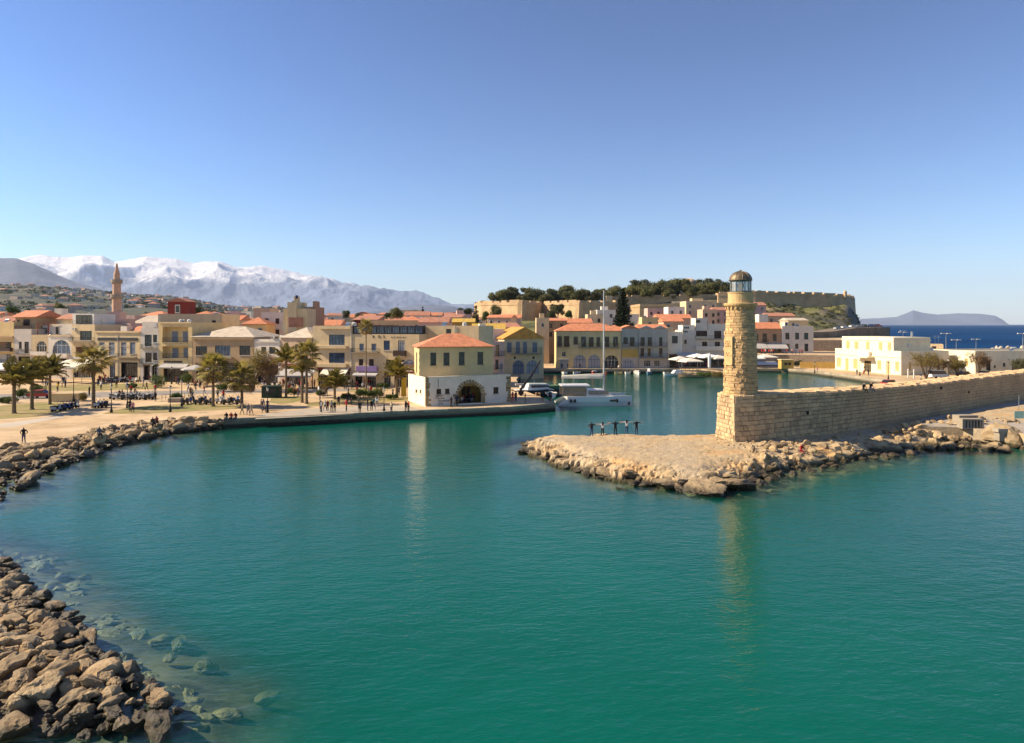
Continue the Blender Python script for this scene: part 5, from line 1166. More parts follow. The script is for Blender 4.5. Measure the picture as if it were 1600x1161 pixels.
# small window for houses too far off for sills and mullions
def small_win(fm, pm):
    mb = MB(); f = .12
    for bx in ((-.5, -.5, -.5 + f, .5), (.5 - f, -.5, .5, .5), (-.5 + f, -.5, .5 - f, -.5 + f), (-.5 + f, .5 - f, .5 - f, .5)): mb.box(bx[0], -.05, bx[1], bx[2], .02, bx[3])
    mb.box(-.5 + f, -.012, -.5 + f, .5 - f, .02, .5 - f, 1); return mb.mesh('window', [fm, pm])
SW = [small_win(FR_W, PANE), small_win(FR_B, PANE), small_win(FR_D, FR_B), small_win(FR_G, PANE)]
ROOFS = {'T': TILE, 'D': TILE_D, 'P': TILE_P, 'Y': TILE_Y, 'O': TILE_O}
rb_ = random.Random(21)
def town(px0, px1, ytop, d, wall_m, label, roof=None, rh=1.6, deep=9, rot=0.0, wins=2, z0=None, cat='house', group='rooftop houses behind the seafront', name='town_house', wrow=None):
    """a house of the old town seen above the front row; its foot stands on the town ground"""
    xm = (px0 + px1) / 2; c = PX(xm, d); w_ = (px1 - px0) / F * d
    zb = (tz(c.x, c.y + deep / 2) if z0 is None else z0) - .8; zt = max(ZY(ytop, d) - (rh if roof else 0), zb + 3.2)
    e = empty(name, (c.x, c.y, zb), rot, label, cat, group); H = zt - zb
    MB().box(-w_ / 2, 0, 0, w_ / 2, deep, H).build('wall', wall_m, e)
    if roof: roof_mesh(MB(), -w_ / 2, 0, w_ / 2, deep, H + .003, rh, roof[0], .35).build('roof', ROOFS[roof[1]], e)
    else:
        pm = MB()
        for bx in ((-w_/2, 0, w_/2, .25), (-w_/2, deep - .25, w_/2, deep), (-w_/2, .25, -w_/2 + .25, deep - .25), (w_/2 - .25, .25, w_/2, deep - .25)): pm.box(bx[0], bx[1], H + .002, bx[2], bx[3], H + .75)
        pm.build('parapet', wall_m, e)
        if rb_.random() < .5: heater(e, rb_.uniform(-w_ / 4, w_ / 4), deep * .6, H)
        if rb_.random() < .4: MB().box(-w_ / 5, deep * .5, H, w_ / 6, deep * .85, H + 2.3).build('stair_head', wall_m, e)
    if rb_.random() < .5: mb = MB(); x_ = rb_.uniform(-w_ / 3, w_ / 3); mb.tube((x_, deep * .5, H), (x_, deep * .5, H + 3.2), .035, n=4); mb.box(x_ - .5, deep * .5 - .02, H + 2.9, x_ + .5, deep * .5 + .02, H + 2.95); mb.build('aerial', STEEL, e)
    if wins:
        n = max(1, min(4, int(w_ / 2.8))); wm_ = rb_.choice(SW)
        for fl in range(wins):
            z = H - 1.7 - fl * 3.0
            if z < 1: break
            for k in range(n):
                if rb_.random() < .15: continue
                x_ = -w_ / 2 + w_ * (k + .5) / n; link('window', wm_, e, (x_, -.02, z), None, (1.0, 1.0, 1.5))
    return e, H, w_
# --- named rooftops
L0 = 'behind the seafront'
town(-40, 12, 497, 195, CREAM, 'cream house with a shallow red roof at the west end of the row', ('gx', 'D'), group=None)
town(60, 90, 494, 200, WHITE, 'white flat house with grey cabin above the arched houses', None, group=None)
town(205, 248, 493, 190, TAN, 'tan house with brown sloping roof behind the neoclassical shop', ('shed', 'P'), 2.4, group=None)
town(247, 347, 495, 185, CREAM, 'big cream building with arched window rising above the yellow loggia house', None, group=None, deep=12)
e, H, w_ = town(262, 293, 466, 196, REDP, 'dark red wooden roof cabin with a white shuttered window', ('gy', 'D'), 1.0, deep=5, wins=0, group=None)
link('window', SW[0], e, (0, -.02, H - 2.0), None, (1.4, 1, 2.4))
town(290, 336, 486, 205, CREAM, 'cream house with orange hipped roof beside the dark red cabin', ('hip', 'T'), 1.8, group=None)
town(343, 375, 493, 215, PEACH, 'peach house with broken orange roof between the cream block and green house', ('gx', 'T'), 1.5, group=None)
town(378, 416, 496, 180, CREAMY, 'small yellow green house with orange hipped roof', ('hip', 'T'), 1.8, deep=7, group=None)
town(396, 422, 485, 230, PEACH, 'orange plastered house with flat roof above the green house', None, group=None)
town(408, 442, 492, 190, WHITE, 'white modern house with two roof terraces and canopy', None, group=None, deep=7)
town(442, 479, 487, 168, CREAM, 'tall stepped cream block with a brick patch', None, group=None, wins=0, deep=8)
e, H, w_ = town(449, 463, 477, 167.5, CREAM, 'narrow stair tower on the tall cream block', None, wins=0, deep=6, group=None, name='stair_tower')
e['category'] = 'tower'; pt = MB().box(-w_ / 2 + .3, -.06, H - 5.2, w_ / 2 + 1.6, -.004, H - 2.9).build('brick_patch', TILE_D, e); mb = MB(); mb.tube((0, 3, H), (0, 3, H + 2.8), .04, n=4); mb.box(.04, 2.98, H + 1.7, .55, 3.02, H + 2.5); mb.build('flag', FR_N, e)
town(476, 492, 484, 178, BROWNP, 'unfinished brown concrete building right of the tall cream block', None, group=None)
town(494, 530, 500, 190, PEACH, 'house with red tiled roof behind the yellow hotel', ('gx', 'T'), 1.6, group=None)
town(552, 588, 493, 178, REDP, 'dark red roof terrace structure above the hotel', ('shed', 'D'), 1.2, wins=0, group=None)
for i, (a, b_, y, d, m, rf) in enumerate(((590, 622, 499, 185, PEACH, ('gx', 'D')), (622, 660, 494, 230, CREAM, ('hip', 'T')), (655, 700, 496, 215, PINK, ('gx', 'D')), (640, 690, 488, 330, CREAM, ('gx', 'T')), (690, 738, 489, 340, TAN, ('gx', 'D')))):
    town(a, b_, y, d, m, ['peach house with dusty red roof behind the hotel terrace', 'cream house with red hipped roof beyond the hotel', 'pink house with dusty roof beyond the blank cream block', 'distant cream house with red gable beyond the hotel roof', 'distant tan house with dusty gable near the cypress'][i], rf, group=None)
town(707, 740, 498, 225, OCHRE, 'bright yellow painted house below the cypress', ('gx', 'Y'), 1.2, group=None)
town(738, 788, 506, 205, OCHRE, 'yellow plastered house with lichen covered roof beside the orange gable', ('gx', 'Y'), 1.8, group=None)
town(771, 812, 492, 300, PINK, 'pinkish house with red roof below the fortress bastion', ('hip', 'D'), 1.6, group=None)
town(838, 858, 500, 235, CREAM, 'cream corner house with balcony west of the yellow quay house', None, group=None)
town(852, 886, 497, 245, TAN, 'rough stone house with red shed roof above the yellow quay house', ('shed', 'T'), 1.0, group=None)
town(884, 925, 498, 255, WHITE, 'white house with two small red gables above the yellow quay house', ('gx', 'T'), 1.6, group=None)
town(918, 942, 494, 275, CREAM, 'small cream house left of the yacht mast', None, group=None)
town(933, 962, 487, 290, WHITE, 'white cubic house between the yacht mast and the tall conifer', None, group=None)
town(1003, 1028, 499, 240, CREAMY, 'yellow roof house with a single brown door above the double gables', None, deep=6, group=None)
town(1028, 1080, 491, 262, PEACH, 'long house with orange roof above the stepped white house', ('gx', 'T'), 1.6, group=None)
town(1037, 1068, 497, 248, PEACH, 'lower house with bright red roof above the double gables', ('gx', 'T'), 1.3, group=None)
town(1044, 1070, 482, 310, WHITE, 'white cubic house with dark windows on the slope under the fortress', None, group=None)
town(1012, 1046, 484, 325, PINK, 'pink and white house cluster on the slope under the fortress', None, group=None)
town(1072, 1120, 473, 330, CREAM, 'long cream block with terrace band under the fortress wall', None, deep=12, group=None)
town(1098, 1120, 486, 300, PEACH, 'peach plastered gable wall behind the lighthouse', None, group=None)
town(1117, 1150, 480, 310, PINK, 'pink house with flat roof behind the lighthouse shaft', ('gx', 'D'), 1.4, group=None)
town(1172, 1197, 472, 320, PINK, 'pink and white tall house beside the lighthouse lantern', ('gx', 'D'), 1.5, group=None)
town(1186, 1200, 494, 290, WHITE, 'small white house below the pink one by the lighthouse', None, deep=6, group=None)
town(1200, 1242, 489, 295, PEACH, 'low house with brownish tiled roof above the brown tavern', ('gx', 'D'), 1.4, group=None)
town(1232, 1262, 497, 272, CREAM, 'cream roof house with tiled edge above the white tavern', ('gx', 'P'), 1.0, group=None)
# --- unnamed houses that fill the rooftops in between
fills = []
for k in range(150):
    px = rb_.uniform(-60, 800); d = rb_.uniform(215, 520); y = rb_.uniform(486, 501) + (d < 260) * 4
    fills.append((px, d, y))
for k in range(46):
    px = rb_.uniform(975, 1135); d = rb_.uniform(262, 385); fills.append((px, d, None))
for k in range(16):
    px = rb_.uniform(1180, 1265); d = rb_.uniform(262, 320); fills.append((px, d, None))
kinds = [(CREAM, 'cream'), (WHITE, 'white'), (PEACH, 'peach'), (TAN, 'tan'), (PINK, 'pinkish'), (WHITEG, 'greyish white')]
used_ = []
for px, d, y in sorted(fills, key=lambda q: q[1]):
    w_ = rb_.uniform(6, 11) / d * F; x_ = (px - CX) / F * d
    if any(abs(x_ - a) < 8.5 and abs(d - b_) < 10.5 for a, b_ in used_): continue
    if y is None: y = HY - (tz(x_, d) + rb_.uniform(5.5, 8.0) - HC) * F / d
    used_.append((x_, d)); m, cn = rb_.choice(kinds); rf = rb_.choice((None, None, ('gx', 'T'), ('gx', 'D'), ('hip', 'T'), ('shed', 'D'), ('gy', 'D')))
    near_f = px > 900
    town(px - w_ / 2, px + w_ / 2, y, d, m, '%s %s house among the rooftops %s' % (cn, 'flat roofed' if rf is None else 'tile roofed', 'under the fortress' if near_f else 'of the old town'), rf, rb_.uniform(1.0, 1.8), 9, rb_.uniform(-.25, .25), 1 if d > 300 else 2, group='%s rooftop houses %s' % (cn, 'under the fortress' if near_f else 'of the old town'))
# --- minaret
q = PW(182.5, 500, 235); mz = tz(q.x, q.y) - .5; mn = empty('minaret', (q.x, q.y, mz), 0, 'slender peach stone minaret with two balconies and pointed cap', 'minaret')
zz = lambda y: ZY(y, 235) - mz
MSTONE = M('minaret_stone', (0.56, 0.36, 0.24, 1), .9, .22, .8, .3, streak=.3)
MB().box(-2.0, -2.0, 0, 2.0, 2.0, zz(487)).build('base', PINK, mn)
MB().lathe([(1.45, zz(487)), (1.40, zz(466))], 14).build('shaft', MSTONE, mn); MB().lathe([(1.30, zz(464)), (1.22, zz(443))], 14).build('shaft', MSTONE, mn); MB().lathe([(.98, zz(441)), (.9, zz(430)), (1.0, zz(429.5)), (.7, zz(424)), (.38, zz(418)), (.34, zz(413.5)), (.05, zz(411))], 14).build('cap', MSTONE, mn)
for yb in (465, 441.5):
    rb2 = MB(); r0 = 1.35 if yb > 450 else 1.2; rb2.lathe([(r0, zz(yb + 3)), (r0 + .55, zz(yb + .6)), (r0 + .6, zz(yb)), (r0 - .2, zz(yb - .1))], 16); bl_ = rb2.build('balcony', CONC, mn)
    rg = MB(); rg.lathe([(r0 + .50, zz(yb)), (r0 + .56, zz(yb)), (r0 + .56, zz(yb) + 1.0), (r0 + .50, zz(yb) + 1.0)], 16); rg.build('railing', CONC, bl_)
# --- retaining walls, terrace and fence under the taverns
tr_ = poly_prism('upper_terrace', [tuple(PX(*p_))[:2] for p_ in ((1150, 226), (1232, 226), (1306, 221), (1312, 262), (1150, 262))], 0, 4.6, [PAVE, RUBW]); tag(tr_, kind='structure')
fe = empty('ochre_fence', tuple(PX(1250, 212))[:2] + (1.2,), 0, 'ochre board fence along the foot of the terrace wall', 'fence')
a, b_ = PX(1250, 212), PX(1306, 209.5); n_ = 14
for k in range(n_):
    p_, q_ = a.lerp(b_, k / n_) - a, a.lerp(b_, (k + .94) / n_) - a; MB().add([(p_.x, p_.y, 0), (q_.x, q_.y, 0), (q_.x, q_.y, 1.9), (p_.x, p_.y, 1.9), (p_.x, p_.y + .08, 0), (q_.x, q_.y + .08, 0), (q_.x, q_.y + .08, 1.9), (p_.x, p_.y + .08, 1.9)], [(0, 1, 2, 3), (7, 6, 5, 4), (3, 2, 6, 7), (0, 3, 7, 4), (1, 5, 6, 2), (0, 4, 5, 1)]).build('fence_panel', OCHRE, fe)
ki = empty('ochre_kiosk', tuple(PX(1221, 207))[:2] + (1.2,), 0, 'small ochre stucco kiosk at the corner of the inner quay', 'kiosk')
MB().box(0, 0, 0, 3.6, 2.6, 2.6).build('wall', OCHRE, ki); MB().box(-.2, -.2, 2.603, 3.8, 2.8, 2.8).build('roof', CREAM, ki); link('window', SW[2], ki, (1.3, -.02, 1.5), None, (.8, 1, .8)); link('window', SW[2], ki, (2.4, -.02, 1.5), None, (.8, 1, .8))
# --- coast road wall under the headland
cr = empty('coast_road_wall', tuple(PX(1285, 300))[:2] + (6,), 0, 'dark retaining wall of the coast road below the headland', 'wall'); c0 = Vector(cr.location)
tag(poly_prism('lower_street', [tuple(PX(*p_))[:2] for p_ in ((1262, 258), (1330, 256), (1420, 262), (1400, 330), (1262, 330))], -2, 8.6, [PAVE, RUBW]), kind='structure')
pts_ = [(1262, 292, 520), (1300, 300, 518), (1340, 318, 512), (1388, 330, 511), (1391, 345, 511)]
for (a, d0, t0), (b_, d1, t1) in zip(pts_, pts_[1:]):
    P, Q = PX(a, d0), PX(b_, d1); z0_, z1_ = ZY(t0, d0), ZY(t1, d1)
    MB().add([(P.x - c0.x, P.y - c0.y, -9), (Q.x - c0.x, Q.y - c0.y, -9), (Q.x - c0.x, Q.y - c0.y, z1_ - c0.z), (P.x - c0.x, P.y - c0.y, z0_ - c0.z), (P.x - c0.x - 1, P.y - c0.y + 18, -9), (Q.x - c0.x - 1, Q.y - c0.y + 18, -9), (Q.x - c0.x - 1, Q.y - c0.y + 18, z1_ - c0.z), (P.x - c0.x - 1, P.y - c0.y + 18, z0_ - c0.z)],
             [(0, 1, 2, 3), (3, 2, 6, 7), (7, 6, 5, 4), (0, 3, 7, 4), (1, 5, 6, 2)]).build('wall_length', M('dark_sea_wall', (0.20, .165, .125, 1), .95, .35, .3, .5, 2, .2), cr)
# --- houses dotted over the far hillside
HV = HILLV; FARW = [M('far_house_' + n_, c_, .9, .1, .05, 0) for n_, c_ in (('white', (.68, .64, .58, 1)), ('cream', (.60, .50, .38, 1)), ('rose', (.52, .38, .30, 1)))]
fm_ = []
for m in FARW:
    for hip in (0, 1):
        mb = MB().box(-.5, -.5, -.6, .5, .5, .5)
        if hip: mb.v += [(-.55, -.55, .5), (.55, -.55, .5), (.55, .55, .5), (-.55, .55, .5), (0, -.2, .85), (0, .2, .85)]; n_ = 8; mb.f += [(8, 9, 12), (9, 10, 13, 12), (10, 11, 13), (11, 8, 12, 13)]; mb.m += [1] * 4
        fm_.append(mb.mesh('hillside_house', [m, TILE_D]))
rh_ = random.Random(9); k = 0
while k < 290:
    r_ = rh_.randrange(8, 58); c_ = rh_.randrange(20, 138); v = HV[r_, c_] * .5 + HV[r_ + 1, c_ + 1] * .5
    px = v[0] / v[1] * F + CX
    if fbm(v[0], v[1], 260, 3, 3.3) < -.06 or px > 520: continue
    s_ = rh_.uniform(8, 16); m_ = rh_.choice(fm_); kind = 'white cream rose'.split()[fm_.index(m_) // 2]
    o_ = link('hillside_house', m_, None, (v[0] + rh_.uniform(-20, 20), v[1], v[2] + s_ * .22), (0, 0, rh_.uniform(-.6, .6)), (s_ * rh_.uniform(1, 1.9), s_, s_ * rh_.uniform(.5, .8)))
    tag(o_, 'tiny %s house dotted on the distant hillside beyond the minaret' % kind, 'house', kind + ' houses on the far hillside'); k += 1
# ================================================================== trees and plants
def leaf_mat(name, dark, light, rnd=.25, trans=.38):
    m, t, b, o = new_mat(name); p = pos(t); oi = nd(t, 'ShaderNodeObjectInfo').outputs['Random']
    c = ramp(t, noise(t, p, 1.3, 4, .7), [(.3, dark), (.7, light)])
    c = mixc(t, 1.0, c, ramp(t, oi, [(0, (1 - rnd,) * 3), (1, (1 + rnd,) * 3)]), 'MULTIPLY')
    t.links.new(c, b.inputs['Base Color']); b.inputs['Roughness'].default_value = .6; b.inputs['Specular IOR Level'].default_value = .3
    tl = nd(t, 'ShaderNodeBsdfTranslucent'); t.links.new(c, tl.inputs['Color']); mx = nd(t, 'ShaderNodeMixShader'); mx.inputs[0].default_value = trans
    t.links.new(b.outputs[0], mx.inputs[1]); t.links.new(tl.outputs[0], mx.inputs[2]); t.links.new(mx.outputs[0], o.inputs[0]); MATS[name] = m; return m
L_PALM = leaf_mat('palm_leaf', (.12, .115, .022, 1), (.36, .29, .07, 1)); L_FAN = leaf_mat('fan_palm_leaf', (.14, .12, .025, 1), (.40, .31, .09, 1)); L_DRY = leaf_mat('dry_palm_leaf', (.16, .10, .035, 1), (.34, .23, .09, 1))
L_PINE = leaf_mat('pine_foliage', (.055, .065, .02, 1), (.20, .19, .065, 1)); L_DEEP = leaf_mat('deep_conifer', (.010, .020, .010, 1), (.035, .055, .020, 1)); L_OLV = leaf_mat('olive_foliage', (.045, .055, .022, 1), (.13, .135, .06, 1))
L_TAM = leaf_mat('tamarisk_foliage', (.13, .115, .03, 1), (.30, .225, .07, 1)); L_TAM2 = leaf_mat('bare_twig_foliage', (.16, .105, .055, 1), (.30, .20, .11, 1)); L_HEDGE = leaf_mat('hedge_foliage', (.03, .06, .010, 1), (.11, .15, .025, 1))
BARK = M('bark', (.12, .085, .055, 1), .95, .4, 3, .6, 10, .05); PBARK = M('palm_bark', (.20, .145, .085, 1), .95, .35, 4, .7, 8, .08, rnd=.2)
def feather(seed, L=2.7, n=22, mat=L_PALM):
    r = random.Random(seed); mb = MB(); pts_ = []
    drop = r.uniform(.35, .9)
    for k in range(9): t_ = k / 8; pts_.append(Vector((L * (t_ - .10 * t_ * t_), 0, L * (.32 * t_ - .62 * drop * t_ * t_ * t_))))
    mb.path(pts_, [.035 - .028 * k / 8 for k in range(9)], 3)
    for k in range(n):
        t_ = .14 + .84 * k / n; i = min(int(t_ * 8), 7); p_ = pts_[i].lerp(pts_[i + 1], t_ * 8 - i); ll = .62 * math.sin(math.pi * min(1, .18 + t_ * .8)) ** .6 * L / 2.7
        for sd_ in (-1, 1):
            dr = Vector((.55, sd_ * .85, -.12 + r.uniform(-.18, .22))).normalized() * ll * r.uniform(.85, 1.15); tip = p_ + dr + Vector((0, 0, -.16 * ll)); wv = Vector((.05, 0, .015))
            mb.add([p_ - wv, p_ + wv, tip], [(0, 1, 2)]); mb.add([p_ - wv + Vector((0, 0, .01)), p_ + dr * .6 + Vector((.05, 0, .04)), tip], [(0, 1, 2)])
    return mb.mesh('frond', mat)
def fan(seed, mat=L_FAN, pet=1.0, rad=.95):
    r = random.Random(seed); mb = MB(); base = Vector((pet, 0, pet * .12)); mb.path([(0, 0, 0), (pet * .5, 0, pet * .10), base], [.03, .025, .02], 3)
    n = 17; fold = r.uniform(.12, .3)
    for k in range(n):
        a = R(-125) + R(250) * k / (n - 1); l = rad * (.72 + .28 * math.cos(a)) * r.uniform(.9, 1.08); d = Vector((math.cos(a), math.sin(a), -fold * (1 + (1 - math.cos(a)) * .3)))
        s_ = Vector((-math.sin(a), math.cos(a), 0)) * .075 * rad; mid = base + d * l * .55; tip = base + d * l + Vector((0, 0, -.22 * l * r.uniform(.6, 1.6)))
        mb.add([base, mid - s_, tip, mid + s_], [(0, 1, 3), (1, 2, 3)])
    return mb.mesh('frond', mat)
FEA = [feather(i) for i in range(5)]; FEAD = [feather(50 + i, 2.3, 16, L_DRY) for i in range(2)]
FANS = [fan(i) for i in range(4)]; FANP = [fan(9 + i, L_PALM) for i in range(2)]; FAND = [fan(20 + i, L_DRY, .8, .8) for i in range(2)]
rp = random.Random(31)
def palm(px, py, ytop, kind, label, z=1.2, r0=.3, crown=1.0, lean=0.0):
    """foot pixel on the ground, top row of the crown"""
    q = G(px, py, z); H = ZY(ytop, q.y) - z; e = empty('palm_tree', (q.x, q.y, z), rp.uniform(0, 6), label, 'palm tree', 'palms of the waterfront promenade')
    up = {'date': 1.7, 'fan': 1.2, 'tall': 1.0}[kind] * crown; crown *= 1.15; r0 *= .8; th = max(H - up, 1.0); tb = MB(); n = max(8, int(th / .22)); pts_, rs = [], []
    for k in range(n + 1):
        t_ = k / n; pts_.append((lean * t_ * t_, 0, -.2 + (th + .2) * t_)); f = 1.35 if t_ < .06 else 1.0
        rs.append(r0 * f * (1 - .25 * t_ + (.22 if kind == 'date' and t_ > .85 else 0)) * (1.07 if k % 2 else .95))
    tb.path(pts_, rs, 9); tb.build('trunk', PBARK, e)
    nf = {'date': 32, 'fan': 36, 'tall': 36}[kind]
    for k in range(nf):
        f = k / nf; az = k * 2.399 + rp.uniform(-.25, .25); el = R(80) - R(96 if kind == 'date' else 122) * f ** .8 + rp.uniform(-.12, .12)
        if kind == 'date': me = rp.choice(FEA) if f < .86 else rp.choice(FEAD); s_ = crown * rp.uniform(.85, 1.1)
        else: me = (rp.choice(FANS) if rp.random() < .8 else rp.choice(FANP)) if f < .74 else rp.choice(FAND); s_ = crown * rp.uniform(.85, 1.15) * (1.0 if kind == 'fan' else .85)
        link('frond', me, e, (lean + .1 * math.cos(az), .1 * math.sin(az), th - .05 - f * (.5 if kind == 'date' else .9)), Euler((rp.uniform(-.3, .3), -el, az), 'XYZ'), (s_, s_, s_))
    return e
PB = 'beside the quay'
palm(22, 646, 572, 'date', 'squat date palm with thick dark trunk on the bright green lawn', r0=.36, crown=1.2)
palm(50, 640, 568, 'date', 'date palm with swollen trunk on the lawn between its two neighbours', r0=.34, crown=1.1)
palm(78, 632, 562, 'date', 'date palm by the low cream wall with straight trunk', r0=.30, crown=1.1)
palm(146, 637, 546, 'fan', 'broad fan palm standing in the row of parked motorbikes', r0=.36, crown=1.4)
palm(333, 635, 559, 'fan', 'fan palm with dark trunk at the grass edge among parked scooters', r0=.32, crown=1.4)
palm(378, 636, 573, 'fan', 'pale yellow fan palm next to the dark hedge kiosk', r0=.30, crown=1.4)
palm(447, 621, 545, 'date', 'tall feathery date palm on the small lawn behind the quay', r0=.29, crown=1.0)
palm(479, 631, 538, 'fan', 'tall fan palm with pale straight trunk beside the quay walk', r0=.30, crown=1.25)
palm(472, 629, 560, 'date', 'brown trunked palm half hidden behind the tall fan palm', r0=.32, crown=.9)
palm(523, 624, 583, 'date', 'short date palm in front of the hotel awning', r0=.30, crown=1.05)
palm(572, 616, 502, 'tall', 'very tall thin fan palm in front of the lettered hotel', r0=.16, crown=.9)
palm(620, 622, 566, 'date', 'golden date palm wrapped by a yellow board near the white office', r0=.34, crown=1.1)
def leaf_cloud(seed, lobes, n, size, mat, shell=.55, name='crown', flat=1.0):
    """many small leaf cards spread through lobed volumes"""
    r = np.random.default_rng(seed); lb = np.array(lobes, float); wts = lb[:, 3] ** 2; idx = r.choice(len(lb), n, p=wts / wts.sum())
    d = r.normal(size=(n, 3)); d /= np.linalg.norm(d, axis=1)[:, None]; rad = (shell + (1 - shell) * r.random(n)) ** .7 * (1 + .14 * r.normal(size=n)); rad = np.where(r.random(n) < .09, rad * (1.1 + .25 * r.random(n)), rad)
    c = lb[idx, :3] + d * (rad * lb[idx, 3])[:, None] * np.array([1, 1, flat])
    a = r.normal(size=(n, 3)); a /= np.linalg.norm(a, axis=1)[:, None]; b_ = np.cross(a, d + .4 * r.normal(size=(n, 3))); b_ /= np.linalg.norm(b_, axis=1)[:, None] + 1e-9
    s_ = (size * (.6 + .8 * r.random(n)))[:, None]; v = np.stack([c - a * s_, c + b_ * s_ * .55, c + a * s_, c - b_ * s_ * .55], 1).reshape(-1, 3)
    me = bpy.data.meshes.new(name); me.from_pydata(v.tolist(), [], (np.arange(n)[:, None] * 4 + np.arange(4)).tolist()); me.materials.append(mat); return me
def tree_kit(seed, H, lobes, n, size, mat, trunk_r, limbs=5, flat=1.0, shell=.55):
    r = random.Random(seed); mb = MB(); mb.path([(0, 0, -.3), (r.uniform(-.1, .1) * H * .3, r.uniform(-.1, .1), H * .22), (0, 0, H * .5)], [trunk_r * 1.2, trunk_r * .9, trunk_r * .6], 7)
    for k in range(limbs):
        lb = lobes[k % len(lobes)]; mb.path([(0, 0, H * r.uniform(.2, .45)), (lb[0] * .5, lb[1] * .5, lb[2] * .8), (lb[0], lb[1], lb[2])], [trunk_r * .5, trunk_r * .3, trunk_r * .12], 5)
    return mb.mesh('trunk', BARK), leaf_cloud(seed, lobes, n, size, mat, shell, flat=flat)
def plant_tree(kit, loc, s_, label, group=None, name='tree', cat='tree', rz=None, sz=1.0):
    e = empty(name, loc, rp.uniform(0, 6) if rz is None else rz, label, cat, group); e.scale = (s_, s_, s_ * sz)
    link('trunk', kit[0], e); link('crown', kit[1], e); return e
def lobes_dome(seed, R_, zc, n, rr_=(.35, .55), zs=.4):
    r = random.Random(seed); return [(R_ * r.uniform(-.75, .75), R_ * r.uniform(-.75, .75), zc + R_ * zs * r.uniform(-.6, .8), R_ * r.uniform(*rr_)) for _ in range(n)]
# umbrella pines on the fortress
PK = [tree_kit(60 + i, 9, lobes_dome(60 + i, 4.6, 5.6, 17, (.26, .46), .75), 6500, .30, L_PINE if i % 2 else L_OLV if i == 2 else L_PINE, .35, flat=.75) for i in range(4)]
pine_list = [(778, 472, 449), (795, 472, 450), (806, 472, 453), (824, 471, 455), (836, 471, 453), (852, 471, 453), (866, 471, 451), (880, 470, 452), (895, 470, 451), (910, 470, 451), (926, 470, 450), (940, 470, 452), (955, 470, 452), (983, 464, 442), (996, 464, 440), (1008, 464, 441), (1022, 463, 440), (1036, 463, 439), (1050, 463, 440), (1064, 463, 439),
             (1080, 462, 440), (1094, 462, 439), (1108, 462, 440), (1120, 462, 440), (1131, 462, 442), (1046, 464, 446), (1015, 465, 448), (988, 466, 449), (1100, 463, 447)]
for i, (px, yb, yt) in enumerate(pine_list):
    d = 452 + (i * 37 % 5) * 9 + (25 if px > 970 else 0); q = PX(px, d); zt_ = ZY(yt, d); zb = min(tz(q.x, q.y), zt_ - 5) - .3
    plant_tree(PK[i % 4], (q.x, q.y, zb), (zt_ - zb) / 9.2 * (.82 + .3 * ((i * 7) % 5) / 4), 'dark umbrella pine on the fortress plateau', 'umbrella pines on the fortress', 'pine_tree')
for i, (px, yt) in enumerate(((1188, 453), (1206, 455), (1222, 455))):
    q = PX(px, 500); zt_ = ZY(yt, 500); plant_tree(PK[i % 4], (q.x, q.y, zt_ - 5), .5, 'low dark bush showing over the fortress parapet', 'bushes over the parapet', 'bush', 'bush')
# tall Norfolk-type conifer, cypress, town trees
def tier_conifer(seed, H, R_, tiers, mat):
    r = np.random.default_rng(seed); V = []
    for k in range(tiers):
        t_ = k / tiers; z = H * (.12 + .86 * t_); rad = R_ * (1 - t_) ** .75 + .25; nb = 9 if t_ < .7 else 6
        for j in range(nb):
            az = 2 * math.pi * (j + r.random() * .5) / nb + k; L = rad * (.75 + .4 * r.random())
            for s_ in range(int(110 * L / R_) + 26):
                u = r.random() ** .7; c = np.array([math.cos(az) * L * u, math.sin(az) * L * u, z + .16 * L * u * u - .05 * L + r.normal() * .22]) + np.append(r.normal(size=2) * .09 * L * (1.3 - u), 0)
                a = r.normal(size=3); a[2] *= .5; a /= np.linalg.norm(a); b_ = np.cross(a, r.normal(size=3)); b_ /= np.linalg.norm(b_); q = .26 * (.6 + .8 * r.random()); V += [c - a * q, c + b_ * q * .5, c + a * q, c - b_ * q * .5]
    me = bpy.data.meshes.new('crown'); n = len(V) // 4; me.from_pydata([tuple(v) for v in V], [], (np.arange(n)[:, None] * 4 + np.arange(4)).tolist()); me.materials.append(mat)
    mb = MB(); mb.path([(0, 0, -.5), (0, 0, H * .5), (0, 0, H * .97)], [.45, .28, .05], 8); return mb.mesh('trunk', BARK), me
q = PX(973, 232); zb = tz(q.x, q.y) - .5; Hn = ZY(447, 232) - zb; plant_tree(tier_conifer(3, Hn, 5.0, 26, L_DEEP), (q.x, q.y, zb), 1, 'tall dark tiered conifer rising behind the quay houses', None, 'conifer')
q = PX(743, 250); zb = tz(q.x, q.y) - .5; Hn = ZY(468, 250) - zb; cl = [(0, 0, Hn * (.15 + .8 * k / 12), max(.25, 1.9 * math.sin(math.pi * (.25 + .72 * k / 12)) ** .9)) for k in range(13)]
plant_tree(tree_kit(7, Hn, cl, 5200, .22, L_DEEP, .25, 1), (q.x, q.y, zb), 1, 'dark pointed cypress above the yellow rooftops', None, 'cypress_tree')
q = PX(660.5, 420); zb = tz(q.x, q.y); Hn = ZY(479, 420) - zb; plant_tree(tree_kit(8, Hn, [(0, 0, Hn * (.3 + .65 * k / 6), 1.5 - .17 * k) for k in range(7)], 900, .4, L_DEEP, .25, 1), (q.x, q.y, zb), 1, 'tiny distant cypress beyond the hotel roof', None, 'cypress_tree')
TK = [tree_kit(80 + i, 8, lobes_dome(80 + i, 3.2, 5.4, 9, (.35, .55), .7), 3600, .26, [L_OLV, L_PINE, L_HEDGE][i % 3], .25) for i in range(3)]
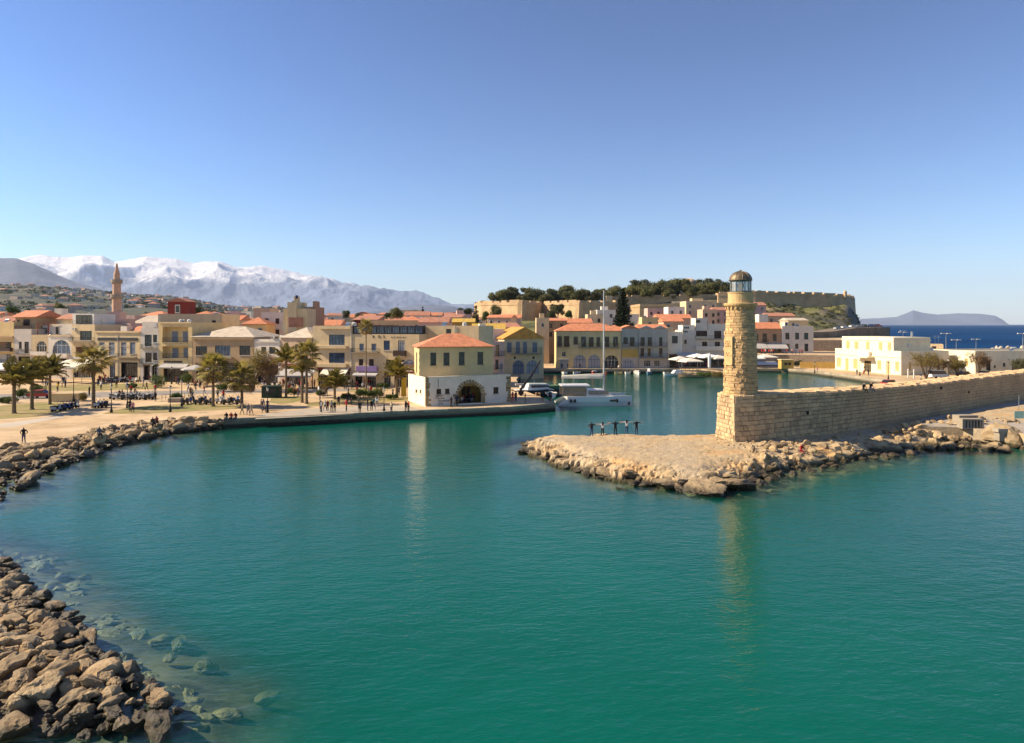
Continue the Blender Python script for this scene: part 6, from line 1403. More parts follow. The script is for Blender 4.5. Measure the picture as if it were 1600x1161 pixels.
for i, (px, yt, d, s_, lb) in enumerate(((727, 482, 300, .9, 'round dark tree left of the cypress'), (775, 478, 345, 1.0, 'layered dark tree against the bastion wall'), (760, 488, 310, .8, 'bushy tree right of the cypress'), (872, 476, 380, 1.0, 'bushy tree at the foot of the second bastion'), (862, 484, 360, .8, 'pale tree near the foot of the second bastion'), (888, 486, 350, .7, 'small tree left of the white cubic house'),
        (540, 486, 190, .7, 'light green tree behind the yellow hotel roof'), (620, 482, 220, .9, 'dark tree above the hotel roof restaurant'), (604, 489, 200, .5, 'small plant on the hotel roof terrace'), (1048, 450, 505, .6, 'olive tree beside the fortress mosque'), (95, 475, 420, 1.0, 'dark tree among the west rooftops'), (22, 480, 330, .8, 'dark tree at the west end of the rooftops'), (308, 480, 300, .7, 'tree behind the cream house with orange roof'), (560, 490, 230, .7, 'brown leafed tree behind the dark red terrace'))):
    q = PX(px, d); zt_ = ZY(yt, d); s_ = s_ * d / 300 * .9; plant_tree(TK[i % 3], (q.x, q.y, zt_ - 8.2 * s_), s_, lb, None)
# tamarisks on the promenade and the east quay
def tamarisk(seed, H, W_, mat, n, size=.10):
    r = random.Random(seed); mb = MB(); tips = []
    for k in range(7):
        a = r.uniform(0, 6.28); p0 = Vector((0, 0, -.2)); p1 = Vector((math.cos(a) * W_ * .12, math.sin(a) * W_ * .12, H * .3)); p2 = Vector((math.cos(a) * W_ * r.uniform(.2, .5), math.sin(a) * W_ * r.uniform(.2, .5), H * r.uniform(.55, .8)))
        mb.path([p0, p1, p2], [.16, .10, .05], 6)
        for j in range(6):
            s0 = p1.lerp(p2, r.uniform(.2, 1)); e_ = s0 + Vector((r.uniform(-1, 1), r.uniform(-1, 1), r.uniform(.0, 1.1))) * W_ * .24; mb.path([s0, (s0 + e_) / 2 + Vector((0, 0, .1)), e_], [.035, .02, .01], 4); tips.append(e_)
            for _ in range(3): f_ = e_ + Vector((r.uniform(-1, 1), r.uniform(-1, 1), r.uniform(-.4, .9))) * W_ * .13; mb.path([e_, f_], [.012, .006], 3); tips.append(f_)
    lobes = [(t_.x, t_.y, t_.z, W_ * r.uniform(.06, .13)) for t_ in tips]
    return mb.mesh('trunk', BARK), leaf_cloud(seed, lobes, n, size, mat, .2)
for px, py, yt, W_, mat, lb in ((395, 612, 546, 6.2, L_TAM, 'wide yellowish tamarisk tree behind the pale fan palm'), (420, 611, 552, 5.2, L_TAM2, 'bare brown twiggy tree beside the yellowish tamarisk')):
    q = G(px, py); plant_tree(tamarisk(px, ZY(yt, q.y) - 1.2, W_, mat, 7000), (q.x, q.y, 1.2), 1, lb, None, 'tamarisk_tree')
for px, py, yt, W_, mat, lb in ((1447, 592, 548, 6.5, L_TAM, 'bushy half green tamarisk beside the cream harbour building'), (1470, 590, 556, 3.6, L_TAM2, 'small bare tamarisk next to the parked white van'), (1497, 590, 556, 4.6, L_TAM, 'leaning tamarisk before the low warehouse wall'), (1528, 588, 547, 5.2, L_TAM2, 'tall bare tamarisk at the warehouse corner'), (1600, 588, 560, 5.0, L_OLV, 'green tamarisk at the far end of the warehouse')):
    q = G(px, py); plant_tree(tamarisk(px, ZY(yt, q.y) - 1.2, W_, mat, 6000), (q.x, q.y, 1.2), 1, lb, None, 'tamarisk_tree')
# clipped bushes and hedges
def bush(px, py, w_, h_, label, mat=L_HEDGE, z=1.2, dpt=None, n=2600):
    q = G(px, py, z); r = random.Random(px); dpt = dpt or w_ * .8
    lobes = [(r.uniform(-.5, .5) * w_ * .75, r.uniform(-.5, .5) * dpt * .7, h_ * r.uniform(.35, .72), h_ * r.uniform(.26, .4)) for _ in range(max(8, int(w_ * 4)))]
    e = empty('bush', (q.x, q.y, z), 0, label, 'bush'); mb = MB()
    for k in range(5): mb.path([(r.uniform(-.3, .3) * w_, 0, -.1), (r.uniform(-.4, .4) * w_, r.uniform(-.2, .2), h_ * .6)], [.05, .02], 5)
    mb.build('stem', BARK, e); link('crown', leaf_cloud(px, lobes, n, .085, mat, .6), e)
bush(249, 606, 2.6, 3.0, 'round dark green bush on the upper lawn by the scooters'); bush(293, 601, 2.4, 2.6, 'bright green bush under the brown parasol'); bush(36, 622, 2.8, 1.6, 'low bush behind the swollen trunk palm')
bush(568, 621, 2.6, 1.5, 'clipped bush at the foot of the very tall palm'); bush(588, 621, 3.0, 1.6, 'clipped bush right of the very tall palm'); bush(598, 607, 2.6, 1.1, 'low planted hedge before the hotel doors'); bush(127, 626, 1.9, 1.4, 'yellow green ball shrub near the low cream wall', L_TAM)
bush(1102, 589, 4.5, 1.4, 'green shrubs on the quay corner below the cafe', L_HEDGE); bush(1124, 590, 4.0, 1.6, 'flowering shrub by the lighthouse on the cafe quay corner', L_TAM); bush(275, 627, 2.0, 1.4, 'square planter hedge by the lamp post'); bush(1247, 573, 2.4, 2.0, 'dark round shrub against the ochre fence', L_DEEP)
for px, py, w_, h_, lb in ((60, 612, 3.4, 1.5, 'long low hedge behind the middle squat palm'), (205, 606, 3.0, 1.0, 'low hedge along the upper lawn edge'), (345, 612, 3.2, 1.6, 'hedge behind the dark trunked fan palm'), (368, 612, 2.6, 1.9, 'bushy shrub between the two fan palms'), (455, 616, 3.0, 1.2, 'low shrub behind the feathery date palm'), (500, 618, 2.6, 1.1, 'low shrub left of the short date palm'), (545, 624, 3.2, 1.0, 'low green hedge beside the short date palm'), (612, 624, 3.0, .9, 'low green hedge at the foot of the golden palm'), (12, 630, 2.6, 1.2, 'small shrub on the bright lawn')):
    bush(px, py, w_, h_, lb)
for k, (px, py) in enumerate(((1292, 512), (1318, 510), (1302, 506), (1275, 508))):
    q = PX(px, 330 + k * 6); plant_tree(tamarisk(900 + k, 6.5, 8, L_TAM if k % 2 else L_TAM2, 3500, .2), (q.x, q.y, tz(q.x, q.y) - .3), 1, 'dry yellowish tree at the foot of the headland', 'dry trees under the headland', 'tree')
# scrub on the headland slope, woods on the far hillside
sv = []; r = np.random.default_rng(5); n = 0; lob = []
while n < 520:
    x, y = r.uniform(95, 238), r.uniform(300, 458); z = tz(x, y)
    if z < 3: continue
    n += 1; lob.append((x, y, z + .3, r.uniform(.6, 1.9)))
tag(link('hill_scrub', leaf_cloud(77, lob, 42000, .3, L_OLV, .5, 'hill_scrub', .6)), kind='stuff')
lob = []; n = 0
while n < 2600:
    r_, c_ = r.integers(2, 59), r.integers(5, 145); v = HILLV[r_, c_]
    if fbm(v[0], v[1], 330, 3, 8.8) < -.02: continue
    n += 1; lob.append((v[0] + r.uniform(-30, 30), v[1] + r.uniform(-20, 20), v[2] + 1.5, r.uniform(4, 9)))
tag(link('hillside_woods', leaf_cloud(78, lob, 70000, 2.3, L_DEEP, .4, 'hillside_woods', .6)), kind='stuff')
# lawns: thin sheets on the paving
LAWN, t, b, o = new_mat('lawn_grass'); p = pos(t); n1 = noise(t, p, .25, 6, .7); n2 = noise(t, p, 6, 3, .7)
c = ramp(t, n1, [(.38, (.36, .26, .13, 1)), (.54, (.27, .225, .07, 1)), (.72, (.13, .165, .025, 1))]); c = mixc(t, .4, c, ramp(t, n2, [(.3, (.6, .6, .55)), (.7, (1.2, 1.2, 1.1))]), 'MULTIPLY')
t.links.new(c, b.inputs['Base Color']); b.inputs['Roughness'].default_value = .95; bump(t, b, n2, .8, .1)
ROAD = M('grey_road', (.26, .235, .21, 1), .95, .12, .3, .2, 6)
def sheet(name, pix, z, mat, kind='structure'):
    P = [G(x, y, 1.2) for x, y in pix]; tag(poly_prism(name, [(v.x, v.y) for v in P], 1.15, z, [mat, mat]), kind=kind)
sheet('lawn', ((-40, 664), (0, 655), (60, 651), (110, 640), (105, 630), (60, 628), (0, 634), (-40, 640)), 1.212, LAWN)
sheet('lawn', ((160, 647), (235, 646), (330, 641), (400, 637), (380, 633), (300, 630), (230, 634), (175, 641)), 1.212, LAWN)
sheet('lawn', ((60, 610), (130, 611), (240, 608), (262, 603), (230, 599), (120, 601), (60, 603)), 1.212, LAWN)
sheet('lawn', ((420, 629), (440, 632), (478, 625), (470, 619), (425, 620)), 1.212, LAWN)
sheet('lawn', ((480, 635), (560, 631), (640, 627), (640, 621), (545, 622), (480, 630)), 1.212, LAWN)
sheet('lawn', ((545, 613), (605, 611), (608, 606), (550, 607)), 1.212, LAWN)
sheet('promenade_road', ((-60, 627), (130, 622), (300, 616), (440, 613), (560, 611), (560, 606.5), (430, 608), (300, 610), (130, 613.5), (-60, 617)), 1.206, ROAD)
sheet('pale_walkway', ((-40, 671), (20, 667), (100, 652), (96, 649), (10, 661), (-40, 665)), 1.208, M('pale_path', (.48, .42, .34, 1), .95, .15, .5))
sheet('quay_grey_paving', ((398, 655), (500, 650), (640, 641), (660, 641), (636, 633), (560, 634), (470, 640), (410, 647)), 1.208, M('grey_flagstones', (.40, .345, .27, 1), .95, .15, .6, .25))  # thin sheet of greyer flagstones along the front quay
# ================================================================== people
SKIN = M('skin', (.50, .30, .21, 1), .6, .06, bmp=0); HAIRD = M('dark_hair', (.018, .012, .009, 1), .6, bmp=0); SHOE = M('dark_shoe', (.02, .02, .02, 1), .6, bmp=0)
CL = {n_: M('cloth_' + n_, (*c_, 1), .9, .12, 9, .1) for n_, c_ in (('black', (.012, .012, .014)), ('white', (.70, .68, .66)), ('jeans', (.035, .06, .14)), ('navy', (.02, .028, .07)), ('red', (.42, .03, .025)), ('grey', (.16, .16, .17)), ('beige', (.42, .33, .22)), ('olive', (.10, .10, .05)), ('maroon', (.16, .02, .02)), ('teal', (.04, .16, .17)), ('pink', (.5, .22, .26)), ('yellow', (.6, .42, .05)), ('brown', (.13, .07, .04)))}
def person_mesh(pose, seed=0):
    """one continuous body grown on a jointed skeleton; each face takes the cloth of the nearest bone"""
    r = random.Random(seed); J, E = {}, []
    def j(n_, p_, ra, rb=None): J[n_] = (Vector(p_), ra, rb or ra)
    def b_(a, c, reg): E.append((a, c, reg))
    sit = pose.startswith('sit'); base = .12 if sit else .94; lean = -.10 if pose == 'sit' else (-.02 if pose == 'walk' else 0)
    j('pel', (0, 0, base), .155, .115); j('spi', (0, lean * .5, base + .20), .135, .10); j('che', (0, lean, base + .40), .165, .11); j('nek', (0, lean * 1.1, base + .555), .058)
    j('hd0', (0, lean * 1.2 - .012, base + .62), .075, .085); j('hd1', (0, lean * 1.2 - .012, base + .70), .088, .105); j('hd2', (0, lean * 1.2, base + .785), .062, .075); j('nos', (0, lean * 1.2 - .122, base + .675), .016)
    for a, c, g_ in (('pel', 'spi', 2), ('spi', 'che', 2), ('che', 'nek', 2), ('nek', 'hd0', 0), ('hd0', 'hd1', 0), ('hd1', 'hd2', 1), ('hd1', 'nos', 0)): b_(a, c, g_)
    for s_, sd_ in ((1, 'L'), (-1, 'R')):
        sh = Vector((s_ * .185, lean, base + .475)); j('sh' + sd_, sh, .068)
        if pose == 'spread' or (pose == 'half' and s_ < 0): el, wr = sh + Vector((s_ * .27, .02, .01)), sh + Vector((s_ * .51, .0, .035)); hd = Vector((s_ * 1, 0, .05))
        elif pose == 'half': el, wr = sh + Vector((s_ * .22, .08, -.20)), sh + Vector((s_ * .04, -.10, -.26)); hd = Vector((-s_ * .6, -.8, 0))
        elif pose == 'hips': el, wr = sh + Vector((s_ * .17, .10, -.24)), sh + Vector((s_ * .03, -.05, -.42)); hd = Vector((-s_ * .6, -.5, -.3))
        elif sit: el, wr = sh + Vector((s_ * .06, -.08, -.27)), sh + Vector((0, -.30, -.36)); hd = Vector((-s_ * .3, -1, -.1))
        elif pose == 'walk': el, wr = sh + Vector((s_ * .04, s_ * .10, -.28)), sh + Vector((s_ * .05, s_ * .02 - .10, -.52)); hd = Vector((0, -.3, -1))
        elif pose == 'phone': el, wr = sh + Vector((s_ * .05, -.02, -.27)), sh + Vector((-s_ * .05, -.25, -.18)); hd = Vector((-s_ * .4, -1, .3))
        else: el, wr = sh + Vector((s_ * .05, .03, -.28)), sh + Vector((s_ * .06, -.04, -.53)); hd = Vector((0, -.15, -1))
        hd.normalize(); j('el' + sd_, el, .046); j('wr' + sd_, wr, .032); pm = wr + hd * .075; j('pm' + sd_, pm, .040, .020)
        for a, c, g_ in (('che', 'sh' + sd_, 2), ('sh' + sd_, 'el' + sd_, 2), ('el' + sd_, 'wr' + sd_, 5), ('wr' + sd_, 'pm' + sd_, 0)): b_(a, c, g_)
        sv_ = hd.cross(Vector((0, 1, 0.2))).normalized(); cur = hd.cross(sv_).normalized() * .012
        for k, ln in enumerate((.070, .080, .074, .058)):
            f0 = pm + hd * .03 + sv_ * (k - 1.5) * .021; f1 = f0 + hd * ln * .55 + cur; f2 = f1 + hd * ln * .45 + cur * 1.5; j('f%d%s' % (k, sd_), f0, .0095); j('g%d%s' % (k, sd_), f1, .0085); j('h%d%s' % (k, sd_), f2, .007)
            b_('pm' + sd_, 'f%d%s' % (k, sd_), 0); b_('f%d%s' % (k, sd_), 'g%d%s' % (k, sd_), 0); b_('g%d%s' % (k, sd_), 'h%d%s' % (k, sd_), 0)
        th = wr + hd * .03 + sv_ * -.045; j('t0' + sd_, th, .011); j('t1' + sd_, th + hd * .04 - sv_ * .012, .009); b_('wr' + sd_, 't0' + sd_, 0); b_('t0' + sd_, 't1' + sd_, 0)
        hp = Vector((s_ * .095, 0, base - .06)); j('hp' + sd_, hp, .098)
        if sit: kn, an = hp + Vector((s_ * .06, -.43, .05)), hp + Vector((s_ * .05, -.50, -.36)); 
        elif pose == 'walk': kn, an = hp + Vector((s_ * .01, -s_ * .16 - .03, -.42)), hp + Vector((0, -s_ * .24 + .04, -.79)); 
        else: kn, an = hp + Vector((s_ * .02, -.01, -.42)), hp + Vector((s_ * (.05 if pose in ('spread', 'hips') else .02), .02, -.80))
        j('kn' + sd_, kn, .066); j('ca' + sd_, kn.lerp(an, .3), .060); j('an' + sd_, an, .042); j('to' + sd_, an + Vector((s_ * .03, -.17, -.045)), .040, .03)
        for a, c, g_ in (('pel', 'hp' + sd_, 3), ('hp' + sd_, 'kn' + sd_, 3), ('kn' + sd_, 'ca' + sd_, 3), ('ca' + sd_, 'an' + sd_, 3), ('an' + sd_, 'to' + sd_, 4)): b_(a, c, g_)
    names = list(J); bm = bmesh.new(); sl_ = bm.verts.layers.skin.verify(); vv = {}
    for n_ in names: v = bm.verts.new(J[n_][0]); v[sl_].radius = (J[n_][1], J[n_][2]); v[sl_].use_root = n_ == 'pel'; vv[n_] = v
    for a, c, _ in E: bm.edges.new((vv[a], vv[c]))
    me = bpy.data.meshes.new('sk'); bm.to_mesh(me); bm.free(); ob = bpy.data.objects.new('sk', me); COL.objects.link(ob); md = ob.modifiers.new('s', 'SKIN'); md.use_smooth_shade = True; ss = ob.modifiers.new('b', 'SUBSURF'); ss.levels = ss.render_levels = 1
    dg = bpy.context.evaluated_depsgraph_get(); dg.update(); out = bpy.data.meshes.new_from_object(ob.evaluated_get(dg)); bpy.data.objects.remove(ob)
    out.name = 'person_' + pose; out.materials.clear()
    for m in (SKIN, HAIRD, CL['black'], CL['jeans'], SHOE, SKIN): out.materials.append(m)
    C = np.array([tuple(p_.center) for p_ in out.polygons]); best = np.full(len(C), 1e9); reg = np.zeros(len(C), int)
    for a, c, g_ in E:
        A, Bv = np.array(J[a][0]), np.array(J[c][0]); e_ = Bv - A; t_ = np.clip(((C - A) @ e_) / max(e_ @ e_, 1e-9), 0, 1); dd = np.linalg.norm(C - A - t_[:, None] * e_, axis=1) - (J[a][1] + J[c][1]) * .45
        k = dd < best; best[k] = dd[k]; reg[k] = g_
    hz = J['hd1'][0]; top_ = (C[:, 2] > hz.z + .045) | ((C[:, 1] > hz.y + .015) & (C[:, 2] > hz.z - .05)); reg[top_ & (C[:, 2] > J['nek'][0].z + .06) & (np.abs(C[:, 0]) < .14)] = 1
    out.polygons.foreach_set('material_index', reg.astype(np.int32)); out.update(); return out
PM = {k: person_mesh(k) for k in ('stand', 'spread', 'half', 'hips', 'walk', 'phone', 'sit')}
hm = MB(); hm.lathe([(.02, .82), (.085, .79), (.112, .70), (.118, .58), (.11, .44), (.06, .38)], 10); 
def hair_mesh():
    mb = MB(); vs = []
    for k, (z, w_, y) in enumerate(((.79, .05, .02), (.74, .10, .05), (.66, .115, .085), (.55, .12, .11), (.42, .11, .135), (.34, .06, .14))):
        for i in range(7): a = math.pi * i / 6; vs.append((w_ * math.cos(a), y - .06 + .075 * math.sin(a), z))
    fs = [(r_*7+i, r_*7+i+1, (r_+1)*7+i+1, (r_+1)*7+i) for r_ in range(5) for i in range(6)] + [(r_*7, (r_+1)*7, (r_+1)*7+6, r_*7+6) for r_ in range(5)]
    return MB().add(vs, fs).mesh('long_hair', HAIRD, True)
HAIRL = hair_mesh()
def person(loc, rz, pose, top, bottom, label, group=None, arms='skin', hair=None, h=1.0, longhair=False):
    o_ = link('person', PM[pose], None, loc, (0, 0, rz), (h,) * 3); tag(o_, label, 'person', group)
    for i, m in ((2, CL[top]), (3, CL[bottom]), (5, SKIN if arms == 'skin' else CL[top])): o_.material_slots[i].link = 'OBJECT'; o_.material_slots[i].material = m
    if longhair: hh = link('hair', HAIRL, o_, (0, 0, .94)); hh.active_material = HAIRD
    return o_
rz0 = math.pi                                               # back towards the sea
for px, py, pose, top, bot, rz, lh_, h_, lb in (
    (924.5, 680.5, 'half', 'black', 'jeans', math.pi - .1, False, 1.04, 'person in black shirt and jeans, first of the row of five, one hand on hip'),
    (941.5, 680, 'spread', 'white', 'black', math.pi, True, .97, 'person with long dark hair, white top and black trousers, arms stretched out'),
    (961.5, 682, 'spread', 'black', 'black', math.pi, False, 1.02, 'person all in black with arms stretched out, middle of the row of five'),
    (979, 680, 'spread', 'white', 'jeans', math.pi, True, 1.0, 'person with long dark hair, white top and blue jeans, arms stretched out'),
    (994.5, 679.5, 'half', 'black', 'navy', math.pi + .15, False, 1.03, 'person in black shirt and dark jeans ending the row of five')):
    q = G(px, py, 1.15); person((q.x, q.y, spit_z(q.x, q.y) - .02), rz, pose, top, bot, lb, None, 'skin', None, h_, lh_)
q = G(1139.5, 690, 1.0); person((q.x, q.y, spit_z(q.x, q.y) - .02), .5, 'stand', 'white', 'beige', 'person in white shirt standing at the breakwater corner', None)
q = G(1156, 691, 1.0); person((q.x, q.y - .3, spit_z(q.x, q.y) - .02), -.3, 'phone', 'black', 'black', 'person in black leaning by the breakwater wall with arms folded', None)
q = G(1251, 708, 1.0); person((q.x, q.y, spit_z(q.x, q.y) + .2), .6, 'sit', 'red', 'maroon', 'person in red crouching on the rubble below the breakwater', None, 'top')
for i, (px, dd) in enumerate(((1350.5, 86.9), (1361.5, 87.8))): q = PX(px, dd); person((q.x, q.y + .25, 6.2), 0.3, 'sit', 'black', 'navy' if i else 'black', 'person in dark clothes sitting on the breakwater top, legs over the edge' if i == 0 else 'person in dark jacket sitting on the wall beside a companion', None, 'top')
q = G(37, 693); person((q.x, q.y, 1.2), .2, 'hips', 'black', 'jeans', 'lone person in dark jacket and blue jeans on the sandy promenade', None, 'top', h=1.05)
for px, py, z, rz, lb, tp in ((154, 679, 1.9, .9, 'person in dark clothes sitting on a promenade boulder alone', 'grey'), (238, 663, 1.85, .8, 'person in brown crouched on the boulders next to another', 'brown'), (246, 661, 1.95, -.3, 'person in maroon sitting on the boulders beside the crouched one', 'maroon')):
    q = G(px, py, z); person((q.x, q.y, z), rz, 'sit', tp, 'black', lb, None, 'top', h=1.05)
    rock('seat_boulder', (q.x, q.y + .1, z - .5), .85, 'boulder carrying a seated person at the promenade edge', 'boulder', 'boulders carrying seated people', .75)
for px, tp, lb in ((352.5, 'black', 'person in black sitting on the quay edge, first of three'), (360, 'red', 'person in red sitting on the quay edge between two others'), (367, 'maroon', 'person in maroon sitting on the quay edge, last of three')):
    q = G(px, 655); person((q.x, q.y + .35, 1.28), 0, 'sit', tp, 'navy', lb, None, 'top')
# walkers on the quay and promenade
walk = [(378, 648, 'walk', 'beige', 'olive'), (388, 649, 'walk', 'grey', 'jeans'), (393, 650, 'walk', 'beige', 'beige'), (411, 642, 'stand', 'navy', 'grey'), (418, 641, 'stand', 'navy', 'navy'), (501.5, 644, 'stand', 'black', 'black'), (508, 642, 'walk', 'white', 'jeans'), (512, 642, 'stand', 'maroon', 'black'), (518, 644, 'stand', 'grey', 'black'), (523, 644, 'stand', 'black', 'black'),
        (529, 635, 'stand', 'black', 'black'), (542.5, 632, 'stand', 'black', 'black'), (548.5, 632, 'stand', 'black', 'navy'), (561, 638, 'stand', 'olive', 'black'), (574.5, 642, 'stand', 'black', 'navy'), (580.5, 642, 'stand', 'black', 'black'), (584, 640, 'walk', 'teal', 'navy'), (589, 636, 'walk', 'white', 'grey'), (500, 629, 'stand', 'navy', 'navy'),
        (705, 636.5, 'stand', 'black', 'black'), (714, 634, 'walk', 'navy', 'black'), (801, 629, 'stand', 'red', 'red'), (806, 628, 'stand', 'maroon', 'navy'), (820.5, 630, 'stand', 'black', 'olive'), (858.5, 627, 'phone', 'black', 'black'), (861, 627, 'stand', 'grey', 'black'), (203, 643, 'walk', 'black', 'black'), (207.5, 645, 'walk', 'pink', 'black'), (243, 627, 'stand', 'black', 'black'),
        (182, 606, 'stand', 'brown', 'brown'), (186, 620, 'sit', 'black', 'black'), (192, 619, 'sit', 'brown', 'black'), (210, 617, 'sit', 'brown', 'jeans'), (139.5, 619, 'stand', 'black', 'black'), (224, 608, 'walk', 'beige', 'grey'), (229, 610, 'walk', 'black', 'black'), (218, 599, 'walk', 'black', 'black'), (160, 601, 'walk', 'black', 'navy'), (165, 600, 'walk', 'pink', 'navy'), (298, 620, 'stand', 'brown', 'black'), (301, 622, 'stand', 'olive', 'jeans'), (313, 606, 'walk', 'black', 'black'), (318, 604, 'stand', 'beige', 'black'), (340, 622, 'stand', 'olive', 'black'), (349, 624, 'stand', 'red', 'black'), (90, 612, 'stand', 'yellow', 'navy'), (102, 606, 'stand', 'navy', 'navy'), (97, 605, 'stand', 'white', 'black'),
        (1277, 583, 'walk', 'pink', 'beige'), (1357, 587, 'stand', 'black', 'navy'), (1339, 586, 'stand', 'grey', 'grey'), (1350, 586, 'sit', 'red', 'navy'), (906, 576.5, 'stand', 'black', 'black'), (878, 576.5, 'stand', 'black', 'black'), (887, 576.5, 'stand', 'black', 'navy'), (944, 577, 'stand', 'white', 'black'), (955, 577, 'stand', 'navy', 'black'), (971, 577, 'stand', 'black', 'black'), (967, 577, 'sit', 'white', 'beige')]
pn = random.Random(77)
for px, py, pose, tp, bt in walk:
    q = G(px, py); z = 1.2 + (.45 if pose == 'sit' else 0)
    wh = 'seated' if pose == 'sit' else {'walk': 'walking', 'stand': 'standing', 'phone': 'looking down'}[pose]
    where = 'on the quay before the white office' if 700 < px < 730 else 'on the quay corner by the moored boats' if 790 < px < 870 else 'before the quay house doors' if 870 <= px < 1000 else 'on the east quay' if px > 1200 else 'near the quay palms' if px > 370 else 'among the promenade lawns'
    person((q.x, q.y, z), pn.uniform(-3, 3), pose, tp, bt, 'person in %s top, %s trousers %s %s' % (tp, bt, wh, where), 'people in %s %s' % (tp, where), 'top' if pn.random() < .7 else 'skin', None, pn.uniform(.95, 1.06), pn.random() < .3)
def crowd(n_, box, where, poses=('stand', 'walk', 'sit', 'phone')):
    k = 0
    while k < n_:
        px, py = pn.uniform(box[0], box[2]), pn.uniform(box[1], box[3]); q = G(px, py); pose = pn.choice(poses); tp = pn.choice(('black', 'black', 'navy', 'grey', 'white', 'brown', 'red', 'maroon', 'beige')); k += 1
        person((q.x, q.y, 1.2 + (.4 if pose == 'sit' else 0)), pn.uniform(0, 6.28), pose, tp, pn.choice(('black', 'navy', 'jeans', 'grey')), 'person in %s %s' % (tp, where), 'people in %s %s' % (tp, where), 'top')
crowd(34, (425, 600, 520, 609), 'in the crowd outside the cafes behind the palms'); crowd(16, (540, 602, 590, 608), 'at the hotel cafe tables'); crowd(16, (150, 595, 240, 599), 'outside the seafront shops'); crowd(10, (300, 600, 420, 608), 'strolling behind the tamarisks', ('walk', 'stand'))
crowd(14, (1055, 571, 1128, 576), 'at the tavern tables under the parasols'); crowd(8, (720, 627.5, 748, 631), 'inside the stone arch passage', ('sit', 'stand')); crowd(8, (60, 600, 118, 606), 'by the white promenade canopy')
crowd(22, (120, 600, 330, 616), 'along the promenade road', ('walk', 'stand')); crowd(18, (430, 612, 640, 622), 'on the square between the palms', ('walk', 'stand', 'phone')); crowd(12, (400, 640, 640, 646), 'on the front quay walk', ('walk', 'stand'))
def crowd_up(n_, px0, px1, d0, d1, z, where):
    for k in range(n_):
        q = PX(pn.uniform(px0, px1), pn.uniform(d0, d1)); tp = pn.choice(('red', 'red', 'white', 'navy', 'beige')); person((q.x, q.y, z), pn.uniform(0, 6), 'stand', tp, 'navy', 'person in %s %s' % (tp, where), 'people in %s %s' % (tp, where), 'top')
crowd_up(20, 1180, 1265, 228, 236, 4.6, 'on the tavern terrace above the wall')

# ================================================================== vehicles
RUB = M('rubber', (.012, .012, .012, 1), .85, bmp=0); CHR = M('chrome', (.55, .55, .56, 1), .25, .05, bmp=0, metal=.9)
PAINT = {n_: M('paint_' + n_, (*c_, 1), .3, .05, 1, 0, spec=.5) for n_, c_ in (('silver', (.42, .43, .45)), ('black', (.015, .015, .017)), ('white', (.72, .72, .70)), ('blue', (.03, .08, .25)), ('red', (.35, .02, .02)))}
def wheel(mb_name, r_, w_, parent, x, mat=RUB):
    mb = MB(); mb.lathe([(r_ * .68, -w_ / 2), (r_ * .95, -w_ / 2), (r_, 0), (r_ * .95, w_ / 2), (r_ * .68, w_ / 2)], 14, mat=Matrix.Rotation(R(90), 4, 'X')); wh = mb.build('wheel', mat, parent, loc=(x, 0, r_))
    MB().lathe([(.03, -w_ * .4), (r_ * .7, -w_ * .3), (r_ * .7, w_ * .3), (.03, w_ * .4)], 10, mat=Matrix.Rotation(R(90), 4, 'X')).build('rim', CHR, wh); return wh
def make_scooter(paint, label, group):
    e = empty('motor_scooter', (0, 0, 0), 0, label, 'scooter', group); wheel('', .25, .12, e, -.62); wheel('', .25, .12, e, .62)
    def slab(pts_, w_): n_ = len(pts_); return MB().add([(x, -w_, z) for x, z in pts_] + [(x, w_, z) for x, z in pts_], [tuple(range(n_)), tuple(range(2*n_-1, n_-1, -1))] + [(i, n_ + i, n_ + (i+1) % n_, (i+1) % n_) for i in range(n_)])
    slab([(-.95, .62), (-.85, .42), (-.35, .30), (.28, .26), (.32, .33), (-.1, .40), (-.18, .70), (-.6, .78), (-.92, .76)], .17).build('body', PAINT[paint], e)
    slab([(.28, .28), (.36, .28), (.62, .95), (.50, 1.0)], .2).build('front_shield', PAINT[paint], e); slab([(-.9, .78), (-.1, .72), (-.05, .80), (-.5, .88), (-.9, .90)], .14).build('seat', RUB, e)
    slab([(.38, .46), (.62, .54), (.88, .42), (.86, .36), (.5, .42)], .09).build('mudguard', PAINT[paint], e)
    mb = MB(); mb.tube((.62, 0, .25), (.46, 0, 1.05), .035, n=6); mb.tube((.44, -.33, 1.08), (.44, .33, 1.08), .022, n=6); mb.build('handlebar', RUB, e)
    MB().lathe([(.02, 0), (.08, .02), (.09, .08)], 10, mat=Matrix.Translation((.60, 0, .93)) @ Matrix.Rotation(R(80), 4, 'Y')).build('headlight', FR_W, e)
    for s_ in (-1, 1): MB().tube((.45, s_ * .25, 1.08), (.42, s_ * .30, 1.28), .012, n=4).box(.41, s_ * .30 - .06, 1.24, .43, s_ * .30 + .06, 1.34).build('mirror', RUB, e)
    return e
SCO = {}
def scooter(px, py, rz, paint, where):
    q = G(px, py); lb = '%s motor scooter parked %s' % (paint, where); gp = '%s scooters %s' % (paint, where)
    if paint not in SCO: SCO[paint] = make_scooter(paint, lb, gp); o_ = SCO[paint]
    else: o_ = copy_tree(SCO[paint])
    o_['label'], o_['group'] = lb, gp; o_.location = (q.x, q.y, 1.2); o_.rotation_euler = (0, 0, rz)
ps = random.Random(12)
for k, px in enumerate(range(88, 122, 5)): scooter(px, 643 - k * .9, 1.2 + ps.uniform(-.3, .3), ps.choice(('black', 'black', 'silver', 'blue')), 'on the pale walk below the low cream wall')
for k, px in enumerate(range(152, 172, 5)): scooter(px, 637, 1.9 + ps.uniform(-.3, .3), ps.choice(('white', 'silver', 'black')), 'at the foot of the broad fan palm')
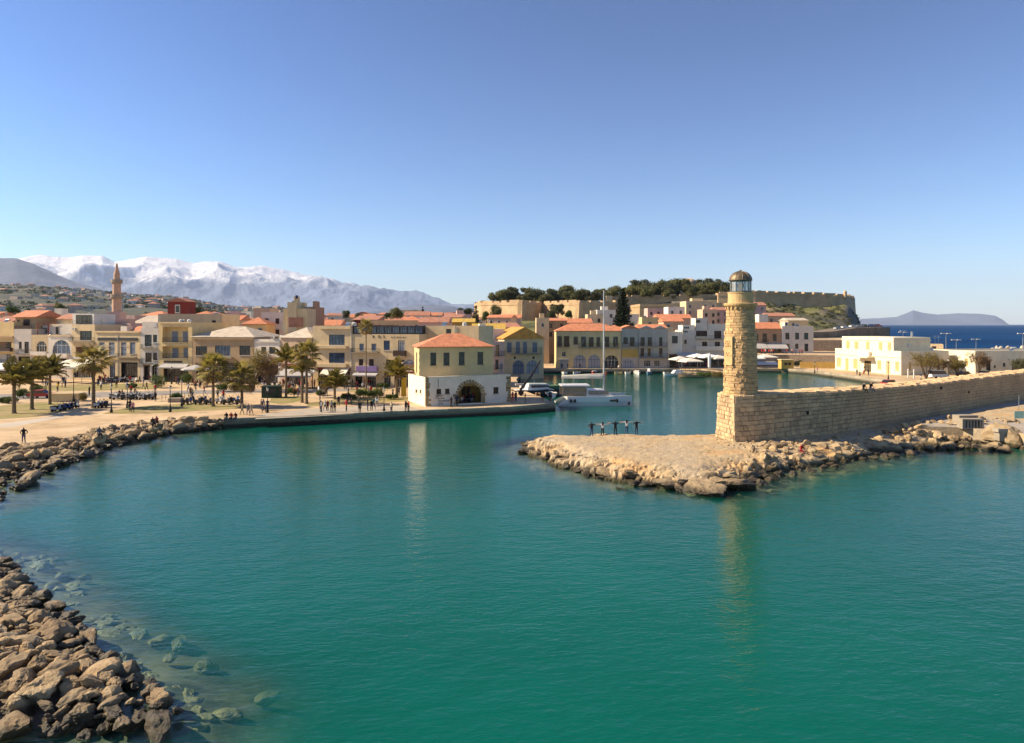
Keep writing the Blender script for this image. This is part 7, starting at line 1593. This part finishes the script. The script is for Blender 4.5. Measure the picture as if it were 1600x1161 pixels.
for k, px in enumerate((178, 184, 190, 197, 203, 209, 214, 222, 228, 233, 238)): scooter(px, 623 + (k % 2) * 1.5, 1.1 + ps.uniform(-.4, .4), ps.choice(('silver', 'black', 'white', 'black')), 'beside the promenade road')
for k, px in enumerate((290, 296, 302, 309, 315, 320, 326, 342, 348, 354, 361, 368, 374)): scooter(px, 632 - (k % 3) * 1.6, 1.6 + ps.uniform(-.5, .5), ps.choice(('blue', 'silver', 'black', 'black', 'white')), 'behind the grass edge by the dark trunked fan palm')
for k, px in enumerate(range(166, 214, 4)): scooter(px, 597 + ps.uniform(-.6, .6), 1.5 + ps.uniform(-.3, .3), ps.choice(('white', 'silver', 'black')), 'in the row before the neoclassical shop')
def make_car(paint, label, van=False):
    e = empty('parked_car', (0, 0, 0), 0, label, 'car'); L, Wd = 4.1, 1.7
    P = [(-2.05, .35), (2.05, .35), (2.05, .62), (1.95, .80), (1.0, .92), (-1.85, .95), (-2.05, .85)] if not van else [(-2.3, .35), (2.2, .35), (2.25, .8), (1.9, 1.05), (-2.3, 1.05)]
    C_ = [(-1.75, .95), (.95, .93), (.35, 1.42), (-1.2, 1.45)] if not van else [(-2.28, 1.05), (1.75, 1.05), (1.2, 1.9), (-2.25, 1.95)]
    def slab(pts_, w0, w1=None): n_ = len(pts_); return MB().add([(x, -w0, z) for x, z in pts_] + [(x, w0, z) for x, z in pts_], [tuple(range(n_)), tuple(range(2*n_-1, n_-1, -1))] + [(i, n_ + i, n_ + (i+1) % n_, (i+1) % n_) for i in range(n_)])
    slab(P, .84).build('body', PAINT[paint], e); g_ = slab(C_, .74); g_.build('cabin_glass', PANE, e); zt = C_[2][1]
    MB().box(C_[3][0] + .05, -.76, zt - .04, C_[2][0] - .02, .76, zt + .05).build('roof', PAINT[paint], e)
    for x in (-1.25, 1.3):
        for s_ in (-1, 1):
            wh = wheel('', .31, .2, e, x); wh.location.y = s_ * .76
    for s_ in (-1, 1): MB().box(1.98, s_ * .6 - .16, .62, 2.08 + (.17 if van else 0), s_ * .6 + .16, .76).build('headlight', FR_W, e)
    return e
for i, (px, py, pt, rz, van, lb) in enumerate(((1466, 591, 'white', .15, True, 'white van parked in the shade under the tamarisks'), (1541, 588, 'silver', .3, False, 'pale car parked by the warehouse door'), (1508, 589, 'black', .2, False, 'dark car parked behind the leaning tamarisk'), (66, 622, 'red', .1, False, 'dark red car parked behind the squat palms'), (1391, 604, 'red', .4, False, 'red car parked at the end of the east quay'))):
    q = G(px, py); c_ = make_car(pt, lb, van); c_.location = (q.x, q.y, 1.2); c_.rotation_euler = (0, 0, rz)
for i, (px, d, zy) in enumerate(((1342, 322, 511), (1351, 325, 510.6), (1360, 328, 510.6), (1371, 332, 510.5), (1380, 335, 510.5), (1318, 312, 514.5), (1329, 316, 513))):
    q = PX(px, d); c_ = make_car(('white', 'silver', 'black', 'blue', 'red', 'silver', 'white')[i], '%s car parked on the coast road below the headland%s' % (('white', 'silver', 'black', 'blue', 'red', 'grey', 'pale')[i], ' bend' if i > 4 else '')); c_.location = (q.x, q.y + 5, float(np.interp(px, [1300, 1340, 1388], [ZY(518, 300), ZY(512, 318), ZY(511, 330)]))); c_.rotation_euler = (0, 0, .3)

# ================================================================== boats
HULL = M('white_gelcoat', (.74, .73, .70, 1), .25, .06, .8, .03, spec=.5); TEAK = M('teak', (.30, .20, .11, 1), .8, .2, 3); NAVYH = M('dark_hull', (.02, .022, .03, 1), .4, .1, 1, .05); CLEARV = M('vinyl_window', (.30, .23, .15, 1), .2, .2, 1.5, .05)
def loft(secs, mats=0):
    """secs: list of (x, [(y, z), ...]) open sections -> skin"""
    mb = MB(); n_ = len(secs[0][1]); vs = [(x, y, z) for x, s_ in secs for y, z in s_]; fs = []
    for i in range(len(secs) - 1):
        for k in range(n_ - 1): fs.append((i*n_+k, i*n_+k+1, (i+1)*n_+k+1, (i+1)*n_+k))
    fs += [tuple(range(n_ - 1, -1, -1)), tuple((len(secs)-1)*n_ + k for k in range(n_))]; return mb.add(vs, fs)
def hull_secs(L, B, fb, sheer=.25, draft=.35, n_=9):
    out = []
    for k in range(n_):
        t_ = k / (n_ - 1); x = -L / 2 + L * t_; w_ = B / 2 * (1 - max(0, (t_ - .35) / .65) ** 2.2) + .02; w_ *= .86 + .14 * min(1, t_ * 4); zt = fb + sheer * max(0, t_ - .3) ** 1.5 * 2
        out.append((x, [(-w_, zt), (-w_ * .92, fb * .35), (-w_ * .6, -draft * .6), (0, -draft * (1 - .7 * t_ ** 3)), (w_ * .6, -draft * .6), (w_ * .92, fb * .35), (w_, zt)]))
    return out
# catamaran
q = PX(927, 126.5, 0); cat_ = empty('catamaran', (q.x, q.y, 0), R(3), 'white sailing catamaran with tall mast moored off the quay corner', 'catamaran')
for s_ in (-1, 1):
    hs = [];
    for k in range(13):
        t_ = k / 12; x = -6.6 + 13.0 * t_; w_ = .95 * (1 - max(0, (t_ - .5) / .5) ** 2) + .06; zt = (1.55 + .25 * t_) * min(1, .22 + t_ * 4.2)
        hs.append((x, [(-w_, zt), (-w_, zt * .5), (-w_ * .7, -.15), (0, -.45), (w_ * .7, -.15), (w_, zt * .5), (w_, zt)]))
    h_ = loft(hs).build('hull', HULL, cat_, loc=(0, s_ * 2.7, 0), smooth=False)
    for x, w2 in ((-1.9, 1.0), (2.8, 1.0)): MB().box(x - w2 / 2, -.995 if s_ < 0 else .90, .85, x + w2 / 2, -.90 if s_ < 0 else .995, 1.15).build('porthole', PANE, h_)
    if s_ < 0:
        for x in (-4.6, -3.9, 3.5, 5.6): MB().lathe([(.02, -.32), (.2, -.25), (.24, 0), (.2, .25), (.02, .32)], 10).build('fender', RUB, h_, loc=(x, -1.15, 1.0 if x < 5 else .55))
MB().box(-5.0, -2.6, 1.02, 3.2, 2.6, 1.62).build('bridge_deck', HULL, cat_)
MB().add([(-1.6, -2.2, 1.6), (3.4, -1.6, 1.6), (3.4, 1.6, 1.6), (-1.6, 2.2, 1.6), (-1.4, -1.9, 2.75), (1.6, -1.4, 2.7), (1.6, 1.4, 2.7), (-1.4, 1.9, 2.75)], [(0, 1, 5, 4), (1, 2, 6, 5), (2, 3, 7, 6), (3, 0, 4, 7), (4, 5, 6, 7)]).build('coachroof', HULL, cat_)
MB().add([(-1.2, -2.2, 1.9), (2.6, -1.78, 1.9), (2.3, -1.62, 2.5), (-1.2, -2.02, 2.55), (-1.2, -2.0, 1.9), (2.6, -1.6, 1.9), (2.3, -1.5, 2.5), (-1.2, -1.85, 2.55)], [(0, 1, 2, 3), (3, 2, 6, 7), (0, 4, 5, 1), (1, 5, 6, 2), (0, 3, 7, 4)]).build('saloon_window', CLEARV, cat_)
MB().box(-6.0, -2.1, 3.35, -.9, 2.1, 3.55).build('bimini', HULL, cat_); MB().box(-5.6, -1.95, 1.62, -1.6, -1.9, 3.35).build('cockpit_screen', CLEARV, cat_); MB().box(-5.7, 1.9, 1.62, -1.6, 1.95, 3.35).build('cockpit_screen', CLEARV, cat_)
for x, y in ((-5.8, -2), (-5.8, 2), (-1.5, -2), (-1.5, 2)): MB().tube((x, y, 1.6), (x, y, 3.4), .04, n=6).build('bimini_post', STEEL, cat_)
mb = MB(); mb.tube((1.9, 0, 1.6), (1.9, 0, 20.4), .16, .10, 8); mast = mb.build('mast', M('mast_alloy', (.55, .54, .52, 1), .4, .1, 1, 0, metal=.3), cat_)
mb = MB()
for z_, w_ in ((11.0, 1.3), (16, .8)): mb.tube((1.9, -w_, z_), (1.9, w_, z_), .04, n=5)
mb.build('spreader', STEEL, mast); mb = MB(); mb.tube((1.9, 0, 4.6), (-5.8, 0, 4.75), .11, n=8); mb.build('boom', STEEL, mast); loft([(-5.7, [(-.12, 4.75), (-.2, 5.0), (0, 5.2), (.2, 5.0), (.12, 4.75)]), (1.7, [(-.12, 4.6), (-.28, 5.0), (0, 5.55), (.28, 5.0), (.12, 4.6)])]).build('sail_cover', CANV, mast)
mb = MB()
for a, b_ in (((1.9, 0, 20), (6.3, 0, 1.8)), ((1.9, 0, 18), (.6, -2.9, 1.7)), ((1.9, 0, 18), (.6, 2.9, 1.7)), ((1.9, 0, 20.2), (-6.3, -2.4, 1.5)), ((1.9, -1.3, 11), (.6, -2.9, 1.7))): mb.tube(a, b_, .018, n=4)
mb.build('rigging', STEEL, mast); rl = MB(); bar_rail(rl, [(6.2, -2.7), (1.5, -3.5), (-4.0, -3.6)], 1.7, .65, step=1.5); bar_rail(rl, [(6.2, 2.7), (1.5, 3.5)], 1.7, .65, step=1.5); rl.build('guard_rail', STEEL, cat_)
dgy = loft(hull_secs(3.2, 1.6, .45)).build('dinghy', HULL, cat_, loc=(-7.6, 0, 1.5), rot=(0, 0, R(90))); MB().box(-.9, -1.0, .4, .9, 1.0, .62).build('dinghy_cover', CANV, dgy)
# small boats
def small_boat(loc, rz, L, hullm, label, group, kind, trim=TEAK):
    e = empty('small_boat', loc, rz, label, 'boat', group); B = L * .36; sec = hull_secs(L, B, .55); h_ = loft(sec).build('hull', hullm, e); rm = MB()
    for s_ in (0, -1): rm.path([(x, p_[s_][0], p_[s_][1]) for x, p_ in sec], .05, 5)
    rm.build('gunwale', trim, e); MB().box(-L * .40, -B * .38, .18, L * .22, B * .38, .26).build('floor', TEAK, e)
    for x in (-L * .22, L * .05): MB().box(x - .14, -B * .42, .42, x + .14, B * .42, .48).build('thwart', TEAK, e)
    if kind == 'cabin': MB().add([(-.2 * L, -B * .3, .5), (.22 * L, -B * .26, .55), (.22 * L, B * .26, .55), (-.2 * L, B * .3, .5), (-.18 * L, -B * .26, 1.6), (.1 * L, -B * .22, 1.6), (.1 * L, B * .22, 1.6), (-.18 * L, B * .26, 1.6)], [(0, 1, 5, 4), (1, 2, 6, 5), (2, 3, 7, 6), (3, 0, 4, 7), (4, 5, 6, 7)]).build('cabin', HULL, e)
    if kind == 'cover': loft([(x, [(p_[0][0] * .98, p_[0][1] + .03), (p_[0][0] * .5, p_[0][1] + .32), (0, p_[0][1] + .45), (-p_[0][0] * .5, p_[0][1] + .32), (-p_[0][0] * .98, p_[0][1] + .03)]) for x, p_ in sec]).build('tarpaulin', CANG, e)
    if kind in ('open', 'cover'): MB().box(-L * .56, -.14, .1, -L * .5, .14, .95).build('outboard_motor', RUB, e)
    if kind == 'mast': MB().tube((.1 * L, 0, .3), (.1 * L, 0, 3.4), .05, n=6).build('mast', TEAK, e)
    return e
BT = [(882, 203.5, 5.2, HULL, 'mast', 'slim white rowing boat with a short mast against the west quay wall'), (900, 203, 4.6, HULL, 'open', 'open white boat beside the slim mast boat'), (928, 203, 4.2, PAINT['red'], 'cover', 'red hulled boat with cover behind the yacht mast'), (946, 203, 4.4, M('maroon_hull', (.10, .02, .02, 1), .5), 'open', 'maroon open boat next to the red one'), (965, 203, 4.5, M('cream_hull', (.62, .50, .25, 1), .5), 'open', 'cream wooden boat below the arched doors'), (980, 203, 4.4, HULL, 'open', 'open white boat with wooden rim below the single gable'), (996, 203, 4.8, HULL, 'cover', 'larger white boat under a domed tarpaulin'), (1014, 203, 4.4, M('blue_hull', (.08, .16, .28, 1), .5), 'cabin', 'small blue cabin boat below the double gables'), (1040, 202, 4.6, HULL, 'open', 'open white boat beside the fishing boats')]
for px, d, L, m, kd, lb in BT: q = PX(px, d); small_boat((q.x, q.y, .02), R(-90) + pn.uniform(-.55, .55), L, m, lb, None, kd)
q = PX(1058, 196); small_boat((q.x, q.y, .05), R(200), 8.0, HULL, 'white fishing boat with a wheelhouse at the cafe quay', None, 'cabin')
q = PX(1079, 190); e = small_boat((q.x, q.y, .05), R(185), 7.0, M('wood_hull', (.42, .28, .15, 1), .6), 'wooden boat carrying an open plank frame deck beside the white fishing boat', None, 'open'); mb = MB()
for x in np.linspace(-2.4, 2.2, 5):
    for y in (-1.0, 1.0): mb.box(x - .05, y - .05, .4, x + .05, y + .05, 2.6)
for z_ in (1.0, 1.8, 2.6): mb.box(-2.5, -1.08, z_ - .05, 2.3, -1.051, z_ + .06); mb.box(-2.5, 1.051, z_ - .05, 2.3, 1.08, z_ + .06)
mb.build('plank_frame', TEAK, e)
# dark motor boat and its neighbours at the corner quay
q = PX(843, 140); e = empty('motor_cruiser', (q.x, q.y, .05), R(14), 'dark hulled motor boat with white superstructure inside the quay corner', 'boat')
loft(hull_secs(11.0, 3.4, 1.3, .5, .6)).build('hull', NAVYH, e); MB().box(-5.0, -1.45, 1.3, 2.6, 1.45, 1.42).build('deck', HULL, e)
MB().add([(-2.8, -1.2, 1.4), (2.8, -1.0, 1.5), (2.8, 1.0, 1.5), (-2.8, 1.2, 1.4), (-2.4, -1.05, 2.6), (1.4, -.8, 2.5), (1.4, .8, 2.5), (-2.4, 1.05, 2.6)], [(0, 1, 5, 4), (1, 2, 6, 5), (2, 3, 7, 6), (3, 0, 4, 7), (4, 5, 6, 7)]).build('cabin', HULL, e)
MB().add([(-2.0, -1.19, 1.8), (1.9, -1.0, 1.85), (1.4, -.9, 2.3), (-2.0, -1.11, 2.35), (-2.0, -1.0, 1.8), (1.9, -.9, 1.85), (1.4, -.8, 2.3), (-2.0, -1.0, 2.35)], [(0, 1, 2, 3), (3, 2, 6, 7), (0, 4, 5, 1), (1, 5, 6, 2), (0, 3, 7, 4)]).build('cabin_window', PANE, e)
MB().box(1.6, -1.0, 1.45, 4.0, 1.0, 2.1).build('green_tarpaulin', M('green_tarp', (.08, .16, .08, 1), .8, .2, 2), e)
q = PX(828, 146); e2 = empty('sailing_boat', (q.x, q.y, .05), R(20), 'white sailing boat with lowered sails moored behind the dark motor boat', 'boat'); loft(hull_secs(8.5, 2.6, .9, .3)).build('hull', HULL, e2); MB().box(-2.0, -.8, .9, 1.4, .8, 1.6).build('cabin', HULL, e2); MB().tube((-3.2, 0, 1.9), (.8, 0, 1.8), .22, n=8).build('furled_sail', CANG, e2); MB().tube((.9, 0, .9), (.9, 0, 3.2), .08, n=8).build('mast_stub', STEEL, e2)
# black loading crane jib on the quay corner
q = G(814, 618); jb = empty('loading_crane', (q.x, q.y, 1.2), 0, 'black slanting crane jib standing on the quay beside the boats', 'crane'); d_ = q.y
tip = PW(844, 564, d_ + 4); MB().tube((0, 0, 0), (0, 0, 1.4), .28, .22, 10).build('post', IRON, jb); mb = MB(); tp_ = tip - Vector((q.x, q.y, 1.2)); mb.path([(0, 0, 1.2), tp_ * .5 + Vector((0, 0, .3)), tp_], [.22, .26, .14], 6); mb.build('jib', IRON, jb); MB().tube(tp_, tp_ + Vector((0, 0, -1.2)), .025, n=4).build('hook_line', IRON, jb); MB().box(-.5, -.5, .2, .5, .5, .9).build('winch', IRON, jb)
q = PX(1411, 1500); tag(loft(hull_secs(12, 3.6, 1.2)).build('distant_sailing_boat', HULL, None, loc=(q.x, q.y, 0)), 'tiny white boat far out on the blue sea', 'boat')

# ================================================================== street furniture
def lamp(px, py, ytop, label, z=1.2, glob=True):
    q = G(px, py, z); H = ZY(ytop, q.y) - z; e = empty('street_lamp', (q.x, q.y, z), 0, label, 'street lamp', 'black promenade lamp posts')
    MB().lathe([(.2, -.05), (.2, .35), (.12, .6), (.10, 1.0), (.06, 1.1), (.05, H - .6), (.09, H - .58)], 10).build('post', IRON, e); MB().lathe([(.10, H - .58), (.17, H - .15)], 6).build('lantern_glass', FR_W if glob else PANE, e); MB().lathe([(.25, H - .15), (.2, H - .08), (.03, H + .08)], 8).build('cap', IRON, e)
for px, py, yt, lb in ((174, 645, 601, 'black lamp post at the lawn corner by the walking couple'), (199, 637, 600, 'black lamp post behind the walking couple'), (266, 644, 603, 'black lamp post on the dry lawn beside the planter'), (284, 635, 594, 'black lamp post behind the planter hedge'), (115, 628, 585, 'lamp post between the squat palms and the broad fan palm'), (418, 645, 605, 'dark lamp post by the quay in front of the hedge kiosk'), (600, 643, 604, 'black lamp post at the quay edge near the white office'), (268, 600, 573, 'lamp post before the yellow loggia house'), (1343.5, 587, 562, 'lamp post before the cream harbour building'), (1388, 593, 566, 'lamp post at the east quay edge'), (1439, 599, 586, 'short lamp stub on the east quay'), (1482, 597, 560, 'dark pole behind the breakwater wall'), (1273, 583, 566, 'lamp post by the ochre fence')): lamp(px, py, yt, lb)
for i, (px, yt, d) in enumerate(((1478, 521, 215), (1494, 531, 225), (1598, 521, 205), (1411, 519, 245), (1525, 530, 240))):
    q = PX(px, d); zt_ = ZY(yt, d); e = empty('floodlight_mast', (q.x, q.y, 1.2), 0, 'slim grey floodlight mast with twin heads near the sea wall', 'street lamp', 'floodlight masts by the sea wall'); MB().tube((0, 0, 0), (0, 0, zt_ - 1.2), .11, .07, 8).build('post', STEEL, e)
    for s_ in (-1, 1): MB().box(s_ * .9 - .6, -.25, zt_ - 1.3, s_ * .9 + .6, .25, zt_ - 1.1).build('lamp_head', FR_W, e)
def parasol(loc, w_, h_, m, label, group, n_=4, closed=False):
    e = empty('parasol', loc, .3, label, 'parasol', group); MB().tube((0, 0, 0), (0, 0, h_), .05, n=6).build('pole', STEEL, e); MB().box(-.4, -.4, 0, .4, .4, .1).build('base', CONC, e)
    if closed: MB().lathe([(.12, 1.0), (.42, 1.5), (.40, h_ - .8), (.1, h_ + .1)], 8).build('folded_canopy', m, e)
    else:
        r_ = w_ * .707; MB().lathe([(.08, h_ + .1), (r_ * .55, h_ - .32), (r_, h_ - .75), (r_, h_ - .98), (r_ * .985, h_ - .98), (r_ * .98, h_ - .79), (r_ * .5, h_ - .36), (.05, h_ + .02)], n_, phase=math.pi / 4).build('canopy', m, e)
for px, d, w_, h_, m, lb in ((1062, 200, 4.6, 4.0, CANV, 'square cream parasol at the left of the tavern group'), (1078, 196, 5.4, 3.7, CANV, 'front cream parasol over the cafe quay tables'), (1090, 204, 4.6, 4.6, CANW, 'middle white parasol behind the front one'), (1106, 202, 6.2, 4.6, CANW, 'biggest white parasol near the lighthouse'), (1122, 201, 5.0, 4.3, CANV, 'cream parasol right beside the lighthouse shaft'), (1177, 214, 5.2, 3.6, CANW, 'white parasol right of the lighthouse by the inner quay'), (1196, 216, 5.4, 3.9, CANV, 'pale parasol below the tavern terrace')):
    q = PX(px, d); parasol((q.x, q.y, 1.2), w_, h_, m, lb, None)
q = PX(1108.5, 193); parasol((q.x, q.y, 1.2), 3, 5.2, CANW, 'tall folded white parasol in front of the tavern group', None, closed=True)
q = G(306, 603); parasol((q.x, q.y, 1.2), 4.2, 4.4, CANG, 'brownish grey parasol before the tan pyramid roof hall', None, 8)
for i, (px, d, w_) in enumerate(((640, 133, 3.0), (652, 136, 2.6))): q = PX(px, d); parasol((q.x, q.y, 1.2), w_, 6.4 - i * .5, PEACH, ['small peach parasol behind the white office corner', 'smaller peach parasol tight behind the white office'][i], None, 8)
# cafe canopies and tables
def canopy(px0, px1, d, y0, y1, deep, m, label, z=1.2):
    A, B_ = PX(px0, d), PX(px1, d); w_ = B_.x - A.x; zt, zf = ZY(y0, d) - z, ZY(y1, d) - z; e = empty('cafe_canopy', (A.x, A.y, z), 0, label, 'canopy')
    MB().add([(0, 0, zf), (w_, 0, zf), (w_, deep, zt), (0, deep, zt), (0, 0, zf - .3), (w_, 0, zf - .3), (w_, deep, zt - .12), (0, deep, zt - .12)], [(0, 1, 2, 3), (7, 6, 5, 4), (0, 4, 5, 1), (0, 3, 7, 4), (1, 5, 6, 2), (3, 2, 6, 7)]).build('roof', m, e)
    for k in range(max(2, int(w_ / 3.5) + 1)): x = .1 + (w_ - .2) * k / max(1, int(w_ / 3.5)); MB().tube((x, .1, 0), (x, .1, zf - .2), .06, n=6).build('post', STEEL, e)
canopy(78, 128, 155, 564, 574, 6, CANV, 'big cream cafe canopy behind the squat palms'); canopy(-30, 50, 158, 569, 577, 5, CANW, 'white cafe canopy at the west end of the row'); canopy(50, 79, 157, 566, 575, 5, CANG, 'grey striped canopy between the two pale ones')
canopy(430, 485, 143, 579, 587, 5, CANG, 'grey canopy under the tan corner house'); canopy(1060, 1095, 210, 551, 556, 5, WHITEG, 'white terrace canopy at the tavern wall'); canopy(1168, 1218, 222, 566, 569, 4, CANW, 'low white market canopy at the inner quay')
def table(loc, label, group):
    e = empty('cafe_table', loc, pn.uniform(0, 3), label, 'table', group); MB().lathe([(.02, .72), (.42, .72), (.42, .75), (.02, .75)], 10).build('table_top', FR_B, e); MB().tube((0, 0, 0), (0, 0, .72), .04, n=6).build('pedestal', IRON, e); MB().lathe([(.25, 0), (.22, .04), (.05, .06)], 8).build('foot', IRON, e)
def chair(loc, rz, label, group):
    e = empty('cafe_chair', loc, rz, label, 'chair', group); MB().box(-.21, -.21, .43, .21, .21, .47).build('seat', FR_B, e); MB().box(-.21, .18, .47, .21, .22, .88).build('backrest', FR_B, e)
    for x in (-.18, .18):
        for y in (-.18, .18): MB().box(x - .02, y - .02, 0, x + .02, y + .02, .43).build('leg', FR_B, e)
tb0 = []
for (x0, y0, x1, y1, n_, wh) in ((430, 602, 520, 610, 9, 'outside the palm cafes'), (1060, 571, 1125, 576, 7, 'under the tavern parasols'), (540, 604, 590, 609, 5, 'before the hotel')):
    for k in range(n_):
        q = G(x0 + (x1 - x0) * (k + .5) / n_, pn.uniform(y0, y1)); table((q.x, q.y, 1.2), 'brown round cafe table ' + wh, 'cafe tables ' + wh)
        for s_ in (-1, 1): chair((q.x + s_ * .65, q.y + pn.uniform(-.2, .2), 1.2), -s_ * 1.57, 'brown wooden cafe chair ' + wh, 'cafe chairs ' + wh)
# railing, planter, boards, bollards, sign, low wall
q0, q1 = G(253, 626), G(300, 622); e = empty('street_railing', (q0.x, q0.y, 1.2), 0, 'low dark street railing beside the promenade road', 'railing')
for k in range(9): p_ = q0.lerp(q1, k / 8) - q0; MB().tube((p_.x, p_.y, 0), (p_.x, p_.y, 1.0), .035, n=5).build('post', IRON, e)
for z_ in (.5, .98): MB().tube((0, 0, z_), (q1.x - q0.x, q1.y - q0.y, z_), .025, n=5).build('rail', IRON, e)
q = G(626, 621); e = empty('yellow_board', (q.x + .6, q.y - .3, 1.2), .1, 'tall yellow notice board fixed beside the golden date palm', 'board'); MB().box(-.45, -.05, .2, .45, .05, 3.6).build('panel', PAINT['white'] if False else CL['yellow'], e); MB().box(-.05, .051, -.1, .05, .12, 3.4).build('stake', IRON, e)
q = G(436, 622); e = empty('green_kiosk', (q.x - 1.6, q.y, 1.2), .05, 'dark green hedge covered kiosk behind the quay lamp', 'kiosk'); MB().box(-1.5, 0, 0, 1.5, 2.2, 2.0).build('wall', M('kiosk_green', (.012, .035, .022, 1), .7, .3, 2), e); MB().box(-1.65, -.2, 2.002, 1.65, 2.4, 2.12).build('roof', MATS['kiosk_green'], e); MB().box(-1.0, -.06, .9, 1.0, -.004, 1.7).build('shutter', FR_D, e)
q = G(98, 628); e = empty('low_cream_wall', (q.x, q.y, 1.2), .12, 'low curved cream wall with orange coping behind parked motorbikes', 'wall'); MB().box(-1.8, 0, -.2, 2.4, .5, 1.3).build('wall', CREAM, e); MB().box(-1.9, -.08, 1.303, 2.5, .58, 1.42).build('coping', CREAMY, e)
q = G(275, 628); e = empty('planter_box', (q.x, q.y, 1.2), .1, 'square stone planter holding a clipped hedge', 'planter'); MB().box(-1.0, -.9, -.1, 1.0, .9, .7).build('box', CONC, e)
for i, (px, py) in enumerate(((843, 619), (848, 627), (838, 619), (862, 629))): q = G(px, py); e = empty('mooring_bollard', (q.x, q.y, 1.2), 0, 'rusty iron mooring bollard on the quay corner', 'bollard', 'mooring bollards on the quay corner'); MB().lathe([(.2, -.05), (.16, .1), (.14, .45), (.24, .5), (.2, .62), (.02, .66)], 12).build('body', BROWNP, e)
for i, px in enumerate((1419, 1428)): q = G(px, 590 + i); tag(MB().lathe([(.18, -.1), (.16, 2.0), (.1, 2.15), (.02, 2.2)], 10).build('white_post', FR_W, None, loc=(q.x, q.y, 1.2)), 'short white marker post beside the cream harbour building', 'post', 'white marker posts')
q = G(1592, 660, 2.1); e = empty('green_sign', (q.x, q.y, 2.1), 0, 'pale green sign panel on a thin pole on the ramp', 'sign'); MB().tube((0, 0, 0), (0, 0, 3.4), .04, n=6).build('pole', STEEL, e); MB().box(-.6, -.06, .5, .6, -.04, 1.4).build('panel', M('pale_green_paint', (.35, .55, .42, 1), .6), e)
# sea-wall blocks beyond the warehouse
CB = [rock_mesh('armour_block', 500 + i, 2, M('armour_concrete', (.55, .47, .36, 1), .95, .25, .6, .4), 7) for i in range(4)]
for k in range(70):
    px = pn.uniform(1460, 1640); d = pn.uniform(238, 256); q = PX(px, d); z = pn.uniform(1.5, 4.6) + (1.5 if px > 1540 else 0)
    tag(link('armour_block', pn.choice(CB), None, (q.x, q.y, z), (pn.uniform(0, 3), pn.uniform(0, 3), pn.uniform(0, 3)), (pn.uniform(.7, 1.3), pn.uniform(.7, 1.1), pn.uniform(.6, 1.1))), 'pale concrete armour block piled along the outer sea wall', 'concrete block', 'armour blocks of the sea wall')
sw = poly_prism('sea_wall_base', [tuple(PX(*p_))[:2] for p_ in ((1452, 236), (1700, 226), (1700, 258), (1452, 262))], -3, 3.0, [CONC, CONC]); tag(sw, kind='structure')
